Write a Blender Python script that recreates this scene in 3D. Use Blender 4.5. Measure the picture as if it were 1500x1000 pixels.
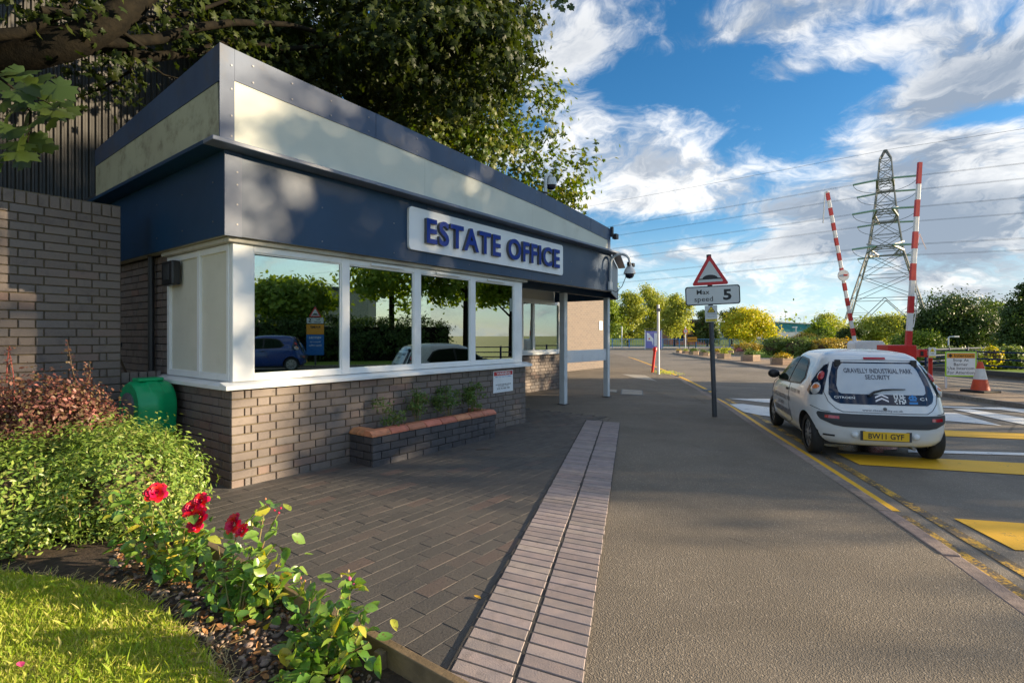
import bpy, bmesh, math, random
import numpy as np
from mathutils import Vector, Matrix

for o in list(bpy.data.objects):
    bpy.data.objects.remove(o)
scene = bpy.context.scene
COL = scene.collection
R = math.radians
rnd = random.Random(11)
nrg = np.random.default_rng(5)

# ------------------------------------------------------------------ camera
F, HY, EYE = 760.0, 491.0, 1.5          # focal length in photo pixels, horizon row, eye height
cam_d = bpy.data.cameras.new('camera')
cam_d.sensor_width = 36.0
cam_d.lens = F / 1500.0 * 36.0
cam_d.shift_y = (HY - 500.0) / 1500.0
cam_d.clip_start = 0.05
cam_d.clip_end = 4000
cam = bpy.data.objects.new('camera', cam_d)
COL.objects.link(cam)
cam.location = (0, 0, EYE)
cam.rotation_euler = (R(90), 0, 0)
scene.camera = cam

# ------------------------------------------------------------------ light
SUN_AZ, SUN_EL = R(-4.0), R(12.5)        # azimuth measured from +X towards +Y
sun_dir = Vector((math.cos(SUN_AZ) * math.cos(SUN_EL), math.sin(SUN_AZ) * math.cos(SUN_EL), math.sin(SUN_EL)))
sd = bpy.data.lights.new('sun', 'SUN')
sd.energy = 3.1
sd.angle = R(0.6)
sd.color = (1.0, 0.80, 0.54)
sun = bpy.data.objects.new('sun', sd)
COL.objects.link(sun)
sun.rotation_euler = sun_dir.to_track_quat('Z', 'Y').to_euler()
sun.location = sun_dir * 50

world = bpy.data.worlds.new('World')
scene.world = world
world.use_nodes = True
wt = world.node_tree
wt.nodes.clear()


class NT:
    """small helper to write node graphs as expressions"""
    def __init__(self, tree):
        self.t = tree

    def n(self, kind, **kw):
        nd = self.t.nodes.new(kind)
        for k, v in kw.items():
            setattr(nd, k, v)
        return nd

    def link(self, a, b):
        self.t.links.new(a, b)

    def put(self, sock, val):
        if isinstance(val, bpy.types.NodeSocket):
            self.t.links.new(val, sock)
        else:
            sock.default_value = val

    def m(self, op, a, b=None, c=None, clamp=False):
        nd = self.n('ShaderNodeMath', operation=op)
        nd.use_clamp = clamp
        self.put(nd.inputs[0], a)
        if b is not None:
            self.put(nd.inputs[1], b)
        if c is not None:
            self.put(nd.inputs[2], c)
        return nd.outputs[0]

    def vm(self, op, a, b=None):
        nd = self.n('ShaderNodeVectorMath', operation=op)
        self.put(nd.inputs[0], a)
        if b is not None:
            self.put(nd.inputs[1], b)
        return nd.outputs[0]

    def mix(self, fac, a, b, blend='MIX'):
        nd = self.n('ShaderNodeMix', data_type='RGBA', blend_type=blend)
        self.put(nd.inputs[0], fac)
        self.put(nd.inputs[6], a)
        self.put(nd.inputs[7], b)
        return nd.outputs[2]

    def smooth(self, x, lo, hi, a=0.0, b=1.0):
        nd = self.n('ShaderNodeMapRange', interpolation_type='SMOOTHSTEP')
        self.put(nd.inputs[0], x)
        nd.inputs[1].default_value = lo
        nd.inputs[2].default_value = hi
        nd.inputs[3].default_value = a
        nd.inputs[4].default_value = b
        return nd.outputs[0]

    def noise(self, vec, scale, detail=4, rough=0.55, dist=0.0, dim='3D'):
        nd = self.n('ShaderNodeTexNoise', noise_dimensions=dim)
        if vec is not None:
            self.put(nd.inputs['Vector'], vec)
        nd.inputs['Scale'].default_value = scale
        nd.inputs['Detail'].default_value = detail
        nd.inputs['Roughness'].default_value = rough
        nd.inputs['Distortion'].default_value = dist
        return nd.outputs[0]

    def ramp(self, x, stops):
        nd = self.n('ShaderNodeValToRGB')
        self.put(nd.inputs[0], x)
        el = nd.color_ramp.elements
        while len(el) < len(stops):
            el.new(0.5)
        for e, (p, c) in zip(el, stops):
            e.position = p
            e.color = (*c, 1) if len(c) == 3 else c
        return nd.outputs[0]


def c4(c):
    return (c[0], c[1], c[2], 1.0)


# sky: Nishita daylight with banks of cumulus written in azimuth / elevation of the real sky
w = NT(wt)
sky = w.n('ShaderNodeTexSky', sky_type='NISHITA')
sky.sun_disc = False
sky.sun_rotation = math.atan2(sun_dir.x, sun_dir.y)
sky.sun_elevation = SUN_EL
sky.altitude = 100
sky.air_density = 1.0
sky.dust_density = 0.15
sky.ozone_density = 3.0
tc = w.n('ShaderNodeTexCoord')
d = tc.outputs['Generated']
sx = w.n('ShaderNodeSeparateXYZ')
w.link(d, sx.inputs[0])
dx, dy, dz = sx.outputs
az = w.m('ARCTAN2', dx, dy)
hor = w.m('SQRT', w.m('ADD', w.m('MULTIPLY', dx, dx), w.m('MULTIPLY', dy, dy)))
el = w.m('ARCTAN2', dz, hor)
den = w.m('MAXIMUM', w.m('ADD', dz, 0.30), 0.12)
cx = w.m('DIVIDE', dx, den)
cy = w.m('DIVIDE', dy, den)
cv = w.n('ShaderNodeCombineXYZ')
w.link(cx, cv.inputs[0]); w.link(cy, cv.inputs[1])
flat = cv.outputs[0]                       # cloud-layer plane: shapes flatten towards the horizon
warp = w.n('ShaderNodeTexNoise')
w.link(flat, warp.inputs['Vector'])
warp.inputs['Scale'].default_value = 2.2
warp.inputs['Detail'].default_value = 4
wv = w.vm('SCALE', w.vm('SUBTRACT', warp.outputs['Color'], (0.5, 0.5, 0.5)))
wv.node.inputs['Scale'].default_value = 0.28
fl2 = w.vm('ADD', flat, wv)
n1 = w.noise(fl2, 2.6, 12, 0.62)
n2 = w.noise(w.vm('ADD', flat, (3.1, 7.7, 0)), 0.55, 4, 0.5)
d3 = w.vm('MULTIPLY', w.vm('ADD', d, wv), (1.0, 1.0, 1.9))
n3 = w.noise(d3, 5.2, 12, 0.64)


def sky_px(x, y):
    a = math.atan((x - 750) / F)
    return a, math.atan((HY - y) / F * math.cos(a))


cloud = w.m('ADD', w.m('MULTIPLY', w.m('SUBTRACT', n1, 0.5), 1.0), w.m('MULTIPLY', w.m('SUBTRACT', n3, 0.43), 1.8))
cloud = w.m('ADD', cloud, w.m('MULTIPLY', w.m('SUBTRACT', n2, 0.42), 0.5))
# banks (positive) and openings (negative): photo position, half-width, half-height, weight
BANKS = [(1310, 225, 150, 42, .50), (960, 232, 120, 42, .45), (1180, 310, 120, 34, .42), (940, 300, 90, 20, .25),
         (1340, 330, 150, 55, .55), (1150, 60, 480, 40, .16), (840, 90, 60, 80, .15), (1440, 110, 160, 55, .45),
         (1440, 410, 130, 34, .25), (1010, 372, 160, 14, .16),
         (1085, 200, 105, 46, -.52), (945, 130, 80, 24, -.45), (1180, 140, 80, 22, -.30), (1010, 95, 140, 22, -.28),
         (1000, 335, 120, 24, -.40), (1090, 438, 110, 16, -.30), (1290, 115, 90, 22, -.28), (1455, 168, 90, 14, -.55), (1180, 255, 60, 18, -.2), (1240, 50, 160, 18, -.22)]
for (bx, by, hw, hh, wt_) in BANKS:
    a0, e0 = sky_px(bx, by)
    a1 = sky_px(bx + hw, by)[0] - a0
    e1 = e0 - sky_px(bx, by + hh)[1]
    qa = w.m('DIVIDE', w.m('SUBTRACT', az, a0), a1)
    qe = w.m('DIVIDE', w.m('SUBTRACT', el, e0), e1)
    r2 = w.m('ADD', w.m('MULTIPLY', qa, qa), w.m('MULTIPLY', qe, qe))
    g = w.m('EXPONENT', w.m('MULTIPLY', r2, -0.8))
    cloud = w.m('ADD', cloud, w.m('MULTIPLY', g, wt_))
cov = w.smooth(cloud, -0.02, 0.52, 0.0, 0.95)
thick = w.smooth(cloud, 0.30, 1.0)
# cumulus bellies: the density a little higher up in the sky tells how much cloud lies above
n1b = w.noise(w.vm('ADD', d3, (0.035, -0.01, 0.085)), 5.2, 12, 0.64)
belly = w.smooth(w.m('SUBTRACT', n1b, n3), -0.10, 0.12)
grey = None
for (bx, by, hw, hh, wt_) in [(1350, 335, 180, 60, .75), (1420, 105, 190, 65, .75), (1150, 350, 120, 30, .35), (860, 70, 130, 80, .45), (1120, 30, 220, 40, .30), (1300, 250, 130, 22, .25), (1000, 385, 200, 14, .30)]:
    a0, e0 = sky_px(bx, by)
    a1 = sky_px(bx + hw, by)[0] - a0
    e1 = e0 - sky_px(bx, by + hh)[1]
    qa = w.m('DIVIDE', w.m('SUBTRACT', az, a0), a1)
    qe = w.m('DIVIDE', w.m('SUBTRACT', el, e0), e1)
    g = w.m('MULTIPLY', w.m('EXPONENT', w.m('MULTIPLY', w.m('ADD', w.m('MULTIPLY', qa, qa), w.m('MULTIPLY', qe, qe)), -0.8)), wt_)
    grey = g if grey is None else w.m('ADD', grey, g)
belly = w.m('ADD', belly, grey)          # the heavier banks have darker bases
shade = w.m('ADD', w.m('MULTIPLY', belly, 0.72), w.m('MULTIPLY', thick, 0.55), clamp=True)
ccol = w.mix(shade, c4((3.75, 3.7, 3.6)), c4((1.05, 1.25, 1.55)))
hs = w.n('ShaderNodeHueSaturation')
hs.inputs['Saturation'].default_value = 1.25
hs.inputs['Value'].default_value = 0.60
w.link(sky.outputs[0], hs.inputs['Color'])
low = w.smooth(el, 0.0, 0.24, 1.0, 0.0)
skyc = w.mix(w.m('MULTIPLY', low, 0.72), hs.outputs[0], c4((2.0, 2.65, 3.15)))
allc = w.mix(cov, skyc, ccol)
world.cycles.sampling_method = 'MANUAL'
world.cycles.sample_map_resolution = 512
bg = w.n('ShaderNodeBackground')
bg.inputs['Strength'].default_value = 0.085
w.link(allc, bg.inputs['Color'])
wo = w.n('ShaderNodeOutputWorld')
w.link(bg.outputs[0], wo.inputs['Surface'])

scene.render.engine = 'CYCLES'
scene.cycles.use_denoising = True
scene.cycles.denoiser = 'OPENIMAGEDENOISE'
scene.cycles.max_bounces = 8
scene.cycles.transparent_max_bounces = 12
scene.cycles.use_adaptive_sampling = True
scene.cycles.adaptive_threshold = 0.01
scene.cycles.sample_clamp_indirect = 5.0
scene.view_settings.view_transform = 'Standard'
scene.view_settings.look = 'None'
scene.view_settings.gamma = 1.0
scene.view_settings.use_curve_mapping = False
scene.view_settings.exposure = 2.0


# ------------------------------------------------------------------ helpers
def G(px, py, z=0.0):
    """point of the level plane z seen at photo pixel (px, py)"""
    t = (EYE - z) * F / (py - HY)
    return ((px - 750) / F * t, t)


def at(px, py, Y):
    """point at depth Y seen at photo pixel"""
    return Vector(((px - 750) / F * Y, Y, EYE + (HY - py) / F * Y))


def tag(o, label=None, cat=None, group=None, kind=None):
    if label: o['label'] = label
    if cat: o['category'] = cat
    if group: o['group'] = group
    if kind: o['kind'] = kind
    return o


def link(o, parent=None):
    COL.objects.link(o)
    if parent is not None:
        o.parent = parent
    return o


def empty(name, loc=(0, 0, 0), rz=0.0, parent=None):
    o = bpy.data.objects.new(name, None)
    o.empty_display_size = 0.2
    o.location = loc
    o.rotation_euler = (0, 0, rz)
    return link(o, parent)


def inst(name, mesh, parent=None, loc=(0, 0, 0), rot=(0, 0, 0), scl=(1, 1, 1)):
    o = bpy.data.objects.new(name, mesh)
    o.location = loc
    o.rotation_euler = rot
    o.scale = scl
    return link(o, parent)


class MB:
    def __init__(self):
        self.v, self.f, self.mi = [], [], []

    def add(self, verts, faces, mi=0):
        b = len(self.v)
        self.v.extend([tuple(p) for p in verts])
        self.f.extend([tuple(i + b for i in fc) for fc in faces])
        self.mi.extend([mi] * len(faces))
        return self

    def box(self, x0, x1, y0, y1, z0, z1, mi=0):
        v = [(x0, y0, z0), (x1, y0, z0), (x1, y1, z0), (x0, y1, z0), (x0, y0, z1), (x1, y0, z1), (x1, y1, z1), (x0, y1, z1)]
        return self.add(v, [(0, 3, 2, 1), (4, 5, 6, 7), (0, 1, 5, 4), (1, 2, 6, 5), (2, 3, 7, 6), (3, 0, 4, 7)], mi)

    def bar(self, p, q, wd, ht=None, mi=0, up=(0, 0, 1)):
        p, q = Vector(p), Vector(q)
        ht = wd if ht is None else ht
        a = (q - p).normalized()
        upv = Vector(up)
        if abs(a.dot(upv)) > .98:
            upv = Vector((1, 0, 0))
        s = a.cross(upv).normalized() * (wd / 2)
        t = s.cross(a).normalized() * (ht / 2)
        v = [p - s - t, p + s - t, p + s + t, p - s + t, q - s - t, q + s - t, q + s + t, q - s + t]
        return self.add(v, [(0, 3, 2, 1), (4, 5, 6, 7), (0, 1, 5, 4), (1, 2, 6, 5), (2, 3, 7, 6), (3, 0, 4, 7)], mi)

    def tube(self, path, rad, n=8, mi=0, cap=True):
        pts = [Vector(p) for p in path]
        if not hasattr(rad, '__len__'):
            rad = [rad] * len(pts)
        vs, fs = [], []
        prev = None
        for i, p in enumerate(pts):
            a = (pts[min(i + 1, len(pts) - 1)] - pts[max(i - 1, 0)]).normalized()
            if prev is None:
                u0 = Vector((0, 0, 1)) if abs(a.z) < .9 else Vector((1, 0, 0))
                s = a.cross(u0).normalized()
            else:
                s = (prev - a * prev.dot(a)).normalized()
            prev = s
            t = a.cross(s)
            for k in range(n):
                an = 2 * math.pi * k / n
                vs.append(p + (s * math.cos(an) + t * math.sin(an)) * rad[i])
        for i in range(len(pts) - 1):
            for k in range(n):
                k2 = (k + 1) % n
                fs.append((i * n + k, i * n + k2, (i + 1) * n + k2, (i + 1) * n + k))
        if cap:
            fs.append(tuple(range(n))[::-1])
            fs.append(tuple((len(pts) - 1) * n + k for k in range(n)))
        return self.add(vs, fs, mi)

    def prism(self, poly, z0, z1, mi=0):
        n = len(poly)
        ar = sum(poly[i][0] * poly[(i + 1) % n][1] - poly[(i + 1) % n][0] * poly[i][1] for i in range(n))
        if ar < 0:
            poly = poly[::-1]
        v = [(p[0], p[1], z0) for p in poly] + [(p[0], p[1], z1) for p in poly]
        fs = [tuple(range(n))[::-1], tuple(range(n, 2 * n))]
        fs += [(i, (i + 1) % n, n + (i + 1) % n, n + i) for i in range(n)]
        return self.add(v, fs, mi)

    def lathe(self, prof, n=24, c=(0, 0, 0), mi=0, cap=True):
        vs, fs = [], []
        for (r, z) in prof:
            for k in range(n):
                a = 2 * math.pi * k / n
                vs.append((c[0] + r * math.cos(a), c[1] + r * math.sin(a), c[2] + z))
        for i in range(len(prof) - 1):
            for k in range(n):
                k2 = (k + 1) % n
                fs.append((i * n + k, i * n + k2, (i + 1) * n + k2, (i + 1) * n + k))
        if cap:
            fs.append(tuple(range(n))[::-1])
            fs.append(tuple((len(prof) - 1) * n + k for k in range(n)))
        return self.add(vs, fs, mi)

    def quad(self, a, b, c, d_, mi=0):
        return self.add([a, b, c, d_], [(0, 1, 2, 3)], mi)

    def mapv(self, fn, start=0):
        self.v[start:] = [tuple(fn(*p)) for p in self.v[start:]]
        return self

    def mesh(self, name, mats, smooth=None):
        me = bpy.data.meshes.new(name)
        me.from_pydata(self.v, [], self.f)
        mats = mats if isinstance(mats, (list, tuple)) else [mats]
        for m_ in mats:
            me.materials.append(m_)
        if len(mats) > 1:
            me.polygons.foreach_set('material_index', self.mi)
        if smooth is not None:
            me.polygons.foreach_set('use_smooth', [True] * len(me.polygons))
            me.set_sharp_from_angle(angle=R(smooth))
        me.update()
        return me

    def build(self, name, mats, parent=None, loc=(0, 0, 0), rot=(0, 0, 0), smooth=None, bevel=0.0, seg=2):
        o = inst(name, self.mesh(name, mats, smooth), parent, loc, rot)
        if bevel:
            md = o.modifiers.new('bevel', 'BEVEL')
            md.width = bevel
            md.segments = seg
            md.limit_method = 'ANGLE'
        return o


def copy_tree(o, parent=None):
    c = o.copy()
    COL.objects.link(c)
    c.parent = parent
    for ch in [x for x in bpy.data.objects if x.parent == o]:
        copy_tree(ch, c)
    return c


def text_geo(s, w_=None, h=None, bold=0.0, extrude=0.0, cx_=0.5, cy_=0.0, res=3, space=1.0):
    """outline text as (verts, faces), scaled to width w_ and/or capital height h"""
    cu = bpy.data.curves.new('t', 'FONT')
    cu.body = s
    cu.size = 1.0
    cu.offset = bold
    cu.extrude = extrude
    cu.resolution_u = res
    cu.align_x = 'LEFT'
    cu.space_character = space
    ob = bpy.data.objects.new('t', cu)
    COL.objects.link(ob)
    bpy.context.view_layer.update()
    dg = bpy.context.evaluated_depsgraph_get()
    me = ob.evaluated_get(dg).to_mesh()
    v = np.array([tuple(p.co) for p in me.vertices])
    f = [tuple(p.vertices) for p in me.polygons]
    ob.evaluated_get(dg).to_mesh_clear()
    bpy.data.objects.remove(ob)
    bpy.data.curves.remove(cu)
    key, mp = {}, []
    for q in np.round(v, 5):
        mp.append(key.setdefault(tuple(q), len(key)))
    v = np.array(list(key.keys()))
    f = [tuple(mp[i] for i in fc) for fc in f]
    f = [fc for fc in f if len(set(fc)) == len(fc)]
    mn, mx = v.min(0), v.max(0)
    W, Hh = mx[0] - mn[0], mx[1] - mn[1]
    kx = w_ / W if w_ else (h / Hh)
    ky = h / Hh if h else kx
    v[:, 0] = (v[:, 0] - mn[0] - W * cx_) * kx
    v[:, 1] = (v[:, 1] - mn[1] - Hh * cy_) * ky
    return v, f


def islands(v, f):
    par = list(range(len(v)))

    def find(a):
        while par[a] != a:
            par[a] = par[par[a]]
            a = par[a]
        return a
    for fc in f:
        for k in fc[1:]:
            par[find(fc[0])] = find(k)
    gr = {}
    for fc in f:
        gr.setdefault(find(fc[0]), []).append(fc)
    out = []
    for fs in gr.values():
        ids = sorted({i for fc in fs for i in fc})
        mp = {a: b for b, a in enumerate(ids)}
        out.append((v[ids], [tuple(mp[i] for i in fc) for fc in fs]))
    return sorted(out, key=lambda t: t[0][:, 0].mean())


# ------------------------------------------------------------------ materials
MAT = {}


def newmat(name):
    m_ = bpy.data.materials.new(name)
    m_.use_nodes = True
    nt = NT(m_.node_tree)
    bs = m_.node_tree.nodes['Principled BSDF']
    MAT[name] = m_
    return m_, nt, bs


def pos(nt):
    return nt.n('ShaderNodeNewGeometry').outputs['Position']


def pm(name, c1, c2=None, scale=6.0, rough=0.6, bump=0.0, bscale=60.0, rand=None, ramt=0.25, metal=0.0, spec=0.5,
       dirt=None, dscale=1.5, damt=0.5, coat=0.0, rvar=0.0):
    m_, nt, bs = newmat(name)
    P = pos(nt)
    col = c4(c1)
    if c2 is not None:
        col = nt.mix(nt.smooth(nt.noise(P, scale, 6, .6), .32, .68), c4(c1), c4(c2))
    if rand:
        rv = nt.n('ShaderNodeObjectInfo').outputs['Random'] if rand == 'object' else nt.n('ShaderNodeNewGeometry').outputs['Random Per Island']
        hsn = nt.n('ShaderNodeHueSaturation')
        nt.put(hsn.inputs['Value'], nt.m('ADD', nt.m('MULTIPLY', rv, 2 * ramt), 1 - ramt))
        nt.put(hsn.inputs['Hue'], nt.m('ADD', nt.m('MULTIPLY', nt.m('FRACT', nt.m('MULTIPLY', rv, 7.13)), .03), .485))
        nt.put(hsn.inputs['Color'], col)
        col = hsn.outputs[0]
    if dirt is not None:
        col = nt.mix(nt.m('MULTIPLY', nt.smooth(nt.noise(P, dscale, 8, .68), .5, .75), damt), col, c4(dirt))
    nt.put(bs.inputs['Base Color'], col)
    bs.inputs['Roughness'].default_value = rough
    if rvar:
        nt.put(bs.inputs['Roughness'], nt.m('ADD', nt.m('MULTIPLY', nt.m('SUBTRACT', nt.noise(P, 3.0, 5, .6), .5), rvar * 2), rough))
    bs.inputs['Metallic'].default_value = metal
    bs.inputs['Specular IOR Level'].default_value = spec
    if coat:
        bs.inputs['Coat Weight'].default_value = coat
        bs.inputs['Coat Roughness'].default_value = 0.05
    if bump:
        bn = nt.n('ShaderNodeBump')
        bn.inputs['Strength'].default_value = bump
        bn.inputs['Distance'].default_value = 0.01
        nt.put(bn.inputs['Height'], nt.noise(P, bscale, 6, .65))
        nt.put(bs.inputs['Normal'], bn.outputs[0])
    return m_


def leafmat(name, stops, trans=0.4, rough=0.45, gloss=0.35, rand='island', mott=None):
    """leaf: sheen on top, light shining through; colour differs from leaf to leaf"""
    m_, nt, bs = newmat(name)
    gi = nt.n('ShaderNodeNewGeometry')
    rv = gi.outputs['Random Per Island'] if rand == 'island' else nt.n('ShaderNodeObjectInfo').outputs['Random']
    nz = nt.noise(gi.outputs['Position'], 1.3, 3, .5)
    x = nt.m('ADD', nt.m('MULTIPLY', rv, .7), nt.m('MULTIPLY', nz, .45), clamp=True)
    col = nt.ramp(x, stops)
    if mott is not None:
        col = nt.mix(nt.m('MULTIPLY', nt.smooth(nt.noise(gi.outputs['Position'], 70, 2, .5), .60, .68), .75), col, c4(mott))
    nt.put(bs.inputs['Base Color'], col)
    bs.inputs['Roughness'].default_value = rough
    bs.inputs['Specular IOR Level'].default_value = gloss
    tr = nt.n('ShaderNodeBsdfTranslucent')
    hsn = nt.n('ShaderNodeHueSaturation')
    hsn.inputs['Hue'].default_value = .487
    hsn.inputs['Saturation'].default_value = 1.15
    hsn.inputs['Value'].default_value = 1.5
    nt.put(hsn.inputs['Color'], col)
    nt.link(hsn.outputs[0], tr.inputs['Color'])
    mx = nt.n('ShaderNodeMixShader')
    mx.inputs[0].default_value = trans
    nt.link(bs.outputs[0], mx.inputs[1])
    nt.link(tr.outputs[0], mx.inputs[2])
    out = m_.node_tree.nodes['Material Output']
    nt.link(mx.outputs[0], out.inputs['Surface'])
    return m_


def brickmat(name, rand):
    m_, nt, bs = newmat(name)
    P = pos(nt)
    rv = nt.n('ShaderNodeObjectInfo').outputs['Random'] if rand == 'object' else nt.n('ShaderNodeNewGeometry').outputs['Random Per Island']
    base = nt.ramp(rv, [(0.0, (.155, .126, .112)), (.35, (.178, .145, .126)), (.65, (.20, .162, .138)), (.85, (.168, .148, .14)), (.96, (.21, .148, .122)), (1.0, (.225, .142, .115))])
    grain = nt.noise(P, 55, 6, .7)
    base = nt.mix(nt.smooth(grain, .35, .8, 0, .5), base, c4((.23, .19, .165)))
    base = nt.mix(nt.smooth(nt.noise(P, 7, 5, .65), .52, .75, 0, .55), base, c4((.065, .058, .06)))
    nt.put(bs.inputs['Base Color'], base)
    bs.inputs['Roughness'].default_value = .68
    bn = nt.n('ShaderNodeBump')
    bn.inputs['Strength'].default_value = .35
    bn.inputs['Distance'].default_value = .006
    nt.put(bn.inputs['Height'], nt.noise(P, 90, 6, .7))
    nt.put(bs.inputs['Normal'], bn.outputs[0])
    return m_


brickmat('brick', 'object')
brickmat('brick_mass', 'island')
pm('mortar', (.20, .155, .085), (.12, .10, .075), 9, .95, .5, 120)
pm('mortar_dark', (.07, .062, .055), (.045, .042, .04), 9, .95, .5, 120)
pm('planter_brick', (.085, .078, .082), (.06, .055, .058), 14, .6, .3, 100, 'object', .2)
pm('terracotta', (.60, .235, .125), (.50, .19, .10), 12, .55, .2, 90, 'object', .14, dirt=(.12, .08, .05), dscale=6, damt=.5)
pm('soil', (.075, .050, .034), (.035, .024, .017), 22, .95, 1.0, 45)
pm('paver_red', (.36, .295, .27), (.29, .25, .245), 10, .8, .4, 110, 'object', .14, dirt=(.17, .145, .13), dscale=9, damt=.6, spec=.25)


def pavermat(name, rand):
    m_, nt, bs = newmat(name)
    P = pos(nt)
    rv = nt.n('ShaderNodeObjectInfo').outputs['Random'] if rand == 'object' else nt.n('ShaderNodeNewGeometry').outputs['Random Per Island']
    base = nt.ramp(rv, [(0, (.082, .074, .066)), (.5, (.098, .088, .077)), (.88, (.104, .090, .078)), (.96, (.13, .096, .080)), (1, (.145, .098, .08))])
    base = nt.mix(nt.smooth(nt.noise(P, 2.2, 6, .7), .45, .7, 0, .55), base, c4((.105, .096, .084)))
    base = nt.mix(nt.smooth(nt.noise(P, 70, 3, .6), .58, .66, 0, .7), base, c4((.025, .023, .022)))
    nt.put(bs.inputs['Base Color'], base)
    nt.put(bs.inputs['Roughness'], nt.smooth(nt.noise(P, 3, 5, .6), .3, .7, .55, .8))
    bn = nt.n('ShaderNodeBump')
    bn.inputs['Strength'].default_value = .5
    bn.inputs['Distance'].default_value = .006
    nt.put(bn.inputs['Height'], nt.noise(P, 60, 6, .7))
    nt.put(bs.inputs['Normal'], bn.outputs[0])


pavermat('paver', 'object')
pavermat('paver_mass', 'island')
pm('joint_sand', (.16, .145, .125), (.06, .054, .048), 2.2, .95, .4, 150)


def asphalt(name, dark, lite, fleck, patch):
    m_, nt, bs = newmat(name)
    P = pos(nt)
    vo = nt.n('ShaderNodeTexVoronoi')
    nt.put(vo.inputs['Vector'], P)
    vo.inputs['Scale'].default_value = 130
    rvv = nt.n('ShaderNodeSeparateXYZ')
    nt.link(vo.outputs['Color'], rvv.inputs[0])
    col = nt.mix(nt.noise(P, 170, 4, .7), c4(dark), c4(lite))
    col = nt.mix(nt.smooth(rvv.outputs[0], .9, .97, 0, .75), col, c4(fleck))
    col = nt.mix(nt.smooth(nt.noise(P, .9, 7, .65, .4), .4, .72, 0, .75), col, c4(patch))
    col = nt.mix(nt.smooth(nt.noise(nt.vm('MULTIPLY', P, (1.0, .25, 1.0)), 2.6, 6, .7), .55, .75, 0, .35), col, c4(dark))
    col = nt.mix(nt.smooth(nt.noise(P, .33, 6, .62, .8), .38, .66, 0, .42), col, c4([q * .72 for q in dark]))
    col = nt.mix(nt.smooth(nt.noise(nt.vm('ADD', P, (31, 7, 0)), .55, 5, .6), .55, .72, 0, .30), col, c4(lite))
    ck = nt.n('ShaderNodeTexVoronoi', feature='DISTANCE_TO_EDGE')
    nt.put(ck.inputs['Vector'], nt.vm('ADD', P, nt.vm('SCALE', nt.n('ShaderNodeTexNoise').outputs['Color'])))
    ck.inputs['Scale'].default_value = .38
    crack = nt.m('MULTIPLY', nt.smooth(ck.outputs['Distance'], .0, .006, 1, 0), nt.smooth(nt.noise(P, .6, 4, .6), .5, .6))
    col = nt.mix(nt.m('MULTIPLY', crack, .55), col, c4([q * .35 for q in dark]))
    nt.put(bs.inputs['Base Color'], col)
    nt.put(bs.inputs['Roughness'], nt.smooth(nt.noise(P, 1.7, 5, .6), .3, .7, .72, .92))
    bs.inputs['Specular IOR Level'].default_value = .18
    bn = nt.n('ShaderNodeBump')
    bn.inputs['Strength'].default_value = .7
    bn.inputs['Distance'].default_value = .006
    nt.put(bn.inputs['Height'], nt.m('ADD', vo.outputs['Distance'], nt.noise(P, 60, 6, .7)))
    nt.put(bs.inputs['Normal'], bn.outputs[0])


asphalt('asphalt', (.150, .126, .098), (.285, .243, .19), (.44, .38, .305), (.18, .154, .121))
asphalt('road', (.175, .153, .125), (.33, .29, .24), (.46, .41, .35), (.215, .19, .16))
pm('kerb', (.30, .235, .195), (.21, .165, .14), 16, .85, .5, 90, 'object', .12, dirt=(.09, .075, .065), dscale=4, damt=.6)
pm('kerb_grey', (.27, .235, .20), (.20, .175, .15), 16, .85, .5, 90, 'object', .12, dirt=(.10, .085, .07), dscale=4, damt=.5)
pm('island_top', (.33, .235, .15), (.26, .19, .13), 5, .85, .4, 70)


def paintmat(name, c, wear, base=(.075, .07, .065)):
    m_, nt, bs = newmat(name)
    P = pos(nt)
    wn = nt.m('ADD', nt.m('MULTIPLY', nt.noise(P, 5, 6, .75), .6), nt.m('MULTIPLY', nt.noise(P, 55, 4, .7), .4))
    col = nt.mix(nt.smooth(wn, wear - .05, wear + .05), c4(c), c4(base))
    col = nt.mix(nt.smooth(nt.noise(P, 1.6, 5, .6), .4, .8, 0, .3), col, c4([q * .6 for q in c]))
    nt.put(bs.inputs['Base Color'], col)
    bs.inputs['Roughness'].default_value = .65
    bn = nt.n('ShaderNodeBump')
    bn.inputs['Strength'].default_value = .45
    bn.inputs['Distance'].default_value = .006
    nt.put(bn.inputs['Height'], nt.noise(P, 90, 5, .7))
    nt.put(bs.inputs['Normal'], bn.outputs[0])


paintmat('yellow_paint', (.90, .50, .018), .62)
paintmat('yellow_worn', (.75, .43, .03), .48)
paintmat('white_paint', (.78, .78, .76), .60)
pm('lawn_soil', (.24, .27, .06), (.32, .28, .11), 14, .95, .6, 60)
pm('verge', (.15, .24, .04), (.20, .26, .055), 1.2, .95, .4, 30, spec=.05)
pm('far_ground', (.12, .18, .04), (.15, .18, .06), .05, .95, spec=.05)
pm('timber', (.23, .16, .085), (.15, .105, .055), 8, .8, .4, 40)
pm('pvc_white', (.86, .87, .86), (.82, .83, .81), 3, .32, dirt=(.55, .53, .46), dscale=2.2, damt=.35)
pm('pvc_panel', (.72, .70, .59), (.68, .66, .55), 2, .45, dirt=(.45, .43, .33), dscale=2.5, damt=.3)
pm('navy', (.007, .046, .112), (.006, .038, .092), 1.2, .44, rvar=.06)
pm('navy_strip', (.042, .080, .155), (.032, .062, .125), 1.5, .45, rvar=.1, dirt=(.07, .06, .05), dscale=2.0, damt=.6)
pm('grey_flash', (.40, .41, .43), (.32, .33, .36), 4, .40, rvar=.1, metal=.25, dirt=(.16, .14, .12), dscale=3, damt=.4)
pm('trim_grey', (.16, .19, .26), (.12, .15, .21), 3, .4)
pm('cream', (.66, .67, .57), (.60, .61, .52), 1.2, .5, dirt=(.40, .38, .27), dscale=1.4, damt=.45)
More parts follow.
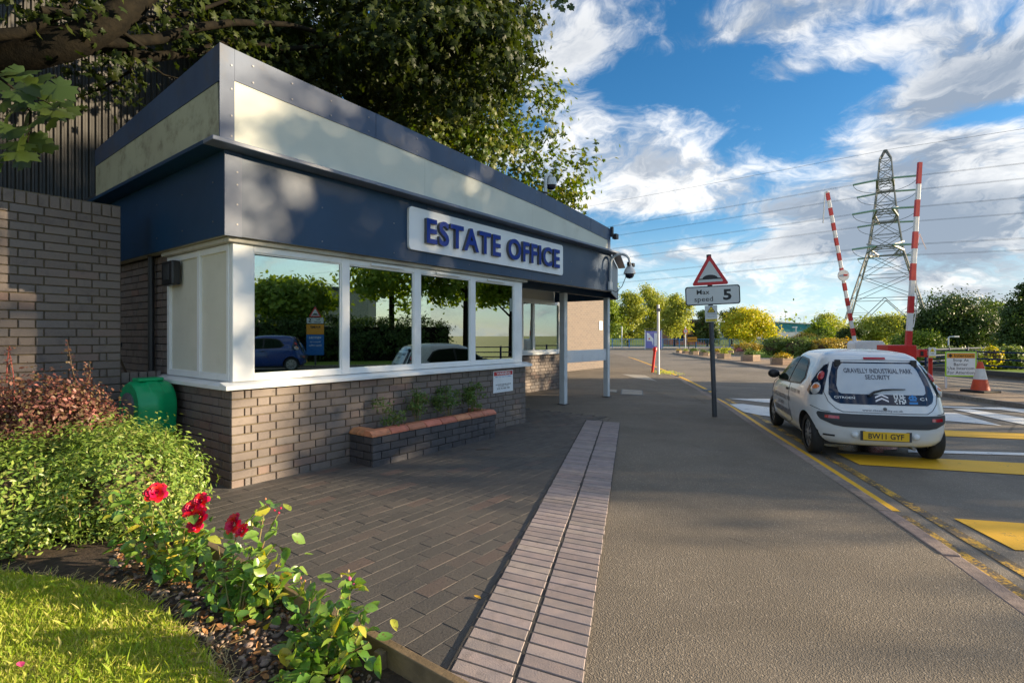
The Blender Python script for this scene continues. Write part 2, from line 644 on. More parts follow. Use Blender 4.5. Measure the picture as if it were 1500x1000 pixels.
pm('cream_dirty', (.42, .42, .29), (.37, .36, .25), 1.6, .6, dirt=(.10, .075, .045), dscale=3.2, damt=.75)
pm('screw', (.22, .22, .23), None, 1, .45, metal=.4)
pm('sign_white', (.86, .88, .88), (.83, .85, .86), 2.0, .35, dirt=(.6, .6, .56), dscale=3, damt=.25)
pm('letter_blue', (.004, .036, .26), None, 1, .5, spec=.2)
pm('letter_side', (.10, .105, .12), None, 1, .4, metal=.5)
pm('soffit', (.52, .50, .43), (.42, .40, .34), 2, .6, dirt=(.2, .18, .14), dscale=2, damt=.5)
pm('black_plastic', (.018, .018, .020), (.026, .026, .028), 8, .42)
pm('dark_metal', (.055, .058, .062), (.04, .042, .045), 5, .45)
pm('post_grey', (.075, .080, .090), (.055, .06, .068), 5, .5, dirt=(.12, .10, .08), dscale=6, damt=.3)
pm('light_grey_paint', (.66, .70, .72), (.60, .64, .66), 3, .4, dirt=(.3, .28, .24), dscale=4, damt=.35)
pm('white_paintwork', (.78, .80, .82), (.72, .74, .76), 3, .4, dirt=(.45, .42, .36), dscale=4, damt=.3)
pm('red_paint', (.62, .018, .014), (.52, .015, .012), 4, .4)
pm('red_tape', (.55, .025, .025), None, 1, .45)
pm('white_tape', (.78, .78, .77), None, 1, .45, dirt=(.5, .48, .42), dscale=5, damt=.3)
pm('green_plastic', (.005, .42, .15), (.004, .36, .125), 3, .35)
pm('grey_plastic', (.12, .125, .13), None, 1, .45)
pm('hose', (.20, .16, .08), None, 1, .5)
pm('orange_plastic', (.75, .30, .02), None, 1, .4)
pm('brass', (.5, .35, .12), None, 1, .35, metal=1.0)
pm('sign_face', (.66, .69, .68), (.62, .65, .64), 3, .4)
pm('sign_red', (.60, .022, .030), None, 1, .4)
pm('sign_black', (.02, .022, .025), None, 1, .5)
pm('sign_yellow', (.80, .60, .02), None, 1, .45)
pm('sign_blue', (.02, .16, .50), None, 1, .45)
pm('sign_orange', (.80, .33, .02), None, 1, .45)
pm('sign_lime', (.45, .75, .03), None, 1, .45)
pm('sign_purple', (.22, .22, .55), None, 1, .45)
pm('cone_orange', (.72, .085, .025), (.6, .07, .02), 6, .5, dirt=(.2, .06, .03), dscale=6, damt=.4)
pm('cone_white', (.70, .70, .68), None, 1, .4, dirt=(.4, .36, .3), dscale=8, damt=.4)
pm('rubber', (.022, .022, .022), (.035, .033, .031), 20, .8)
pm('steel', (.22, .225, .21), (.17, .175, .165), 2, .5, metal=.3)
pm('insulator', (.26, .40, .33), None, 1, .2)
pm('wire', (.05, .055, .06), None, 1, .5)
pm('rail_blue', (.010, .028, .085), (.008, .022, .065), 3, .6, spec=.15)
pm('rail_bright', (.04, .17, .42), None, 3, .5)
pm('planter_wood', (.40, .29, .20), (.33, .235, .16), 7, .7, rand='object', ramt=.15)
pm('teal_cladding', (.035, .26, .30), (.03, .22, .26), .2, .5)
pm('pale_cladding', (.50, .52, .55), None, 1, .5)
pm('brick_orange', (.30, .13, .065), (.24, .10, .05), 3, .8)
pm('interior', (.22, .23, .21), (.16, .165, .15), .8, .8)
pm('concrete', (.42, .38, .32), (.34, .31, .26), 6, .85, .3, 60, dirt=(.2, .18, .15), dscale=3, damt=.5)
pm('bark', (.017, .014, .009), (.008, .007, .005), 9, .9, 1.0, 25, spec=.15)
pm('corrugated', (.034, .031, .025), (.020, .018, .015), .8, .55, dirt=(.025, .022, .02), dscale=1.2, damt=.7)
pm('pebble', (.30, .22, .17), (.20, .15, .12), 30, .7, .3, 80, 'object', .55)
pm('pebble_mass', (.26, .19, .14), (.15, .11, .085), 30, .7, .3, 80, 'island', .6)
pm('dry_leaf', (.30, .14, .045), (.17, .08, .03), 40, .8, rand='island', ramt=.5)
pm('petal', (.66, .006, .045), (.50, .004, .028), 40, .5, rand='island', ramt=.22)
pm('petal_pink', (.75, .08, .22), None, 40, .5)
pm('stem', (.16, .20, .05), (.22, .12, .05), 15, .6)
pm('straw', (.45, .34, .15), None, 1, .8)
pm('twig', (.09, .06, .035), None, 1, .9)

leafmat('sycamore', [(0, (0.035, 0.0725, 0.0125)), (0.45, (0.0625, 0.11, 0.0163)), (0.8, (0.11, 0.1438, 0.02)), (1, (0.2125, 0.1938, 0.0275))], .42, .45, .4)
leafmat('sycamore_shaded', [(0, (.016, .030, .006)), (.6, (.028, .046, .009)), (1, (.060, .075, .014))], .35, .5, .25)  # darker copy of the sycamore leaf: crown shade put into the colour
leafmat('near_leaf', [(0, (0.0245, 0.049, 0.0098)), (0.6, (0.0385, 0.07, 0.0154)), (1, (0.077, 0.112, 0.021))], .35, .42, .4, 'object')
leafmat('hedge_leaf', [(0, (0.081, 0.1553, 0.027)), (0.45, (0.162, 0.27, 0.0405)), (0.8, (0.27, 0.351, 0.0675)), (1, (0.486, 0.459, 0.1755))], .25, .38, .5)
leafmat('berberis', [(0, (0.0975, 0.039, 0.0338)), (0.4, (0.195, 0.078, 0.0676)), (0.75, (0.13, 0.1105, 0.0455)), (1, (0.468, 0.169, 0.156))], .3, .45, .4)
leafmat('rose_leaf', [(0, (0.0703, 0.1875, 0.0344)), (0.5, (0.1329, 0.2735, 0.0469)), (0.85, (0.2188, 0.3281, 0.0548)), (1, (0.62, 0.4844, 0.0469))], .3, .3, .6, 'object', mott=(.13, .065, .03))
leafmat('grass', [(0, (0.224, 0.364, 0.042)), (0.5, (0.364, 0.476, 0.063)), (0.78, (0.532, 0.532, 0.126)), (1, (0.7, 0.616, 0.28))], .5, .5, .2)
leafmat('green_tree', [(0, (0.0863, 0.1528, 0.0247)), (0.5, (0.1676, 0.2465, 0.0345)), (1, (0.2958, 0.3697, 0.0542))], .32, .5, .3)
leafmat('dark_tree', [(0, (0.029, 0.058, 0.0163)), (0.5, (0.0544, 0.0943, 0.0235)), (1, (0.0997, 0.1486, 0.0326))], .25, .5, .3)
leafmat('yellow_tree', [(0, (0.2025, 0.2632, 0.0243)), (0.5, (0.4252, 0.4557, 0.0304)), (0.85, (0.6075, 0.5063, 0.0364)), (1, (0.62, 0.4455, 0.0405))], .35, .5, .3)
leafmat('willow', [(0, (0.1848, 0.2502, 0.0392)), (0.6, (0.3262, 0.3698, 0.0609)), (1, (0.4785, 0.4785, 0.0979))], .35, .5, .3)
leafmat('shrub', [(0, (0.0624, 0.1144, 0.025)), (0.5, (0.1144, 0.1768, 0.0374)), (1, (0.208, 0.26, 0.0582))], .25, .5, .3)
leafmat('gold_shrub', [(0, (0.182, 0.182, 0.0328)), (0.5, (0.364, 0.3003, 0.0455)), (1, (0.6188, 0.4186, 0.0728))], .25, .5, .3)


def glassmat(name, tint, refl, glossy=(.86, .93, .90), rough=0.0):
    """glazing: a mirror-like film over see-through dark tint, more mirror at a glancing angle"""
    m_, nt, bs = newmat(name)
    out = m_.node_tree.nodes['Material Output']
    m_.node_tree.nodes.remove(bs)
    tr = nt.n('ShaderNodeBsdfTransparent')
    tr.inputs['Color'].default_value = c4(tint)
    gl = nt.n('ShaderNodeBsdfGlossy')
    gl.inputs['Color'].default_value = c4(glossy)
    gl.inputs['Roughness'].default_value = rough
    fr = nt.n('ShaderNodeFresnel')
    fr.inputs['IOR'].default_value = 1.5
    fac = nt.m('ADD', nt.m('MULTIPLY', fr.outputs[0], 1 - refl), refl, clamp=True)
    mx = nt.n('ShaderNodeMixShader')
    nt.link(fac, mx.inputs[0])
    nt.link(tr.outputs[0], mx.inputs[1])
    nt.link(gl.outputs[0], mx.inputs[2])
    nt.link(mx.outputs[0], out.inputs['Surface'])
    return m_


glassmat('office_glass', (.46, .56, .50), .36, (.84, .95, .89))
glassmat('car_glass', (.22, .27, .26), .10)
pm('car_white', (.74, .76, .77), (.70, .72, .73), 2, .25, coat=.6, dirt=(.5, .48, .44), dscale=3, damt=.2)
pm('car_blue', (.01, .05, .24), None, 2, .25, coat=.8)
pm('car_navy_glass', (.008, .016, .040), None, 2, .06, coat=.3)
pm('car_side_glass', (.016, .026, .016), None, 2, .05, spec=.03)
pm('vinyl_white', (.56, .61, .66), (.50, .55, .60), 2.5, .22, coat=.4)
pm('vinyl_navy', (.05, .055, .085), None, 1, .4)
pm('plate_yellow', (.80, .48, .02), None, 1, .4)
pm('lamp_red', (.45, .012, .018), None, 1, .12, coat=.8)
pm('lamp_orange', (.75, .20, .05), None, 1, .12, coat=.8)
pm('lamp_clear', (.55, .55, .55), None, 1, .08, coat=.8)
pm('bumper_grey', (.045, .048, .055), None, 3, .55)
pm('hubcap', (.38, .39, .40), None, 3, .3, metal=.5)
pm('tyre', (.018, .018, .018), (.028, .027, .026), 20, .75, .2, 60)
pm('chrome', (.7, .7, .7), None, 1, .12, metal=1.0)


# ------------------------------------------------------------------ foliage helpers
KITE = (np.array([(0, 0, 0), (.45, .30, .07), (1, 0, -.04), (.45, -.30, .07)]), [(0, 1, 2), (0, 2, 3)])
SMALL = (np.array([(0, 0, 0), (.5, .2, .06), (1, 0, 0), (.5, -.2, .06)]), [(0, 1, 2), (0, 2, 3)])
WILLOW = (np.array([(0, 0, 0), (.3, .10, 0), (1, 0, -.2), (.3, -.10, 0)]), [(0, 1, 2), (0, 2, 3)])
BLADE = (np.array([(0, .06, 0), (0, -.06, 0), (.6, 0, .10), (1, .0, .0)]), [(0, 1, 2), (0, 2, 3)])
_syc = [(0, .05), (.18, .42), (.34, .22), (.62, .52), (.62, .22), (1.0, 0), (.62, -.22), (.62, -.52), (.34, -.22), (.18, -.42), (0, -.05)]
SYC = (np.array([(.38, 0, .06)] + [(a, b, -.05 - .12 * abs(b)) for a, b in _syc]), [(0, i, i + 1) for i in range(1, 11)])
_ros = [(0, 0), (.15, .17), (.4, .29), (.7, .24), (.9, .1), (1.0, 0), (.9, -.1), (.7, -.24), (.4, -.29), (.15, -.17)]
ROSE = (np.array([(.45, 0, -.05)] + [(a, b, abs(b) * .3) for a, b in _ros]), [(0, i, i % 10 + 1) for i in range(1, 11)])


def leaf_mesh(name, mat, P, N, size, tmpl, droop=0.0):
    tv, tf = tmpl
    n = len(P)
    N = N / np.maximum(np.linalg.norm(N, axis=1, keepdims=True), 1e-6)
    t = nrg.normal(size=(n, 3))
    t[:, 2] -= droop
    t -= N * (t * N).sum(1, keepdims=True)
    t /= np.maximum(np.linalg.norm(t, axis=1, keepdims=True), 1e-6)
    b = np.cross(N, t)
    Rm = np.stack([t, b, N], axis=1)
    V = P[:, None, :] + size[:, None, None] * np.einsum('kj,njl->nkl', tv, Rm)
    k = len(tv)
    V = V.reshape(-1, 3)
    fl = np.concatenate([np.array(f) for f in tf])
    ln = np.array([len(f) for f in tf])
    idx = (fl[None, :] + (np.arange(n) * k)[:, None]).ravel()
    lens = np.tile(ln, n)
    st = np.concatenate([[0], np.cumsum(lens)[:-1]])
    me = bpy.data.meshes.new(name)
    me.vertices.add(len(V))
    me.vertices.foreach_set('co', V.astype(np.float32).ravel())
    me.loops.add(len(idx))
    me.loops.foreach_set('vertex_index', idx.astype(np.int32))
    me.polygons.add(len(lens))
    me.polygons.foreach_set('loop_start', st.astype(np.int32))
    me.polygons.foreach_set('loop_total', lens.astype(np.int32))
    me.update(calc_edges=True)
    me.materials.append(mat)
    return me


def crown_pts(blobs, n, clumps, cr, hollow=.5, seed=0, up=.35, flat=.7):
    """leaf positions in uneven clumps spread through the blobs' volume, with outward normals"""
    g = np.random.default_rng(seed)
    vol = np.array([b[1][0] * b[1][1] * b[1][2] for b in blobs]) ** .8
    pick = g.choice(len(blobs), size=clumps, p=vol / vol.sum())
    C = np.array([b[0] for b in blobs], float)[pick]
    Rr = np.array([b[1] for b in blobs], float)[pick]
    dr = g.normal(size=(clumps, 3))
    dr /= np.linalg.norm(dr, axis=1, keepdims=True)
    rad = hollow + (1 - hollow) * g.random((clumps, 1)) ** .6
    CC = C + dr * Rr * rad
    csz = cr * g.uniform(.6, 1.4, clumps)
    wts = csz ** 2
    k = g.choice(clumps, size=n, p=wts / wts.sum())
    off = g.normal(size=(n, 3)) * .5
    off[:, 2] *= flat
    P = CC[k] + off * csz[k][:, None]
    Nn = dr[k] * .7 + off * .5 + g.normal(size=(n, 3)) * .55
    Nn[:, 2] += up
    return P, Nn, CC


def limb_path(a, b, bend, n=6, seed=0):
    g = random.Random(seed)
    a, b = Vector(a), Vector(b)
    L = (b - a).length
    k = Vector((g.uniform(-1, 1), g.uniform(-1, 1), g.uniform(-.3, .6))) * L * bend
    out = []
    for i in range(n + 1):
        t = i / n
        p = a.lerp(b, t) + k * math.sin(math.pi * t)
        out.append(p)
    return out


def make_tree(name, label, loc, h, tr, blobs, n, leaf, mat, clumps=70, cr=.9, tmpl=KITE, group=None, seed=1, limbs=9,
              hollow=.5, droop=0.0, cat='tree', bare=.35, flat=.7, lean=(0, 0)):
    root = empty(name, loc)
    tag(root, label, cat, group)
    P, N, CC = crown_pts(blobs, n, clumps, cr, hollow, seed, flat=flat)
    g = np.random.default_rng(seed + 99)
    sz = leaf * g.uniform(.65, 1.3, n)
    inst('crown', leaf_mesh('crown', mat, P, N, sz, tmpl, droop), root)
    mb = MB()
    top = Vector((lean[0], lean[1], h * .8))
    path = [Vector((0, 0, -.15)), Vector((0, 0, .2)), Vector((lean[0] * .2 + tr * .3, lean[1] * .2, h * .3)), Vector((lean[0] * .6 - tr * .3, lean[1] * .6, h * .55)), top]
    mb.tube(path, [tr * 1.35, tr * 1.05, tr * .85, tr * .6, tr * .2], 9)
    for i in range(limbs):
        c = CC[i % len(CC)]
        z0 = h * (bare + (.75 - bare) * (i / max(limbs, 1)))
        st = Vector((lean[0] * .5, lean[1] * .5, z0))
        pth = limb_path(st, c, .12, 5, seed * 31 + i)
        r0 = tr * .42 * (1 - .4 * i / max(limbs, 1))
        mb.tube(pth, [r0 * (1 - .8 * q / 5) for q in range(6)], 6)
    mb.build('trunk', MAT['bark'], root, smooth=50)
    return root


# ------------------------------------------------------------------ the setting: ground, road, pavements
mb = MB()
mb.add([(-900, -900, -.16), (900, -900, -.16), (900, 1600, -.16), (-900, 1600, -.16)], [(0, 1, 2, 3)])
tag(mb.build('ground', MAT['far_ground']), kind='structure')

ROADZ = -.10
mb = MB()
mb.add([(1.5, -30, ROADZ), (24, -30, ROADZ), (24, 20, ROADZ), (32, 34, ROADZ), (34, 63, ROADZ), (-22, 63, ROADZ), (-22, 44, ROADZ), (1.5, 40, ROADZ)], [tuple(range(8))])
tag(mb.build('road', MAT['road']), kind='structure')

kerb_px = [(1500, 883), (1452, 841.6), (1315.6, 753.6), (1188, 670), (1113, 624), (1065, 591), (1007, 560), (984.5, 548.7), (945, 532), (910, 519)]
kerb_ln = [G(*p) for p in kerb_px]
k0, k1 = Vector(kerb_ln[0]), Vector(kerb_ln[1])
kdir = Vector((.2, 1)).normalized()
kerb_ln = [tuple(k0 - kdir * 14)] + kerb_ln + [(7.2, 44.2), (3.5, 46), (-12, 47)]


def smooth_line(pts, step):
    """resample a polyline at an even step after rounding its corners"""
    P = [Vector(p).to_2d() for p in pts]
    for _ in range(2):
        Q = [P[0]]
        for a, b in zip(P, P[1:]):
            Q += [a.lerp(b, .25), a.lerp(b, .75)]
        P = Q + [P[-1]]
    out, acc = [P[0]], 0
    for a, b in zip(P, P[1:]):
        L = (b - a).length
        while acc + L >= step:
            t = (step - acc) / L
            a = a.lerp(b, t)
            out.append(a.copy())
            L = (b - a).length
            acc = 0
        acc += L
    return out


KL = smooth_line(kerb_ln, .915)


def offset(line, d_):
    out = []
    for i, p in enumerate(line):
        a = (line[min(i + 1, len(line) - 1)] - line[max(i - 1, 0)]).normalized()
        out.append(p + Vector((a.y, -a.x)) * d_)     # to the right of travel
    return out


KW = .125
inner = offset(KL, -KW)
mb = MB()
mb.prism([tuple(p) for p in inner] + [(-40, 47), (-40, -12)], -.12, 0.0)
tag(mb.build('pavement', MAT['asphalt']), kind='structure')

kerb = empty('kerb')
tag(kerb, kind='structure')


def kerb_stones(line, wd, z0, z1, mat, parent, side=1, gap=.007):
    inn = offset(line, -wd * side)
    for i in range(len(line) - 1):
        a, b, c, d_ = line[i], line[i + 1], inn[i + 1], inn[i]
        e = (b - a).normalized() * gap / 2
        e2 = (c - d_).normalized() * gap / 2
        a, b, c, d_ = a + e, b - e, c - e2, d_ + e2
        o = (a + b + c + d_) / 4
        dz = rnd.uniform(-.004, .004)
        poly = [tuple(p - o) for p in (a, b, c, d_)]
        MB().prism(poly, z0, z1 + dz).build('kerb_stone', mat, parent, (o.x, o.y, 0), bevel=.012)


kerb_stones(KL, KW, -.14, .004, MAT['kerb'], kerb)


_zk = [0]


def sheet(name, polys, z, mat, parent=None, kind=None):
    if parent is not None and parent.name == 'road_marking':
        _zk[0] += 1
        z += .0006 * _zk[0]
    mb = MB()
    for poly in polys:
        ar = sum(poly[i][0] * poly[(i + 1) % len(poly)][1] - poly[(i + 1) % len(poly)][0] * poly[i][1] for i in range(len(poly)))
        if ar < 0:
            poly = poly[::-1]
        mb.add([(p[0], p[1], z) for p in poly], [tuple(range(len(poly)))])
    o = mb.build(name, mat, parent)
    if kind:
        tag(o, kind=kind)
    return o


def RP(*pts):
    return [G(x, y, ROADZ) for x, y in pts]


def strip_line(line, d0, d1):
    a, b = offset(line, d0), offset(line, d1)
    return [tuple(p) for p in a] + [tuple(p) for p in b[::-1]]


def seg(line, y0, y1):
    fine = []
    for a, b in zip(line, line[1:]):
        for k in range(8):
            fine.append(a.lerp(b, k / 8))
    return [p for p in fine if y0 <= p.y <= y1]


mk = empty('road_marking')
tag(mk, kind='structure')
ZM = ROADZ + .004
sheet('edge_line', [strip_line(seg(KL, 4.75, 13.2), .10, .21)], ZM, MAT['yellow_paint'], mk)
sheet('edge_line', [strip_line(seg(KL, 1.0, 4.65), .10, .21)], ZM, MAT['yellow_worn'], mk)
sheet('edge_line', [strip_line(seg(KL, 1.0, 13.2), .34, .44)], ZM, MAT['yellow_worn'], mk)
sheet('edge_line', [strip_line(seg(KL, 14.6, 19.0), .06, .16)], ZM, MAT['yellow_paint'], mk)
sheet('edge_line', [strip_line(seg(KL, 14.6, 38.0), .30, .40)], ZM, MAT['yellow_paint'], mk)
sheet('yellow_bar', [RP((1224.5, 664), (1259.6, 681), (1560, 699.5), (1560, 682))], ZM, MAT['yellow_paint'], mk)
sheet('yellow_bar', [RP((1396.7, 760), (1487, 806.5), (1640, 812), (1640, 777))], ZM, MAT['yellow_paint'], mk)
sheet('yellow_bar', [RP((1300, 627), (1300, 635.5), (1560, 646.5), (1560, 637.5))], ZM, MAT['yellow_paint'], mk)
sheet('white_line', [RP((1330, 659), (1330, 663), (1560, 669), (1560, 665.5))], ZM, MAT['white_paint'], mk)
sheet('white_triangle', [RP((1300, 603), (1300, 617.5), (1390, 617), (1468, 624), (1400, 605))], ZM, MAT['white_paint'], mk)
sheet('white_triangle', [RP((1396, 599.5), (1420, 599.5), (1520, 616), (1520, 626), (1478, 618))], ZM, MAT['white_paint'], mk)
sheet('white_triangle', [RP((1440, 597), (1470, 597), (1560, 607), (1560, 616), (1520, 608))], ZM, MAT['white_paint'], mk)
sheet('white_line', [RP((1375, 595.2), (1375, 597), (1560, 604.5), (1560, 602))], ZM + .002, MAT['white_paint'], mk)
sheet('white_triangle', [RP((1067, 584), (1150, 584.8), (1150, 591.5), (1120, 590))], ZM, MAT['white_paint'], mk)
sheet('white_triangle', [RP((1069, 592.4), (1088, 592), (1150, 600), (1150, 613), (1112, 608.5), (1090, 604))], ZM, MAT['white_paint'], mk)

# damp patch dripping under the parked car
pm('wet_asphalt', (.035, .033, .031), (.05, .047, .044), 30, .12, .35, 70)
blob = []
for i in range(22):
    a = 2 * math.pi * i / 22
    q = 1 + .22 * math.sin(3 * a + 1) + .12 * math.sin(7 * a)
    blob.append((5.0 + .52 * q * math.cos(a), 7.45 + .34 * q * math.sin(a)))
tag(sheet('puddle', [blob], ROADZ + .006, MAT['wet_asphalt']), 'damp puddle on the asphalt under the tail of the white hatchback', 'puddle')

# raised kerbed islands
ISL = [(11.15, 3), (11.15, 8), (11.15, 12), (11.3, 14.5), (11.1, 18.3), (11.6, 19.8), (12.6, 19.6), (13.4, 16.5), (13.1, 13), (13.0, 3)]
ISL2 = [(13.9, 45), (13.4, 40), (13.1, 36.4), (12.7, 30), (12.35, 25), (12.5, 22.4), (13.4, 21.4), (14.6, 22.2), (15.2, 26), (15.9, 33), (16.6, 40), (16.4, 45), (15.2, 46.2)]


def island(name, pts):
    L = [Vector(p) for p in pts]
    ring = L + [L[0]]
    # even kerb stones round the closed outline
    ln = smooth_line([tuple(p) for p in ring], .9)
    ar = sum(ln[i].x * ln[(i + 1) % len(ln)].y - ln[(i + 1) % len(ln)].x * ln[i].y for i in range(len(ln)))
    if ar > 0:
        ln = ln[::-1]
    if (ln[0] - ln[-1]).length < .5:
        ln[-1] = ln[0].copy()
    else:
        ln.append(ln[0].copy())
    inn = offset(ln, .14)
    inn[-1] = inn[0].copy()
    o = tag(MB().prism([tuple(p) for p in inn[:-1]], -.12, .0).build(name, MAT['island_top']), kind='structure')
    for i in range(len(ln) - 1):
        a, b, c, d_ = ln[i], ln[i + 1], inn[i + 1], inn[i]
        o_ = (a + b + c + d_) / 4
        e = (b - a) * .006
        MB().prism([tuple(a + e - o_), tuple(b - e - o_), tuple(c - e - o_), tuple(d_ + e - o_)], -.13, .006).build('kerb_stone', MAT['kerb_grey'], o, (o_.x, o_.y, 0), bevel=.012)
    return o


island('traffic_island', ISL)
island('planted_island', ISL2)

# grass verge across the road (beyond its kerb) and the lawn beyond the forecourt
VK = smooth_line([(19.2, -26), (18.9, 6), (18.4, 18.7), (17.3, 22.4), (17.8, 25.5), (20, 27.5), (26, 29)], .915)
mb = MB()
mb.prism([tuple(p) for p in offset(VK, .14)] + [(60, 29), (60, -26)], -.14, .0)
tag(mb.build('grass_verge', MAT['verge']), kind='structure')
vk = empty('verge_kerb')
tag(vk, kind='structure')
kerb_stones(VK, .14, -.14, .006, MAT['kerb_grey'], vk, side=-1)
mb = MB()
mb.prism([(17.9, 37), (30, 35.5), (40, 44), (40, 58), (22, 58), (18.5, 46)], -.14, .02)
tag(mb.build('lawn_beyond', MAT['verge']), kind='structure')
mb = MB()
mb.prism([(-30, 61), (40, 61), (40, 70), (-30, 70)], -.14, .0)
tag(mb.build('far_footpath', MAT['concrete']), kind='structure')

# inspection covers in the pavement
for i, (q, lab) in enumerate([(((911, 570), (940.7, 572), (941.6, 579), (910, 577.6)), 'square concrete inspection cover in the pavement, right of a paler one'),
                              (((884.7, 570), (904, 571), (903, 575), (885, 574)), 'small pale inspection cover at the foot of the far canopy post')]):
    pts = [Vector(G(*p)) for p in q]
    c = sum(pts, Vector((0, 0))) / 4
    root = empty('inspection_cover', (c.x, c.y, 0))
    tag(root, lab, 'cover')
    MB().prism([tuple((p - c) * 1.06) for p in pts], .002, .006).build('frame', MAT['dark_metal'], root)
    MB().prism([tuple((p - c) * .94) for p in pts], .004, .012).build('lid', MAT['concrete'], root, bevel=.003)
pts = [Vector(G(*p)) for p in ((911, 548), (945, 549.5), (962, 558), (930, 553.5))]
c = sum(pts, Vector((0, 0))) / 4
o = MB().prism([tuple(p - c) for p in pts], .001, .005).build('pavement_patch', MAT['concrete'], None, (c.x, c.y, 0))
tag(o, 'pale concrete patch in the sunlit pavement beyond the canopy', 'patch')

# ------------------------------------------------------------------ estate office
C0 = Vector((-2.727, 5.055, 0))
UA = math.atan2(.795, .6067)
U = Vector((math.cos(UA), math.sin(UA), 0))
V = Vector((-math.sin(UA), math.cos(UA), 0))


def L2W(u, v, z=0.0):
    return C0 + U * u + V * v + Vector((0, 0, z))


def PV(px, py, c):
    """(u, z) on the building plane v = c seen at a photo pixel"""
    dr = Vector(((px - 750) / F, 1.0, 0))
    t = (c + C0.dot(V)) / dr.dot(V)
    p = dr * t - C0
    return p.dot(U), EYE + t * (HY - py) / F


office = empty('estate_office', C0, UA)
tag(office, 'single-storey brick estate office with blue fascia, cream parapet and white bay window', 'building')

COURSE = .0872
SL, HL, CL = .258, .129, .0645
JT = .011


def brick_mesh(name, ln, ht, dp, mat, ch=.004):
    """brick with its outer face (towards -y) chamfered; origin at its lower left outer corner"""
    x0, x1, z0, z1 = JT / 2, ln - JT / 2, JT / 2, ht - JT / 2
    v = [(x0, dp, z0), (x1, dp, z0), (x1, dp, z1), (x0, dp, z1),
         (x0, ch, z0), (x1, ch, z0), (x1, ch, z1), (x0, ch, z1),
         (x0 + ch, 0, z0 + ch), (x1 - ch, 0, z0 + ch), (x1 - ch, 0, z1 - ch), (x0 + ch, 0, z1 - ch)]
    f = [(0, 4, 5, 1), (1, 5, 6, 2), (2, 6, 7, 3), (3, 7, 4, 0), (4, 8, 9, 5), (5, 9, 10, 6), (6, 10, 11, 7), (7, 11, 8, 4), (8, 11, 10, 9), (0, 1, 2, 3)]
    f = [q[::-1] for q in f]
    return v, f


_bm = {}


def brick_data(ln, ht, dp, mat):
    key = (round(ln, 4), round(ht, 4), dp, mat)
    if key not in _bm:
        v, f = brick_mesh('brick', ln, ht, dp, mat)
        _bm[key] = MB().add(v, f).mesh('brick', MAT[mat])
    return _bm[key]


def course(row, L, start_half=False):
    """lengths of one course of garden-wall bond"""
    seq = [HL, CL] if row % 2 == 0 else [SL, HL]
    x, out, k = 0.0, [], 0
    cyc = [SL, SL, HL]
    while x < L - 1e-4:
        w_ = seq[k] if k < len(seq) else cyc[(k - len(seq)) % 3]
        w_ = min(w_, L - x)
        if L - x - w_ < .03:
            w_ = L - x
        out.append((x, w_))
        x += w_
        k += 1
    return out


def lay(parent, L, rows, limit=None, ht=COURSE, dp=.03, mat='brick', mass='brick_mass', z0=0.0, flip=False, header_top=False, xoff=0.0):
    """bricks laid on a wall face (local x along, -y outwards); past the limit they join into one mass"""
    mb = MB()
    cnt = 0
    for r in range(rows):
        if header_top and r == rows - 1:
            cs = []
            x = 0
            while x < L - .01:
                w_ = min(.0864, L - x)
                cs.append((x, w_)); x += w_
            hh = ht * 1.5
        else:
            cs, hh = course(r, L), ht
        for (x, w_) in cs:
            if w_ < .02:
                continue
            xx = (L - x - w_ if flip else x) + xoff
            dy = rnd.uniform(-.0022, .0022)
            if limit is None or cnt < limit:
                inst('brick', brick_data(w_, hh, dp, mat), parent, (xx, dy - dp + .012, z0 + r * ht), (0, rnd.uniform(-.004, .004), 0))
                cnt += 1
            else:
                v, f = brick_mesh('b', w_, hh, dp, mat)
                mb.add([(p[0] + xx, p[1] + dy - dp + .012, p[2] + z0 + r * ht) for p in v], f)
    if mb.v:
        o = mb.build('brick_mass', MAT[mass], parent)
        o['kind'] = 'stuff'


# front wall under the window: mortar body with each brick proud of it
BAY = 4.86
fw = MB().box(.0, BAY, .0, .20, -.05, .962).build('front_wall', MAT['mortar'], office)
lay(fw, BAY + .018, 11, xoff=-.018)
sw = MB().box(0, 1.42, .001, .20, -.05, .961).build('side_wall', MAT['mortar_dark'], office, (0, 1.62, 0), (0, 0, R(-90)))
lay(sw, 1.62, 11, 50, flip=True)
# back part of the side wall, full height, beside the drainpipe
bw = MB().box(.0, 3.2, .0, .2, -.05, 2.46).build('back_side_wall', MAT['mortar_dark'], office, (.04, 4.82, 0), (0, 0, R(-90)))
lay(bw, 3.2, 28, 0, mat='brick')
# return of the bay and the recessed wall under the canopy
MB().box(BAY - .2, BAY, .22, 2.64, -.05, 2.46).build('bay_return', MAT['mortar'], office)
rw = MB().box(0, 5.58, .0, .2, -.05, .98).build('recessed_wall', MAT['mortar_dark'], office, (4.87, 2.65, 0))
lay(rw, 5.58, 11, 0)
MB().box(4.87, 10.45, 2.85, 6.0, -.05, 2.9).build('rear_block', MAT['interior'], office)
MB().box(4.87, 10.45, 2.66, 2.85, 2.46, 2.95).build('lintel_panel', MAT['pvc_panel'], office)

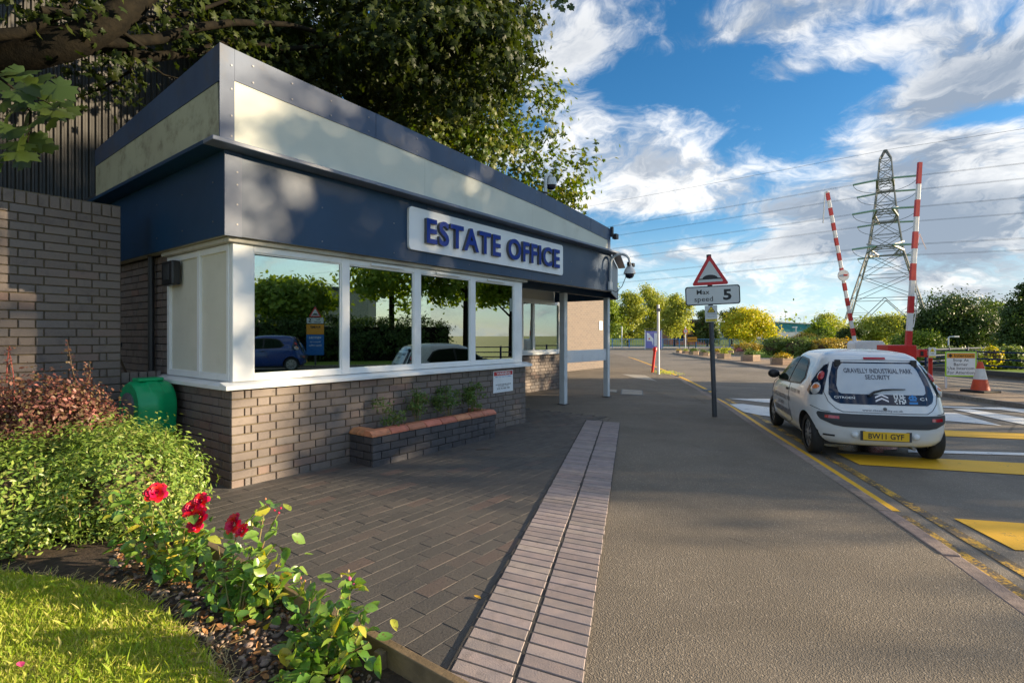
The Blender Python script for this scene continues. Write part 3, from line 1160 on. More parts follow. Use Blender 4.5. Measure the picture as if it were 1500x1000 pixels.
# bay window
PANES = [(.206, 1.226), (1.328, 2.336), (2.458, 3.454), (3.571, 4.542)]
ZG0, ZG1 = 1.105, 2.335
wf = empty('bay_window', (0, 0, 0), 0, office)
edges = [.0] + [q for p in PANES for q in p] + [4.764]
for i in range(0, len(edges), 2):
    a, b = edges[i], edges[i + 1]
    MB().box(a, b, -.012, .06, 1.045, 2.40).build('mullion' if 0 < i < len(edges) - 2 else 'corner_post', MAT['pvc_white'], wf, bevel=.006)
for a, b in PANES:
    MB().box(a + .0005, b - .0005, -.010, .058, 1.046, ZG0).build('bottom_rail', MAT['pvc_white'], wf, bevel=.004)
    MB().box(a + .0005, b - .0005, -.010, .058, ZG1, 2.399).build('top_rail', MAT['pvc_white'], wf, bevel=.004)
    c_ = (a + b) / 2
    gl = MB().box(a - c_, b - c_, -.003, .003, ZG0, ZG1).build('pane', MAT['office_glass'], wf, (c_, .036, 0), (0, 0, R(-2.0)))
    bd = MB()
    for (x0, x1, z0, z1) in [(a, a + .014, ZG0, ZG1), (b - .014, b, ZG0, ZG1), (a + .0145, b - .0145, ZG0, ZG0 + .014), (a + .0145, b - .0145, ZG1 - .014, ZG1)]:
        bd.box(x0, x1, .004, .016, z0, z1)
    bd.build('glazing_bead', MAT['pvc_white'], wf)
for (a, b) in [(1.62, 2.14), (2.72, 3.20), (3.83, 4.25), (.40, .42)][:3]:
    MB().box(a, b, -.045, -.0125, 2.352, 2.376).build('trickle_vent', MAT['pvc_white'], wf, bevel=.004)
sl = MB()
sl.add([(-.10, -.10, .972), (4.94, -.10, .972), (4.94, .04, .972), (-.10, .04, .972), (-.10, -.10, 1.012), (4.94, -.10, 1.012), (4.94, .04, 1.046), (-.10, .04, 1.046)],
       [(0, 3, 2, 1), (4, 5, 6, 7), (0, 1, 5, 4), (1, 2, 6, 5), (2, 3, 7, 6), (3, 0, 4, 7)])
sl.build('sill', MAT['pvc_white'], wf, bevel=.005)
sl = MB()
sl.add([(-.102, .042, .971), (-.102, 1.83, .971), (.04, 1.83, .971), (.04, .042, .971), (-.102, .042, 1.011), (-.102, 1.83, 1.011), (.04, 1.83, 1.044), (.04, .042, 1.044)],
       [(0, 1, 2, 3), (4, 7, 6, 5), (0, 4, 5, 1), (1, 5, 6, 2), (2, 6, 7, 3), (3, 7, 4, 0)])
sl.build('sill', MAT['pvc_white'], wf, bevel=.005)
# side of the bay: solid panels in a white frame
sf = empty('side_screen', (0, 0, 0), 0, office)
for (v0, v1, nm) in [(.062, .11, 'stile'), (.725, .79, 'mullion'), (1.525, 1.60, 'stile')]:
    MB().box(-.008, .05, v0, v1, 1.047, 2.401).build(nm, MAT['pvc_white'], sf, bevel=.005)
for (v0, v1) in [(.1105, .7245), (.7905, 1.5245)]:
    MB().box(.018, .045, v0, v1, 1.10, 2.335).build('panel', MAT['pvc_panel'], sf)
    MB().box(-.006, .048, v0, v1, 1.048, 1.115).build('rail', MAT['pvc_white'], sf, bevel=.004)
    MB().box(-.006, .048, v0, v1, 2.335, 2.398).build('rail', MAT['pvc_white'], sf, bevel=.004)
bxm = MB().box(-.10, -.0085, 1.20, 1.50, 2.06, 2.33)
ab = bxm.build('alarm_box', MAT['black_plastic'], office, bevel=.02, seg=3)
MB().box(-.105, -.1005, 1.27, 1.43, 2.12, 2.29).build('cover', MAT['dark_metal'], ab, bevel=.004)
MB().tube([(-.03, 2.02, .0), (-.03, 2.02, 2.45)], .035, 10).build('drainpipe', MAT['black_plastic'], office, smooth=50)
# cream head trim between window and fascia
MB().box(-.06, BAY, -.06, .05, 2.402, 2.448).build('head_trim', MAT['soffit'], office, bevel=.008)
MB().box(-.061, .05, .052, 1.62, 2.403, 2.449).build('head_trim', MAT['soffit'], office, bevel=.008)

# room behind the glass
room = empty('room', (0, 0, 0), 0, office)
MB().box(.21, 4.60, .21, 2.6, .45, .50).build('floor', MAT['interior'], room)
MB().box(.205, 4.64, 2.55, 2.62, .50, 2.46).build('wall', MAT['interior'], room)
MB().box(.05, .10, .07, 2.54, .50, 2.40).build('wall', MAT['interior'], room)
MB().box(.10, 4.64, .12, 2.54, 2.42, 2.445).build('ceiling', MAT['interior'], room)
MB().box(.5, 3.9, .5, 1.1, 1.05, 1.09).box(.6, .66, .55, 1.05, .5, 1.05).box(3.7, 3.76, .55, 1.05, .5, 1.05).build('desk', MAT['pvc_panel'], room)
MB().box(2.3, 2.75, .7, .74, 1.15, 1.45).box(2.5, 2.55, .72, .75, 1.09, 1.15).build('monitor', MAT['black_plastic'], room)

# recessed window
rwn = empty('recessed_window', (0, 2.65, 0), 0, office)
for (a, b) in [(6.9, 7.0), (8.36, 8.42), (8.84, 8.93), (10.12, 10.29)]:
    MB().box(a, b, -.03, .05, 1.05, 2.46).build('mullion', MAT['pvc_white'], rwn, bevel=.005)
for (a, b) in [(7.0, 8.36), (8.42, 8.84), (8.93, 10.12)]:
    MB().box(a, b, -.028, .048, 1.05, 1.11).build('rail', MAT['pvc_white'], rwn)
    MB().box(a, b, -.028, .048, 2.34, 2.459).build('rail', MAT['pvc_white'], rwn)
    MB().box(a, b, .01, .02, 1.11, 2.34).build('pane', MAT['office_glass'], rwn)
MB().box(6.85, 10.34, -.10, .05, .985, 1.049).build('sill', MAT['pvc_white'], rwn, bevel=.005)
MB().box(4.9, 6.895, -.02, .18, .985, 2.455).build('panel', MAT['pvc_panel'], rwn)
MB().box(6.9, 10.4, .6, .65, 1.0, 2.45).build('blind', MAT['interior'], rwn)

# blue fascia, with glossy corner flashing and screws
FZ0, FZ1 = 2.450, 3.248
fa = empty('fascia', (0, 0, 0), 0, office)
MB().box(-.124, .035, -.126, -.104, FZ0 - .006, FZ1).build('corner_flashing', MAT['navy_strip'], fa)
cuts = [.035, 2.45, 4.89, 7.30, 7.90]
for a, b in zip(cuts, cuts[1:]):
    MB().box(a + .0015, b - .0015, -.12, -.10, FZ0, FZ1).build('fascia_panel', MAT['navy'], fa)
MB().box(-.122, -.10, -.1035, 1.9, FZ0 + .001, FZ1).build('fascia_panel', MAT['navy'], fa)
MB().box(-.121, -.10, 1.903, 3.6, FZ0 + .001, FZ1).build('fascia_panel', MAT['navy'], fa)
MB().box(-.10, 7.9, -.0995, .02, FZ0 + .002, FZ0 + .012).build('soffit_strip', MAT['soffit'], fa)
MB().box(-.0995, .0, .0205, 3.6, FZ0 + .003, FZ0 + .013).build('soffit_strip', MAT['soffit'], fa)
sc = MB().lathe([(.009, -.003), (.007, .003)], 8)
sc.mapv(lambda x, y, z: (x, z, y))
scm = sc.mesh('screw', MAT['screw'])
for z in (2.56, 2.75, 2.94, 3.06):
    inst('screw', scm, fa, (-.01, -.1285, z))
for u_ in (.9, 1.9, 3.3, 4.3, 6.2, 7.1):
    inst('screw', scm, fa, (u_, -.1225, 2.53))
    inst('screw', scm, fa, (u_, -.1225, 2.90 if u_ < 2 or u_ > 5.9 else 3.19))
for v_ in (.12, .85, 1.55):
    for z in (2.60, 2.98):
        inst('screw', scm, fa, (-.1245, v_, z), (0, 0, R(-90)))
# splayed end of the canopy and the beam behind it on the posts
p1, p2 = Vector((7.902, -.12)), Vector((9.94, .72))
dd = (p2 - p1).normalized()
nn = Vector((-dd.y, dd.x)) * .02
MB().prism([tuple(p1), tuple(p2), tuple(p2 + nn), tuple(p1 + nn)], FZ0 - .03, FZ1 - .02).build('fascia_panel', MAT['navy'], fa)
MB().box(5.0, 9.93, .70, .74, FZ0 - .03, 2.72).build('beam', MAT['navy'], fa)
MB().box(9.92, 9.96, .745, 2.64, FZ0 - .03, FZ1 - .02).build('fascia_panel', MAT['navy'], fa)
# canopy soffit of boards with open joints
cs = empty('canopy_soffit', (0, 0, 0), 0, office)
MB().prism([(4.87, -.098), (7.88, -.098), (9.90, .73), (9.90, 2.62), (4.87, 2.62)], 2.80, 2.84).build('deck', MAT['soffit'], cs)
for k in range(11):
    v0 = -.06 + k * .24
    u1 = 7.8 if v0 < .1 else min(9.85, 7.9 + (v0 + .1) * 2.3)
    MB().box(4.90, u1, v0, v0 + .215, 2.755, 2.795).build('soffit_board', MAT['soffit'], cs)

# drip trim
dt = MB()
dt.box(-.305, 7.95, -.305, -.10, 3.252, 3.292)
dt.prism([(7.952, -.305), (10.02, .55), (10.02, .74), (7.952, -.11)], 3.225, 3.262)
dt.build('drip_trim', MAT['trim_grey'], office, bevel=.006)
MB().box(-.3055, -.10, -.0995, 3.65, 3.251, 3.291).build('drip_trim', MAT['navy'], office, bevel=.004)

# parapet: cream band, stepped top strip (measured along the roof line)
pp = empty('parapet', (0, 0, 0), 0, office)
top_px = [(322.5, 63), (343, 73), (450, 122.4), (550, 166.6), (696, 234.6), (793, 282), (865, 319.6), (893.6, 335.5)]
TOP = [PV(x, y, -.2) for x, y in top_px]
BOT = [(-.2, 3.893), (-.072, 3.890), (.674, 3.862), (1.556, 3.838), (3.344, 3.778), (5.069, 3.700), (6.815, 3.570), (7.67, 3.495)]


def vpanel(name, pts, v0, v1, mat, par):
    """upright panel with outline pts in (u, z) between depths v0 < v1"""
    n = len(pts)
    mb = MB()
    mb.add([(p[0], v0, p[1]) for p in pts] + [(p[0], v1, p[1]) for p in pts],
           [tuple(range(n)), tuple(range(2 * n - 1, n - 1, -1))] + [(i, n + i, n + (i + 1) % n, (i + 1) % n) for i in range(n)])
    o = mb.build(name, mat, par)
    bm = bmesh.new()
    bm.from_mesh(o.data)
    bmesh.ops.recalc_face_normals(bm, faces=bm.faces)
    bm.to_mesh(o.data)
    bm.free()
    return o


zt = lambda u_: np.interp(u_, [p[0] for p in TOP], [p[1] for p in TOP])
zb = lambda u_: np.interp(u_, [p[0] for p in BOT], [p[1] for p in BOT])
vpanel('corner_flashing', [(-.204, 3.294), (-.072, 3.294), (-.072, zt(-.072)), (-.204, zt(-.204))], -.208, -.196, MAT['navy_strip'], pp)
jn = [-.072, 1.556, 3.344, 5.069, 6.815, 7.67]
for a, b in zip(jn, jn[1:]):
    us = [a + .002] + [u_ for u_, _ in TOP if a < u_ < b] + [b - .002]
    vpanel('strip_panel', [(u_, zb(u_)) for u_ in us] + [(u_, zt(u_)) for u_ in us[::-1]], -.210 + rnd.uniform(-.002, .002), -.18, MAT['navy_strip'], pp)
us = [-.072, .674, 1.556, 3.344, 5.069, 6.815, 7.56]
cc = [-.072, 2.35, 4.80, 7.56]
for a, b in zip(cc, cc[1:]):
    uu = [a + .001] + [q for q in us if a < q < b] + [b - .001]
    vpanel('cream_panel', [(u_, 3.293) for u_ in uu] + [(u_, zb(u_)) for u_ in uu[::-1]], -.2, -.17, MAT['cream'], pp)
vpanel('end_strip', [(7.561, 3.293), (7.67, 3.293), (7.67, zb(7.67)), (7.561, zb(7.561))], -.2085, -.17, MAT['navy_strip'], pp)
for u_ in (.1, .5, .95, 1.45, 2.2, 3.1, 4.0, 4.9, 5.9, 6.7):
    inst('screw', scm, pp, (u_, -.213, zb(u_) + .05))
    inst('screw', scm, pp, (u_, -.213, zb(u_) + .21))
for z in (3.36, 3.55, 3.8, 4.02):
    inst('screw', scm, pp, (-.10, -.2105, z))
# side of the parapet
mb = MB()
mb.add([(-.2, -.19, 3.293), (-.2, 3.50, 3.293), (-.2, 3.50, 3.78), (-.2, -.15, 3.84), (-.17, -.19, 3.293), (-.17, 3.5, 3.293), (-.17, 3.5, 3.78), (-.17, -.15, 3.84)],
       [(0, 3, 2, 1), (4, 5, 6, 7), (0, 1, 5, 4), (1, 2, 6, 5), (2, 3, 7, 6), (3, 0, 4, 7)])
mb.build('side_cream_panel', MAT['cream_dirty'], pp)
mb = MB()
mb.add([(-.206, -.195, 3.843), (-.206, 3.52, 3.782), (-.206, 3.52, 4.0), (-.206, -.195, 4.188), (-.17, -.195, 3.843), (-.17, 3.52, 3.782), (-.17, 3.52, 4.0), (-.17, -.195, 4.188)],
       [(0, 3, 2, 1), (4, 5, 6, 7), (0, 1, 5, 4), (1, 2, 6, 5), (2, 3, 7, 6), (3, 0, 4, 7)])
mb.build('side_strip_panel', MAT['navy_strip'], pp)
MB().box(-.165, 7.6, -.165, 5.9, 3.30, 3.45).build('roof', MAT['dark_metal'], office)
MB().box(-.0985, 4.6, .03, 3.4, 2.47, 3.29).build('ceiling_void', MAT['interior'], office)

# posts and the white rail between them
for (u_, v_, w_) in [(7.28, .72, .13), (9.12, .62, .12)]:
    MB().box(u_ - w_ / 2, u_ + w_ / 2, v_ - w_ / 2, v_ + w_ / 2, .0, FZ0 - .032 + (0 if v_ < .7 else .0)).build('post', MAT['light_grey_paint'], office, bevel=.008)
    MB().box(u_ - w_ / 2 - .03, u_ + w_ / 2 + .03, v_ - w_ / 2 - .03, v_ + w_ / 2 + .03, .0, .018).build('base_plate', MAT['dark_metal'], office)
a, b = Vector((7.35, .715)), Vector((9.055, .622))
MB().bar((a.x, a.y, 1.03), (b.x, b.y, 1.03), .045, .27).build('rail_panel', MAT['white_paintwork'], office, bevel=.005)

# sign board with raised letters
SB0, SB1, SZ0, SZ1 = 2.115, 5.84, 2.605, 3.158
rr, pts = .05, []
for (cx_, cz_, a0) in [(SB1 - rr, SZ1 - rr, 0), (SB0 + rr, SZ1 - rr, 90), (SB0 + rr, SZ0 + rr, 180), (SB1 - rr, SZ0 + rr, 270)]:
    for k in range(6):
        an = R(a0 + 18 * k)
        pts.append((cx_ + rr * math.cos(an), cz_ + rr * math.sin(an)))
board = vpanel('sign_board', pts, -.160, -.1215, MAT['sign_white'], office)
v_, f_ = text_geo('ESTATE OFFICE', 3.28, .335, bold=.026, extrude=.5, cx_=0, cy_=0, res=5, space=1.14)
for (vv, ff) in islands(v_, f_):
    z = vv[:, 2]
    zn = (z - z.min()) / (z.max() - z.min())
    P3 = [(2.375 + q[0], -.163 - .048 * k, 2.712 + q[1]) for q, k in zip(vv, zn)]
    mb = MB()
    for fc in ff:
        ks = [zn[i] for i in fc]
        mb.add([P3[i] for i in fc], [tuple(range(len(fc)))], 0 if min(ks) > .9 else 1)
    mb.build('letter', [MAT['letter_blue'], MAT['letter_side']], board)

# the other brick wing behind the canopy: fine brickwork too far away to lay singly
m_, nt, bs = newmat('far_brick')
P = pos(nt)
ux = nt.n('ShaderNodeVectorMath', operation='DOT_PRODUCT'); nt.put(ux.inputs[0], P); ux.inputs[1].default_value = tuple(U)
sp = nt.n('ShaderNodeSeparateXYZ'); nt.link(P, sp.inputs[0])
cb = nt.n('ShaderNodeCombineXYZ'); nt.link(ux.outputs['Value'], cb.inputs[0]); nt.link(sp.outputs[2], cb.inputs[1])
bt = nt.n('ShaderNodeTexBrick')
nt.link(cb.outputs[0], bt.inputs['Vector'])
bt.inputs['Color1'].default_value = (.15, .112, .092, 1)
bt.inputs['Color2'].default_value = (.115, .088, .078, 1)
bt.inputs['Mortar'].default_value = (.175, .158, .138, 1)
bt.inputs['Scale'].default_value = 1.0
bt.inputs['Mortar Size'].default_value = .012
bt.inputs['Brick Width'].default_value = .258
bt.inputs['Row Height'].default_value = .0872
nt.link(bt.outputs['Color'], bs.inputs['Base Color'])
bs.inputs['Roughness'].default_value = .8
wing = empty('brick_wing', L2W(12.5, 6.05), UA)
tag(wing, 'sunlit pale brick wall of the wing behind the canopy posts', 'building')
MB().box(0, 7.1, 0, 6, -.05, 3.55).build('wall', MAT['far_brick'], wing)
MB().box(-.2, 7.2, -.1, 6.1, 3.551, 3.85).build('roof', MAT['navy_strip'], wing)
MB().box(6.50, 6.80, -.03, -.001, 1.75, 2.15).build('notice', MAT['sign_white'], wing)

# corrugated shed behind the office
shed = empty('corrugated_shed', L2W(-9, 4.9), UA)
tag(shed, 'dark corrugated metal shed looming behind the brick wall under the trees', 'shed')
mb = MB()
n = 150
xs = [i * .085 for i in range(n + 1)]
prof = []
for i in range(n):
    x = i * .0835
    prof += [(x, 0), (x + .030, 0), (x + .046, -.03), (x + .068, -.03)]
zs = [0, 9.0]
vs, fs = [], []
for (x, y) in prof:
    zt_ = 9.6 if x < 9.6 else 9.6 - (x - 9.6) * .55
    vs += [(x, y, 0), (x, y, zt_)]
for i in range(len(prof) - 1):
    fs.append((2 * i, 2 * i + 2, 2 * i + 3, 2 * i + 1))
mb.add(vs, fs)
mb.build('cladding', MAT['corrugated'], shed)
MB().box(0, 12.3, .04, 5, 0, 8.0).build('core', MAT['interior'], shed)

# tall brick wall at the left, laid brick by brick
WL = 2.2
lw = empty('brick_wall', L2W(-.42 - WL, 1.72), UA)
tag(lw, 'tall dark brick boundary wall left of the office, capped with upright headers', 'wall')
body = MB().box(0, WL, 0, .22, -.05, 2.93).build('body', MAT['mortar'], lw)
lay(body, WL, 33, 300, ht=.0872, flip=True, header_top=True)
low = empty('low_wall', L2W(-.42, 1.74), UA)
tag(low, 'low dark brick wall filling the gap behind the green hose reel', 'wall')
lb = MB().box(.001, .40, 0, .2, -.05, 1.06).build('body', MAT['mortar_dark'], low)
lay(lb, .40, 12, None, header_top=True)
# broom leaning in the gap
br = empty('broom', L2W(-.26, 2.02))
tag(br, 'dark broom leaning in the gap between brick wall and office', 'broom')
MB().tube([(0, 0, .02), (.02, .0, .95), (-.14, -.02, 1.36)], .012, 6).build('handle', MAT['twig'], br, smooth=50)
MB().box(-.22, -.10, -.06, .02, 1.36, 1.42).build('head', MAT['dark_metal'], br, (.02, 0, 0), bevel=.01)

# ------------------------------------------------------------------ brick paving, soldier strip
pv = sheet('brick_paving', [[tuple(L2W(*p).to_2d()) for p in ((-.83, 1.7), (.0, 1.7), (.0, .0), (BAY, .0), (BAY, 1.0), (6.15, 1.0), (5.70, -.95), (-.83, -3.95), (-.83, -2.0))]], .0128, MAT['joint_sand'], None, 'structure')
PAVL, PAVW = .247, .1185
pm_shared = MB()
bz = .0045
v = [(-.5, -.5, 0), (.5, -.5, 0), (.5, .5, 0), (-.5, .5, 0)]


def slab(name, lx, ly, h, ch, mat):
    a, b = lx / 2, ly / 2
    vv = [(-a, -b, 0), (a, -b, 0), (a, b, 0), (-a, b, 0), (-a, -b, h - ch), (a, -b, h - ch), (a, b, h - ch), (-a, b, h - ch),
          (-a + ch, -b + ch, h), (a - ch, -b + ch, h), (a - ch, b - ch, h), (-a + ch, b - ch, h)]
    ff = [(0, 1, 5, 4), (1, 2, 6, 5), (2, 3, 7, 6), (3, 0, 4, 7), (4, 5, 9, 8), (5, 6, 10, 9), (6, 7, 11, 10), (7, 4, 8, 11), (8, 9, 10, 11)]
    return MB().add(vv, ff).mesh(name, MAT[mat])


# strip direction in building axes
eL, eU, eV = Vector((.226, .974)).normalized(), 0, 0
eU = eL.x * U.x + eL.y * U.y
eV = eL.x * V.x + eL.y * V.y
s0 = Vector(G(650, 1000)) - eL * .75
us0, vs0 = (Vector((s0.x, s0.y, 0)) - C0).dot(U), (Vector((s0.x, s0.y, 0)) - C0).dot(V)


def strip_v(u_):
    return vs0 + (u_ - us0) * eV / eU       # left edge of the strip


cand = []
r = 0
v_ = .94
while v_ > -5.2:
    u_ = -.83 + (r % 2) * PAVL / 2 + rnd.uniform(0, .01)
    while u_ < 6.1:
        uc = u_ + PAVL / 2
        inside = (v_ < -.07 or uc < -.06 - .02 or uc > BAY + .06)
        if inside and v_ > strip_v(uc) - .28 and uc - PAVL / 2 > -.84:
            cand.append((uc, v_))
        u_ += PAVL + .006
    v_ -= PAVW + .005
    r += 1
cand.sort(key=lambda c_: (L2W(*c_) - Vector((-.3, 0, 0))).length)
pmsh = slab('paver', PAVL + .001, PAVW + .001, .012, .002, 'paver')
mass = MB()
for i, (u_, v_) in enumerate(cand):
    p = L2W(u_, v_, .0025 + rnd.uniform(-.0012, .0012))
    if i < 300:
        inst('paver', pmsh, pv, p, (rnd.uniform(-.004, .004), rnd.uniform(-.004, .004), UA + rnd.uniform(-.008, .008)))
    else:
        a, b, h = PAVL / 2, PAVW / 2, .012
        q = [(-a, -b), (a, -b), (a, b), (-a, b)]
        top = [L2W(u_ + x * .985, v_ + y * .97, .0145) for x, y in q]
        bot = [L2W(u_ + x, v_ + y, .0045) for x, y in q]
        mass.add([tuple(t) for t in bot + top], [(4, 5, 6, 7), (0, 1, 5, 4), (1, 2, 6, 5), (2, 3, 7, 6), (3, 0, 4, 7)])
mo = mass.build('paver_mass', MAT['paver_mass'], pv)
mo['kind'] = 'stuff'

SB = .285
wdir = Vector((math.cos(R(-26)), math.sin(R(-26)), 0))
e3 = Vector((eL.x, eL.y, 0))
s3 = Vector((s0.x, s0.y, 0))
STP = .0890
rows = int(7.75 / STP)
end = s3 + e3 * rows * STP
base = [s3 - wdir * .005, end - wdir * .005, end + wdir * .605, s3 + wdir * .605]
stp = MB().prism([tuple(p.to_2d()) for p in base], .001, .0238).build('brick_strip', MAT['mortar_dark'])
tag(stp, kind='structure')
smsh = slab('strip_brick', SB, .0795, .016, .0035, 'paver_red')
for vt_ in smsh.vertices:
    vt_.co.x -= .23 * vt_.co.y          # ends cut along the run of the strip
for i in range(rows):
    for k in range(2):
        p = s3 + e3 * (i + .5) * STP + wdir * (.012 + SB / 2 + k * (SB + .020) + rnd.uniform(-.0025, .0025))
        p.z = .011 + rnd.uniform(-.0015, .0015)
        inst('strip_brick', smsh, stp, p, (rnd.uniform(-.004, .004), rnd.uniform(-.006, .006), R(-26) + rnd.uniform(-.010, .010)))

# ------------------------------------------------------------------ flower bed, lawn, timber edging
bed = sheet('flower_bed', [[tuple(L2W(*p).to_2d()) for p in ((-.87, 1.69), (-.87, -6.2), (-3.2, -6.2), (-6, -2), (-6, 1.69))]], .030, MAT['soil'], None, 'structure')
te = empty('timber_edging', L2W(-.85, -1.3), UA)
tag(te, 'weathered timber board edging the flower bed beside the paving', 'edging')
MB().box(-.022, .022, -2.75, .95, .0, .125).build('board', MAT['timber'], te, bevel=.004)
MB().box(-.022, .022, .955, 3.0, .0, .118).build('board', MAT['timber'], te, bevel=.004)
for vv in (-2.1, -.9, .4):
    MB().box(-.062, -.0225, vv, vv + .045, .0, .105).build('peg', MAT['timber'], te, bevel=.003)

lawn_px = [(-60, 832), (0, 838), (70, 846), (135, 856), (205, 872), (250, 905), (290, 945), (318, 975), (345, 1012)]
lawn_in = [G(x, y, .05) for x, y in lawn_px]
lawn_poly = [(-9, 3.6)] + lawn_in + [(-.78, 1.6), (-.9, .2), (-9, .2)]
lawn = MB().prism(lawn_poly, .0, .05).build('lawn', MAT['lawn_soil'])
tag(lawn, kind='structure')


def in_poly(x, y, poly):
    c = np.zeros(len(x), bool)
    n = len(poly)
    for i in range(n):
        x0, y0 = poly[i]
        x1, y1 = poly[(i + 1) % n]
        hit = ((y0 > y) != (y1 > y)) & (x < (x1 - x0) * (y - y0) / (y1 - y0 + 1e-12) + x0)
        c ^= hit
    return c


N0 = 420000
gx, gy = nrg.uniform(-4.6, -.7, N0), nrg.uniform(1.7, 3.4, N0)
ok = in_poly(gx, gy, lawn_poly)
gx, gy = gx[ok][:150000], gy[ok][:150000]
n = len(gx)
Pg = np.stack([gx, gy, np.full(n, .048)], 1)
# blades stand up: leaf x axis points up with a lean, normal sideways
lean = nrg.normal(size=(n, 2)) * .75
upv = np.stack([lean[:, 0], lean[:, 1], np.ones(n)], 1)
upv /= np.linalg.norm(upv, axis=1, keepdims=True)
side = np.cross(upv, nrg.normal(size=(n, 3)))
side /= np.linalg.norm(side, axis=1, keepdims=True)
nor = np.cross(side, upv)
sz = nrg.uniform(.012, .045, n) * (1 + 1.1 * (nrg.random(n) > .97))
wd = nrg.uniform(.0007, .0017, n)
bend = nor * (sz * nrg.uniform(-.3, .3, n))[:, None]
Vv = np.stack([Pg - side * wd[:, None], Pg + side * wd[:, None], Pg + upv * (sz * .6)[:, None] + side * (wd * .8)[:, None], Pg + upv * sz[:, None] + bend], 1).reshape(-1, 3)
me = bpy.data.meshes.new('grass')
idx = (np.array([0, 1, 2, 0, 2, 3])[None, :] + (np.arange(n) * 4)[:, None]).ravel()
me.vertices.add(len(Vv)); me.vertices.foreach_set('co', Vv.astype(np.float32).ravel())
me.loops.add(len(idx)); me.loops.foreach_set('vertex_index', idx.astype(np.int32))
me.polygons.add(2 * n); me.polygons.foreach_set('loop_start', (np.arange(2 * n) * 3).astype(np.int32)); me.polygons.foreach_set('loop_total', np.full(2 * n, 3, np.int32))
me.update(calc_edges=True)
me.materials.append(MAT['grass'])
tag(inst('grass', me), 'short sunlit lawn grass with straw-coloured patches by the flower bed', 'grass', kind='stuff')
# dry grass fringe where the lawn meets the bed
fr = MB()
for i in range(420):
    t = rnd.random() * (len(lawn_in) - 1.01)
    k = int(t)
    a, b = Vector(lawn_in[k]), Vector(lawn_in[k + 1])
    p = a.lerp(b, t - k) + Vector((rnd.gauss(.0, .035), rnd.gauss(0, .035)))
    an, L = rnd.uniform(0, 6.28), rnd.uniform(.03, .10)
    q = Vector((p.x + L * math.cos(an), p.y + L * math.sin(an), .05 + rnd.uniform(0, .035)))
    fr.bar((p.x, p.y, .048), q, .0022, .0015)
tag(fr.build('dry_grass', MAT['straw']), 'straw-dry grass stems fringing the lawn edge', 'grass', kind='stuff')

# pebbles and dead leaves on the bed
bm = bmesh.new()
bmesh.ops.create_icosphere(bm, subdivisions=2, radius=1)
pebs = []
for k in range(3):
    b2 = bm.copy()
    for vt in b2.verts:
        q = 1 + .16 * math.sin(3.1 * vt.co.x + k * 2) + .12 * math.cos(4.3 * vt.co.y + k)
        vt.co = Vector((vt.co.x * q, vt.co.y * .78 * q, vt.co.z * .55))
    m2 = bpy.data.meshes.new('pebble')
    b2.to_mesh(m2)
    for pl in m2.polygons:
        pl.use_smooth = True
    m2.materials.append(MAT['pebble'])
    pebs.append(m2)
    b2.free()
bm.free()
bm = bmesh.new(); bmesh.ops.create_icosphere(bm, subdivisions=1, radius=1)
iv = np.array([v.co[:] for v in bm.verts]); ifc = [tuple(v.index for v in f.verts) for f in bm.faces]; bm.free()
pmass = MB()
bed_px = [(150, 850), (215, 868), (260, 905), (300, 945), (330, 985), (345, 1005), (560, 1005), (470, 935), (400, 880), (330, 830), (250, 790), (170, 800)]
bed_poly = [G(x, y, .03) for x, y in bed_px]
px_ = nrg.uniform(-2.9, -.5, 6000); py_ = nrg.uniform(2.0, 3.8, 6000)
okb = in_poly(px_, py_, bed_poly)
px_, py_ = px_[okb], py_[okb]
for i in range(min(900, len(px_))):
    s_ = rnd.uniform(.006, .016) if i > 130 else rnd.uniform(.013, .026)
    if i <= 130:
        inst('pebble', pebs[i % 3], bed, (px_[i], py_[i], .03 + s_ * .3), (rnd.uniform(-.3, .3), rnd.uniform(-.3, .3), rnd.uniform(0, 6)), (s_, s_, s_))
    else:
        an = rnd.uniform(0, 6.28)
        c_, sn = math.cos(an), math.sin(an)
        pmass.add([(px_[i] + s_ * (c_ * q[0] - sn * q[1] * .75), py_[i] + s_ * (sn * q[0] + c_ * q[1] * .75), .031 + s_ * (.3 + q[2] * .6)) for q in iv], ifc)
po = pmass.build('pebble_mass', MAT['pebble_mass'], bed, smooth=80)
po['kind'] = 'stuff'
k = 700
Pl = np.stack([px_[900:900 + k], py_[900:900 + k], nrg.uniform(.035, .05, len(px_[900:900 + k]))], 1)
Nl = nrg.normal(size=Pl.shape) * .5; Nl[:, 2] += 1
lo = inst('leaf_litter', leaf_mesh('leaf_litter', MAT['dry_leaf'], Pl, Nl, nrg.uniform(.018, .05, len(Pl)), ROSE), bed)
lo['kind'] = 'stuff'
for (x, y, lab) in [(704, 876, 'small yellow fallen leaf lying on the brick paving by the brick strip'), (32, 978, 'pink rose petal dropped on the lawn at the bottom left'), (708, 658, 'thin fallen twig on the brick paving near the planter')]:
    g_ = G(x, y, .02 if x != 32 else .08)
    if x == 708:
        MBt = MB().tube([(-.10, 0, .004), (0, .012, .006), (.11, -.006, .004)], .004, 5)
        o = MBt.build('twig', MAT['twig'], None, (g_[0], g_[1], .014))
        tag(o, lab, 'twig')
    else:
        o = inst('fallen_leaf' if x != 32 else 'rose_petal', MB().add([tuple(q) for q in ROSE[0]], ROSE[1]).mesh('fallen_leaf', pm('leaf_yellow', (.62, .36, .02), None, 1, .6) if x != 32 else MAT['petal_pink']), None,
                 (g_[0], g_[1], .019 if x != 32 else .085), (.15, -.1, 2.5), (.05, .05, .05))
        tag(o, lab, 'leaf' if x != 32 else 'petal')

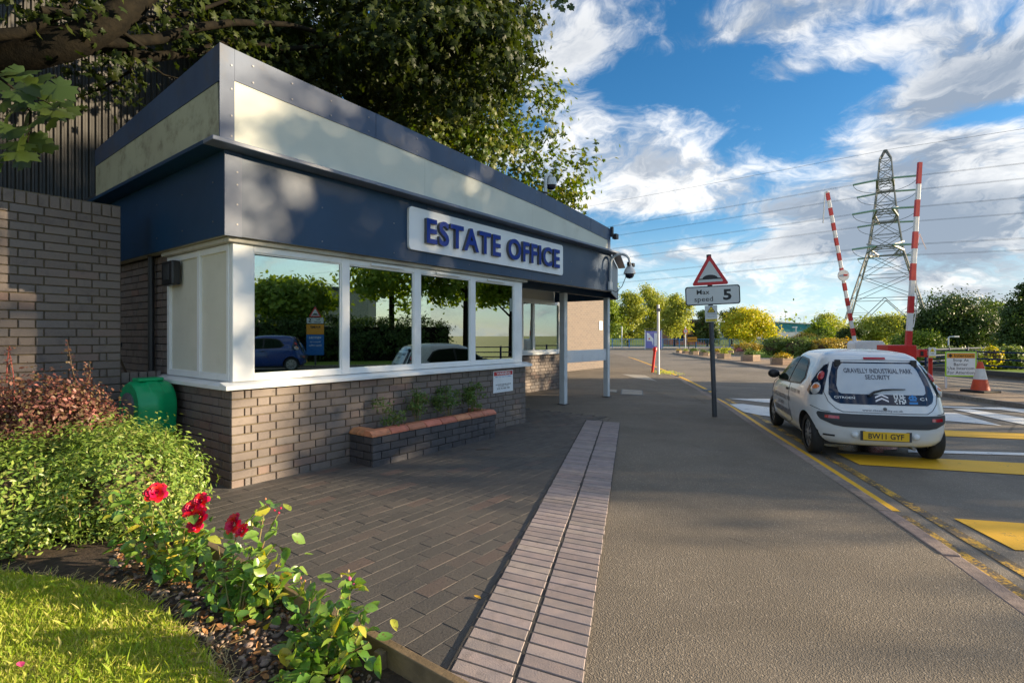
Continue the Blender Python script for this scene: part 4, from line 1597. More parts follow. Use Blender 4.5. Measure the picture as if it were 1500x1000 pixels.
# ------------------------------------------------------------------ brick planter with terracotta coping
pl = empty('brick_planter', L2W(1.34, 0), UA)
tag(pl, 'low dark brick planter trough with terracotta tile coping under the window', 'planter')
PL, PDp, PH = 2.17, .43, .349
pb = MB().box(.001, PL, -PDp, -PDp + .10, -.02, PH).build('front_wall', MAT['mortar_dark'], pl)


def stretch(parent, L, rows, x0, y0, rz, first_half):
    for r_ in range(rows):
        x = 0
        k_ = 0
        while x < L - .01:
            w_ = HL if (k_ == 0 and r_ % 2 == first_half) else SL
            w_ = min(w_, L - x)
            p = Vector((x0 + x * math.cos(rz), y0 + x * math.sin(rz), r_ * COURSE))
            inst('brick', brick_data(w_, COURSE, .03, 'planter_brick'), parent, p, (0, 0, rz))
            x += w_
            k_ += 1


stretch(pb, PL + .018, 4, -.018, -PDp - .018, 0, 1)
pe = MB().box(.001, .10, -PDp + .1005, -.019, -.02, PH - .001).build('end_wall', MAT['mortar_dark'], pl)
stretch(pe, PDp - .005, 4, -.018, -.019, R(-90), 0)
MB().box(PL - .10, PL - .001, -PDp + .1005, -.019, -.02, PH - .001).build('end_wall', MAT['mortar_dark'], pl)
MB().box(.1005, PL - .1005, -PDp + .101, -.02, .0, PH + .01).build('earth', MAT['soil'], pl)


def coping(L, name='coping_tile'):
    """bevelled tile: length L along x, front edge sloping"""
    a = .006
    sec = [(-.025, 0), (-.025, .022), (.028, .062), (.125, .062), (.125, 0)]
    n_ = len(sec)
    vv = [(a, y, z) for y, z in sec] + [(L - a, y, z) for y, z in sec]
    return MB().add(vv, [tuple(range(n_)), tuple(range(2 * n_ - 1, n_ - 1, -1))] + [(i, n_ + i, n_ + (i + 1) % n_, (i + 1) % n_) for i in range(n_)]).mesh(name, MAT['terracotta'])


ntl = 8
tl = (PL + .05) / ntl
cm = coping(tl)
for i in range(ntl):
    o = inst('coping_tile', cm, pl, (-.03 + i * tl, -PDp, PH + .002 + rnd.uniform(0, .003)), (rnd.uniform(-.01, .01), 0, rnd.uniform(-.006, .006)))
ce = coping((PDp - .15) / 2)
for i in range(2):
    inst('coping_tile', ce, pl, (0, -.018 - i * (PDp - .15) / 2, PH + .002), (0, 0, R(-90)))
    inst('coping_tile', ce, pl, (PL, -.018 - (2 - i) * (PDp - .15) / 2 + .0, PH + .002), (0, 0, R(90)))

lab4 = ['sparse leggy shrub nearest the corner in the brick planter', 'slim upright green shrub, second from the left in the brick planter',
        'bushy green shrub, third from the left in the brick planter', 'dense round green shrub at the far end of the brick planter']
leafmat('planter_leaf', [(0, (.06, .13, .03)), (.6, (.12, .21, .05)), (.93, (.19, .24, .065)), (1, (.35, .10, .11))], .3, .4, .4)
for i, (px, hgt, wdt, n_) in enumerate([(566, .42, .17, 420), (612, .44, .13, 800), (656, .43, .19, 1000), (692, .43, .16, 1300)]):
    u_, _z = PV(px, 610, -.2)
    root = empty('planter_shrub', L2W(u_, -.2, PH + .01))
    tag(root, lab4[i], 'shrub', 'shrubs in the brick planter')
    bl = [((rnd.uniform(-.03, .03), 0, hgt * .62), (wdt, wdt * .8, hgt * .42))]
    if i == 0:
        bl = [((-.07, 0, hgt * .75), (.06, .06, .10)), ((.07, -.03, hgt * .45), (.10, .07, .12)), ((.15, -.02, hgt * .35), (.06, .06, .08))]
    P_, N_, CC_ = crown_pts(bl, n_, 26, .055, .3, 60 + i)
    inst('foliage', leaf_mesh('foliage', MAT['planter_leaf'], P_, N_, nrg.uniform(.02, .042, n_), KITE), root)
    mb = MB()
    for q in range(9):
        mb.tube(limb_path((rnd.uniform(-.02, .02), rnd.uniform(-.02, .02), -.03), CC_[q], .12, 4, q + i * 9), [.005, .004, .003, .003, .002], 5)
    mb.build('stems', MAT['stem'], root)

# warning notice on the wall
wn = empty('warning_notice', L2W(3.975, -.019, .585), UA)
tag(wn, 'white warning notice with a red header fixed to the brick wall', 'sign')
WW, WH = .51, .345
MB().box(0, WW, -.008, -.001, 0, WH).build('board', MAT['sign_white'], wn)
MB().box(.015, WW - .015, -.0095, -.0085, WH - .075, WH - .012).build('header', MAT['sign_red'], wn)


def flat_text(s, w_, h, mat, parent, x, y, z, bold=.0, cx_=.5, name='lettering', axis='xz', res=2):
    v, f = text_geo(s, w_, h, bold, 0, cx_, 0, res)
    mb = MB()
    if axis == 'xz':
        mb.add([(x + q[0], y, z + q[1]) for q in v], f)
    return mb.build(name, MAT[mat], parent)


flat_text('WARNING', .36, .045, 'sign_white', wn, WW / 2, -.0105, WH - .066, .02)
flat_text('SMILE, YOU ARE ON CAMERA', .42, .017, 'sign_blue', wn, WW / 2, -.0095, WH - .105, .01)
flat_text('24 HOUR SURVEILLANCE', .40, .02, 'sign_black', wn, WW / 2, -.0095, .115, .02)
flat_text('IN OPERATION', .27, .016, 'sign_black', wn, WW / 2, -.0095, .09, .01)
flat_text('010 75 400 700', .33, .026, 'sign_black', wn, WW / 2, -.0095, .048, .02)
flat_text('for the security of staff and visitors', .36, .010, 'sign_blue', wn, WW / 2, -.0095, .022, 0)

# ------------------------------------------------------------------ hose reel on the side wall
hr = empty('hose_reel', L2W(-.30, 1.27, .42), math.atan2(-.83, -.56))
tag(hr, 'green plastic hose reel mounted on the side wall above the hedge', 'hose reel')
# local x = drum axis towards the camera side, y across
HL_ = .36
mb = MB()
prof = []
for k in range(0, 19):
    a = R(-20 + 220 * k / 18)
    prof.append((.265 * math.cos(a), .33 + .265 * math.sin(a)))
prof = [(.235, .04)] + prof + [(-.235, .04)]
n_ = len(prof)
xs = [-HL_ / 2, -HL_ / 2 + .03, -.06, -.05, .05, .06, HL_ / 2 - .03, HL_ / 2]
sc_ = [.93, 1, 1, 1.03, 1.03, 1, 1, .93]
vv = []
for x, s_ in zip(xs, sc_):
    vv += [(x, y * s_, .30 + (z - .30) * s_) for y, z in prof]
ff = []
for i in range(len(xs) - 1):
    for k in range(n_ - 1):
        ff.append((i * n_ + k, i * n_ + k + 1, (i + 1) * n_ + k + 1, (i + 1) * n_ + k))
ff.append(tuple(range(n_))); ff.append(tuple((len(xs) - 1) * n_ + k for k in range(n_))[::-1])
mb.add(vv, ff)
mb.build('cover', MAT['green_plastic'], hr, smooth=40)
for y in (-.19, .19):
    MB().box(-.15, .15, y - .035, y + .035, -.03, .05).build('foot', MAT['green_plastic'], hr, bevel=.01)
MB().box(-.12, .12, -.09, .09, .59, .625).build('handle', MAT['green_plastic'], hr, bevel=.012)
hub = MB().lathe([(.15, 0), (.15, .02), (.12, .035), (.05, .04)], 24)
hub.mapv(lambda x, y, z: (HL_ / 2 - .004 + z, x, .33 + y))
hub.build('hub', MAT['grey_plastic'], hr, smooth=40)
MB().box(HL_ / 2 + .03, HL_ / 2 + .045, -.02, .02, .14, .34).box(HL_ / 2 + .045, HL_ / 2 + .14, -.015, .015, .14, .17).build('crank', MAT['green_plastic'], hr, bevel=.006)
MB().tube([(.0, -.20, .02), (.02, -.21, -.15), (.0, -.20, -.42)], .010, 8).build('hose', MAT['hose'], hr, smooth=50)
rb = MB()
for y in (-.14, 0.0, .14):
    pass
tap = empty('garden_tap', L2W(-.33, 1.70, .86), UA)
tag(tap, 'garden tap with an orange hose connector on the low brick wall', 'tap')
MB().tube([(0, .03, 0), (0, -.05, 0), (0, -.07, -.03)], .012, 8).build('spout', MAT['brass'], tap, smooth=50)
MB().tube([(0, -.07, -.03), (0, -.07, -.10)], .026, 10).build('connector', MAT['orange_plastic'], tap, smooth=50)
MB().box(-.03, .03, -.045, -.03, .02, .032).build('handle', MAT['brass'], tap, bevel=.004)
MB().tube([(0, -.07, -.10), (-.01, -.08, -.3), (-.05, -.10, -.5), (.1, -.15, -.62)], .009, 8).build('hose', MAT['hose'], tap, smooth=50)

# ------------------------------------------------------------------ cameras and lamp on the office
u_, z_ = PV(799, 284, -.12)
rc = empty('roof_camera', L2W(u_, -.12, zt(u_) - .3), UA)
tag(rc, 'white dome security camera on a hooked pole above the parapet', 'camera')
pth = [(0, 0, 0), (0, 0, .62)] + [(.11 - .11 * math.cos(R(a)), -.02 * math.sin(R(a)), .62 + .11 * math.sin(R(a))) for a in (30, 60, 90, 115)]
MB().tube(pth, .030, 10).build('pole', MAT['light_grey_paint'], rc, smooth=50)
MB().lathe([(.03, .68), (.085, .675), (.098, .60), (.098, .54)], 18, (.155, -.02, 0)).build('housing', MAT['light_grey_paint'], rc, smooth=40)
MB().lathe([(.088, .538), (.075, .49), (.04, .465), (.005, .46)], 18, (.155, -.02, 0)).build('dome', MAT['car_navy_glass'], rc, smooth=60)
MB().lathe([(.05, .36), (.05, .385)], 12).lathe([(.05, .27), (.05, .29)], 12).build('clamp', MAT['black_plastic'], rc)

u_, z_ = PV(893, 424, -.12)
wc = empty('wall_camera', L2W(7.78, -.125, 2.50), UA)
tag(wc, 'dome security camera on a swan-neck bracket at the end of the blue fascia', 'camera')
MB().box(-.075, .075, -.05, .0, -.03, .15).build('base_box', MAT['light_grey_paint'], wc, bevel=.01)
pth = [(0, -.03, .14), (0, -.035, .56)] + [(0, -.03 - .22 + .22 * math.cos(R(a)), .56 + .16 * math.sin(R(a))) for a in (25, 50, 75, 90, 110, 135, 160, 180)] + [(0, -.47, .50)]
MB().tube(pth, .030, 10).build('arm', MAT['light_grey_paint'], wc, smooth=50)
MB().lathe([(.03, .50), (.06, .44), (.10, .38), (.125, .31), (.125, .285)], 20, (0, -.47, 0)).build('housing', MAT['light_grey_paint'], wc, smooth=40)
MB().lathe([(.095, .284), (.09, .24), (.06, .20), (.01, .185)], 20, (0, -.47, 0)).build('dome', MAT['car_navy_glass'], wc, smooth=60)
il = MB()
for sx_ in (-1, 1):
    il.box(sx_ * .10 - .04, sx_ * .10 + .04, -.53, -.47, .44, .52)
il.build('infrared_lamp', MAT['black_plastic'], wc, bevel=.01)
MB().tube([(.05, -.03, -.02), (.12, -.1, -.07), (.2, -.2, .05), (.18, -.3, .25)], .008, 6).build('cable', MAT['black_plastic'], wc, smooth=50)
fl = empty('floodlight', L2W(7.72, -.22, 3.60), UA)
tag(fl, 'small black floodlight at the end of the parapet', 'floodlight')
MB().box(.0, .12, -.10, .0, -.05, .06).build('housing', MAT['black_plastic'], fl, bevel=.01)
MB().box(-.05, .0, -.04, .02, -.01, .20).build('bracket', MAT['dark_metal'], fl)

# drain grates and a tuft of grass at the kerb
for (px, py, lab) in [(988, 550.5, 'iron drain grate at the kerb beside the grass tuft'), (1036, 571.5, 'iron drain grate at the kerb behind the speed sign')]:
    g_ = G(px, py, ROADZ)
    dgr = empty('drain_grate', (g_[0], g_[1], ROADZ), R(-11))
    tag(dgr, lab, 'drain grate')
    MB().box(-.24, .24, -.24, .24, .001, .008).build('frame', MAT['dark_metal'], dgr)
    for k in range(7):
        MB().box(-.20, .20, -.20 + k * .06, -.17 + k * .06, .0085, .016).build('bar', MAT['grey_plastic'], dgr)
g_ = G(976, 546.5, 0)
tf = empty('grass_tuft', (g_[0], g_[1], 0))
tag(tf, 'small tuft of grass growing at the kerb by the slim white pole', 'grass')
P_ = np.stack([nrg.normal(size=260) * .22, nrg.normal(size=260) * .55, np.abs(nrg.normal(size=260)) * .012], 1)
N_ = nrg.normal(size=(260, 3)); N_[:, 2] *= .3
inst('blades', leaf_mesh('blades', MAT['grass'], P_, N_, nrg.uniform(.05, .12, 260), BLADE, -2.5), tf)


# ------------------------------------------------------------------ speed-hump sign on its post
def rounded_poly(pts, r, n=5):
    """polygon with rounded corners"""
    out = []
    m_ = len(pts)
    for i in range(m_):
        p0, p1_, p2_ = Vector(pts[i - 1]), Vector(pts[i]), Vector(pts[(i + 1) % m_])
        a, b = (p0 - p1_).normalized(), (p2_ - p1_).normalized()
        ang = a.angle(b)
        t = r / math.tan(ang / 2)
        s_, e_ = p1_ + a * t, p1_ + b * t
        c_ = p1_ + (a + b).normalized() * (r / math.sin(ang / 2))
        a0 = math.atan2(s_.y - c_.y, s_.x - c_.x)
        a1 = math.atan2(e_.y - c_.y, e_.x - c_.x)
        da = (a1 - a0 + math.pi) % (2 * math.pi) - math.pi
        for k in range(n + 1):
            out.append((c_.x + r * math.cos(a0 + da * k / n), c_.y + r * math.sin(a0 + da * k / n)))
    return out


def plate(name, pts, y0, y1, mat, parent):
    """upright plate facing -y with outline pts in (x, z)"""
    n = len(pts)
    mb = MB()
    mb.add([(p[0], y0, p[1]) for p in pts] + [(p[0], y1, p[1]) for p in pts],
           [tuple(range(n)), tuple(range(2 * n - 1, n - 1, -1))] + [(i, n + i, n + (i + 1) % n, (i + 1) % n) for i in range(n)])
    me = mb.mesh(name, MAT[mat])
    bm = bmesh.new(); bm.from_mesh(me); bmesh.ops.recalc_face_normals(bm, faces=bm.faces); bm.to_mesh(me); bm.free()
    return inst(name, me, parent)


def rect(x0, x1, z0, z1):
    return [(x0, z0), (x1, z0), (x1, z1), (x0, z1)]


def tri_sign(root, zc, s, mat_in='sign_face'):
    """red bordered warning triangle, apex up; zc = base height, s = side"""
    h = s * .866
    t = [(-s / 2, 0), (s / 2, 0), (0, h)]
    o = plate('warning_triangle', [(x, zc + z) for x, z in rounded_poly(t, s * .045)], -.062, -.056, 'sign_red', root)
    k = .70
    ti = [(-s / 2 * k, 0), (s / 2 * k, 0), (0, h * k)]
    dz = h / 3 * (1 - k)
    plate('face', [(x, zc + z + dz) for x, z in rounded_poly(ti, s * .02)], -.0645, -.0625, mat_in, o)
    hump = [(-.30 * s, .16 * h), (.30 * s, .16 * h), (.30 * s, .19 * h)] + [(.20 * s * math.cos(R(a)), .19 * h + .12 * h * math.sin(R(a))) for a in range(8, 180, 12)] + [(-.30 * s, .19 * h)]
    hump = [(x, zc + z + .02 * s) for x, z in hump]
    plate('hump_symbol', hump, -.0665, -.0650, 'sign_black', o)
    return o


def post_sign(loc, rz, label, top=2.98, lean=0.0, extra=False):
    root = empty('road_sign', loc, rz)
    root.rotation_euler = (0, lean, rz)
    tag(root, label, 'road sign')
    MB().tube([(0, 0, -.02), (0, 0, top)], .043, 14).build('post', MAT['post_grey'], root, smooth=50)
    MB().lathe([(.043, 0), (.043, .012), (.0, .02)], 14, (0, 0, top)).build('cap', MAT['black_plastic'], root, smooth=50)
    return root


gx_, gy_ = G(1047, 610)
sg = post_sign((gx_, gy_, 0), R(-14), 'grey post with a red speed hump triangle and a max speed 5 plate', 2.98, R(-2.0))
SG = sg
# the plates, measured at the post's depth
tri_sign(sg, 2.425, .655)
o = plate('speed_plate', rounded_poly(rect(-.445, .505, 2.06, 2.41), .045), -.060, -.055, 'sign_black', sg)
plate('face', rounded_poly(rect(-.425, .485, 2.08, 2.39), .035), -.063, -.061, 'sign_face', o)
flat_text('Max', .225, .088, 'sign_black', o, -.13, -.0645, 2.258, .008)
flat_text('speed', .325, .118, 'sign_black', o, -.125, -.0645, 2.10, .008)
flat_text('5', .145, .20, 'sign_black', o, .285, -.0645, 2.135, .035)
o = plate('camera_notice', rect(-.11, .105, 1.75, 2.05), -.053, -.048, 'sign_face', sg)
plate('triangle', [(x, 1.92 + z) for x, z in rounded_poly([(-.075, 0), (.075, 0), (0, .125)], .01)], -.056, -.0535, 'sign_black', o)
plate('triangle_face', [(x, 1.932 + z) for x, z in rounded_poly([(-.055, 0), (.055, 0), (0, .095)], .006)], -.0575, -.0562, 'sign_yellow', o)
plate('camera_symbol', rect(-.025, .03, 1.95, 1.968), -.0585, -.0576, 'sign_black', o)
plate('footer', rect(-.10, .095, 1.757, 1.80), -.0555, -.0535, 'sign_yellow', o)
flat_text('CCTV IN OPERATION', .17, .016, 'sign_black', o, 0, -.0545, 1.885, .01)
flat_text('Images are monitored', .16, .010, 'sign_black', o, 0, -.0545, 1.855, 0)
flat_text('for your safety', .12, .010, 'sign_black', o, 0, -.0545, 1.835, 0)
flat_text('SECURITY', .13, .022, 'sign_black', o, 0, -.0565, 1.768, .01)
for z in (2.52, 2.70, 2.15, 2.32):
    MB().box(-.05, .05, -.0545, .046, z, z + .03).build('bracket', MAT['dark_metal'], sg)

# white pole and red leaning post further along
gx_, gy_ = G(964.5, 548)
wp = empty('white_pole', (gx_, gy_, 0))
tag(wp, 'slim white pole beside a leaning red post at the kerb', 'pole')
MB().tube([(0, 0, 0), (-.01, 0, 2.68)], .05, 12).build('pole', MAT['white_paintwork'], wp, smooth=50)
MB().box(-.065, .065, -.065, .065, 2.42, 2.54).build('band', MAT['grey_plastic'], wp, bevel=.01)
gx_, gy_ = G(958.5, 546)
rp = empty('red_post', (gx_, gy_ + .3, 0))
rp.rotation_euler = (0, R(6.5), 0)
tag(rp, 'short red post leaning against the slim white pole', 'post')
MB().tube([(0, 0, -.02), (0, 0, .98)], .055, 12).build('shaft', MAT['red_paint'], rp, smooth=50)
MB().lathe([(.055, .86), (.085, .87), (.085, 1.0), (.06, 1.03), (0.001, 1.035)], 14).build('head', MAT['red_paint'], rp, smooth=50)


# ------------------------------------------------------------------ hatchback car
CZ = [.20, .24, .30, .42, .54, .66, .76, .85, .93, 1.02, 1.12, 1.22, 1.31, 1.375, 1.42, 1.447, 1.462]
CXR = [.16, .09, .045, .01, .0, .022, .06, .10, .135, .18, .235, .295, .36, .43, .56, .77, 1.08]
CXF = [3.25, 3.33, 3.39, 3.425, 3.43, 3.41, 3.33, 3.10, 2.82, 2.62, 2.46, 2.31, 2.16, 2.03, 1.90, 1.76, 1.55]
CW = [.715, .760, .800, .822, .830, .828, .818, .803, .780, .745, .702, .655, .605, .562, .500, .410, .260]
EN, EM = 9.0, 3.0


def car_prof(z):
    return np.interp(z, CZ, CXR), np.interp(z, CZ, CXF), np.interp(z, CZ, CW)


def c_phi(phi, z, off=0.0):
    """point on the rear / side skin: phi 0 = middle of the rear, +-90 = flank (+ = left of the car)"""
    xr, xf, w_ = car_prof(z)
    xc, a = (xr + xf) / 2, (xf - xr) / 2
    s_, c_ = math.sin(phi), math.cos(phi)
    x = xc - (a + off) * max(c_, 0) ** (2 / EN)
    y = math.copysign((w_ + off) * abs(s_) ** (2 / EM), s_)
    return x, y


def c_rear(y, z, off=0.0):
    xr, xf, w_ = car_prof(z)
    xc, a = (xr + xf) / 2, (xf - xr) / 2
    q = min(abs(y) / w_, .999)
    return xc - (a) * (1 - q ** EM) ** (1 / EN) - off


def c_side(x, z, off=0.0):
    xr, xf, w_ = car_prof(z)
    xc, a = (xr + xf) / 2, (xf - xr) / 2
    q = min(abs(x - xc) / a, .999)
    return w_ * (1 - q ** EN) ** (1 / EM) + off


def patch_rows(rows, fn, ncol=10, thick=.0):
    """grid between left/right edges per row; fn(a, z) -> 3d point"""
    mb = MB()
    vs, fs = [], []
    for (z, a, b) in rows:
        for k in range(ncol + 1):
            vs.append(fn(a + (b - a) * k / ncol, z))
    n = ncol + 1
    for i in range(len(rows) - 1):
        for k in range(ncol):
            fs.append((i * n + k, i * n + k + 1, (i + 1) * n + k + 1, (i + 1) * n + k))
    mb.add(vs, fs)
    return mb


def rows_from(poly, nrow=12):
    """left/right extents of a polygon (a, z) on evenly spaced rows"""
    zs = [p[1] for p in poly]
    z0, z1 = min(zs), max(zs)
    out = []
    for i in range(nrow + 1):
        z = z0 + (z1 - z0) * (i / nrow)
        zz = min(max(z, z0 + 1e-4), z1 - 1e-4)
        xs_ = []
        for k in range(len(poly)):
            (a0, b0), (a1, b1) = poly[k], poly[(k + 1) % len(poly)]
            if (b0 > zz) != (b1 > zz):
                xs_.append(a0 + (a1 - a0) * (zz - b0) / (b1 - b0))
        out.append((z, min(xs_), max(xs_)))
    return out


def car(name, label, body, loc, rz, scl, detail=True):
    root = empty(name, loc, rz)
    root.scale = (scl,) * 3
    tag(root, label, 'car')
    # body: stacked plan outlines, rear at x=0, nose at x=3.43
    zs = list(np.linspace(.215, 1.40, 44)) + [1.42, 1.437, 1.45, 1.458, 1.463]
    NA = 88
    vs, fs = [], []
    for z in zs:
        xr, xf, w_ = car_prof(z)
        xc, a = (xr + xf) / 2, (xf - xr) / 2
        for k in range(NA):
            t = 2 * math.pi * k / NA
            c_, s_ = math.cos(t), math.sin(t)
            en = EN if c_ < 0 else 5.0
            vs.append((xc + math.copysign(a * abs(c_) ** (2 / en), c_), math.copysign(w_ * abs(s_) ** (2 / EM), s_), z))
    for i in range(len(zs) - 1):
        for k in range(NA):
            k2 = (k + 1) % NA
            fs.append((i * NA + k, i * NA + k2, (i + 1) * NA + k2, (i + 1) * NA + k))
    fs.append(tuple(range(NA))[::-1])
    b_ = (len(zs) - 1) * NA
    vs.append((1.3, 0, 1.466))
    for k in range(NA):
        fs.append((b_ + k, b_ + (k + 1) % NA, len(vs) - 1))
    bme = MB().add(vs, fs).mesh('body', body, 45)
    # wheel arches cut out with a boolean, then frozen
    tmp = inst('tmp', bme)
    cutters = []
    for ax in (.555, 2.895):
        cy_ = MB().lathe([(.318, -1.2), (.318, 1.2)], 40)
        cy_.mapv(lambda x, y, z: (ax + x, z, .285 + y))
        cm_ = cy_.mesh('cut', body)
        bm = bmesh.new(); bm.from_mesh(cm_); bmesh.ops.recalc_face_normals(bm, faces=bm.faces); bm.to_mesh(cm_); bm.free()
        co_ = inst('cut', cm_)
        cutters.append(co_)
        md = tmp.modifiers.new('b', 'BOOLEAN')
        md.operation = 'DIFFERENCE'
        md.object = co_
        md.solver = 'EXACT'
    bpy.context.view_layer.update()
    dg = bpy.context.evaluated_depsgraph_get()
    fin = bpy.data.meshes.new_from_object(tmp.evaluated_get(dg))
    for o_ in [tmp] + cutters:
        bpy.data.objects.remove(o_)
    fin.polygons.foreach_set('use_smooth', [True] * len(fin.polygons))
    fin.set_sharp_from_angle(angle=R(38))
    fin.materials.clear()
    fin.materials.append(body)
    fin.materials.append(MAT['black_plastic'])
    for p in fin.polygons:
        c_ = p.center
        for ax in (.555, 2.895):
            rr_ = math.hypot(c_.x - ax, c_.z - .285)
            if rr_ < .322 and abs(c_.y) < .80:
                p.material_index = 1
    bo = inst('body', fin, root)
    # floor and wheels
    MB().box(.45, 3.1, -.60, .60, .15, .30).build('underbody', MAT['black_plastic'], root)
    tp = [(.20, -.075), (.255, -.08), (.278, -.062), (.283, -.03), (.283, .03), (.278, .062), (.255, .08), (.20, .075)]
    ty = MB().lathe(tp, 36, cap=False).mesh('tyre', MAT['tyre'], 50)
    hb = MB()
    hb.lathe([(.205, .03), (.20, .055), (.17, .052), (.05, .066), (.001, .068)], 36, cap=False)
    hbm = hb.mesh('hubcap', MAT['hubcap'], 40)
    gr_ = MB()
    for k in range(8):
        a = 2 * math.pi * k / 8
        p_, q_ = (.07 * math.cos(a), .07 * math.sin(a), .0655), (.155 * math.cos(a + .12), .155 * math.sin(a + .12), .0595)
        gr_.bar(p_, q_, .022, .006)
    grm = gr_.mesh('slots', MAT['black_plastic'])
    for ax in (.555, 2.895):
        for sy in (-1, 1):
            wh = empty('wheel', (ax, sy * .705, .283), 0, root)
            wh.rotation_euler = (R(-90) if sy > 0 else R(90), 0, 0)
            inst('tyre', ty, wh)
            inst('hubcap', hbm, wh)
            inst('hubcap_slots', grm, wh)['kind'] = 'stuff'
    # side windows (both sides)
    for sy in (-1, 1):
        f_ = lambda x, z, o_=.004: (x, sy * c_side(x, z, o_), z)
        dr_ = [(1.62, .935), (2.60, .935), (2.575, .97), (2.22, 1.235), (2.10, 1.295), (1.60, 1.325)]
        qt = [(.86, 1.05), (.98, .955), (1.56, .938), (1.54, 1.325), (1.20, 1.31), (1.02, 1.24)]
        blk = [(.80, 1.05), (.95, .935), (1.6, .915), (2.66, .915), (2.60, .985), (2.24, 1.255), (2.11, 1.317), (1.58, 1.345), (1.18, 1.33), (.98, 1.26)]
        m2 = patch_rows(rows_from(blk, 16), lambda x, z: f_(x, z, .003), 22)
        wm_ = m2.build('window_surround', MAT['black_plastic'], root, smooth=60)
        for nm, pl_ in (('door_window', dr_), ('quarter_window', qt)):
            patch_rows(rows_from(pl_, 14), lambda x, z: f_(x, z, .008), 16).build(nm, MAT['car_side_glass'], root, smooth=60)
        # door seams and handle
        sm = MB()
        sp_ = [(1.50, .93), (1.47, .72), (1.40, .52), (1.28, .36), (1.45, .30), (2.55, .30), (2.62, .55), (2.64, .92)]
        for (a, b) in zip(sp_, sp_[1:]):
            for k in range(5):
                q0 = (a[0] + (b[0] - a[0]) * k / 5, a[1] + (b[1] - a[1]) * k / 5)
                q1 = (a[0] + (b[0] - a[0]) * (k + 1) / 5, a[1] + (b[1] - a[1]) * (k + 1) / 5)
                sm.bar(f_(*q0, .0), f_(*q1, .0), .007, .007)
        sm.build('door_seam', MAT['black_plastic'], root)
        MB().add([f_(1.52 + .16 * i, .80 + .035 * j, .004 + .02 * (0 < i < 1)) for j in (0, 1) for i in (0, .5, 1)], [(0, 1, 4, 3), (1, 2, 5, 4)]).build('door_handle', MAT['black_plastic'], root)
        mr = MB()
        mr.lathe([(.02, -.07), (.085, -.05), (.10, 0), (.085, .05), (.02, .07)], 14)
        mr.mapv(lambda x, y, z: (2.42 + z * .9, sy * (.85 + x * .98), 1.0 + y * .80))
        mo_ = mr.build('door_mirror', MAT['black_plastic'], root, smooth=60)
        MB().box(2.40, 2.46, sy * .80 - .06, sy * .80 + .06, .95, .985).build('mirror_arm', MAT['black_plastic'], root, bevel=.01)
        # tail lamp cluster wrapping the corner
        lam = lambda p, z, o_: (*[q if i == 0 else sy * q for i, q in enumerate(c_phi(R(p), z, o_))], z)
        cl = [(50, .845), (71, .842), (79, .89), (78, 1.0), (72, 1.13), (62, 1.265), (55, 1.28), (50, 1.18), (49, 1.0)]
        bs_ = patch_rows(rows_from(cl, 18), lambda p, z: lam(p, z, .006), 10).build('tail_lamp', MAT['car_navy_glass'], root, smooth=60)
        for (pc, zc, rp_, rz_, mt) in [(63.5, .94, 9.0, .082, 'lamp_clear'), (61, 1.115, 7.0, .062, 'lamp_red')]:
            el_ = [(pc + rp_ * math.cos(R(t)), zc + rz_ * math.sin(R(t))) for t in range(0, 360, 20)]
            rws = rows_from(el_, 10)
            patch_rows(rws, lambda p, z: lam(p, z, .010 + .022 * max(0, 1 - ((p - pc) / rp_) ** 2 - ((z - zc) / rz_) ** 2)), 10).build('lens', MAT[mt], bs_, smooth=80)
            if mt == 'lamp_clear':
                el_ = [(pc + rp_ * .8 * math.cos(R(t)), zc + .028 + .03 * math.sin(R(t))) for t in range(0, 360, 20)]
                patch_rows(rows_from(el_, 8), lambda p, z: lam(p, z, .014 + .022 * max(0, 1 - ((p - pc) / rp_) ** 2 - ((z - zc) / rz_) ** 2)), 8).build('lens', MAT['lamp_orange'], bs_, smooth=80)
    # windscreen
    wsr = [(.93, -.62, .62), (1.06, -.60, .60), (1.2, -.57, .57), (1.33, -.52, .52)]

    def fwd(y, z):
        xr, xf, w_ = car_prof(z)
        xc, a = (xr + xf) / 2, (xf - xr) / 2
        return (xc + a * (1 - min(abs(y) / w_, .999) ** EM) ** (1 / 5.0) + .006, y, z)
    patch_rows(wsr, fwd, 14).build('windscreen', MAT['car_navy_glass'], root, smooth=60)
    # tailgate glass with the lower dark panel
    rr_ = lambda y, z, o_: (c_rear(y, z, o_), y, z)
    tg = [(-.60, .88), (-.57, .80), (-.50, .765), (.50, .765), (.57, .80), (.61, .88), (.575, 1.10), (.495, 1.31), (-.495, 1.31), (-.575, 1.10)]
    tgo = patch_rows(rows_from(tg, 20), lambda y, z: rr_(y, z, .006), 24).build('tailgate_glass', MAT['car_navy_glass'], root, smooth=60)
    # lower bumper trim, lamps, plate
    bt_ = [(-.74, .575), (-.72, .54), (-.56, .47), (-.48, .465), (-.42, .515), (.42, .515), (.48, .465), (.56, .47), (.72, .54), (.74, .575), (.75, .615), (.735, .64), (-.735, .64), (-.75, .615)]
    bmp = patch_rows(rows_from(bt_, 12), lambda y, z: rr_(y, z, .012), 30).build('bumper_trim', MAT['bumper_grey'], root, smooth=60)
    for sy in (-1, 1):
        patch_rows([(.565, sy * .60 - .075, sy * .60 + .075), (.605, sy * .60 - .075, sy * .60 + .075)], lambda y, z: rr_(y, z, .018), 8).build('fog_lamp', MAT['lamp_red'], bmp, smooth=60)
    pc_ = patch_rows([(.30, -.29, .29), (.425, -.29, .29)], lambda y, z: (c_rear(0, .36, .012), y, z), 2).build('plate_recess', MAT['bumper_grey'], root)
    npl = MB().box(c_rear(0, .36, .022), c_rear(0, .36, .014), -.26, .26, .307, .418).build('number_plate', MAT['plate_yellow'], root, bevel=.003)
    hl = MB()
    xm = c_rear(.55, .76)
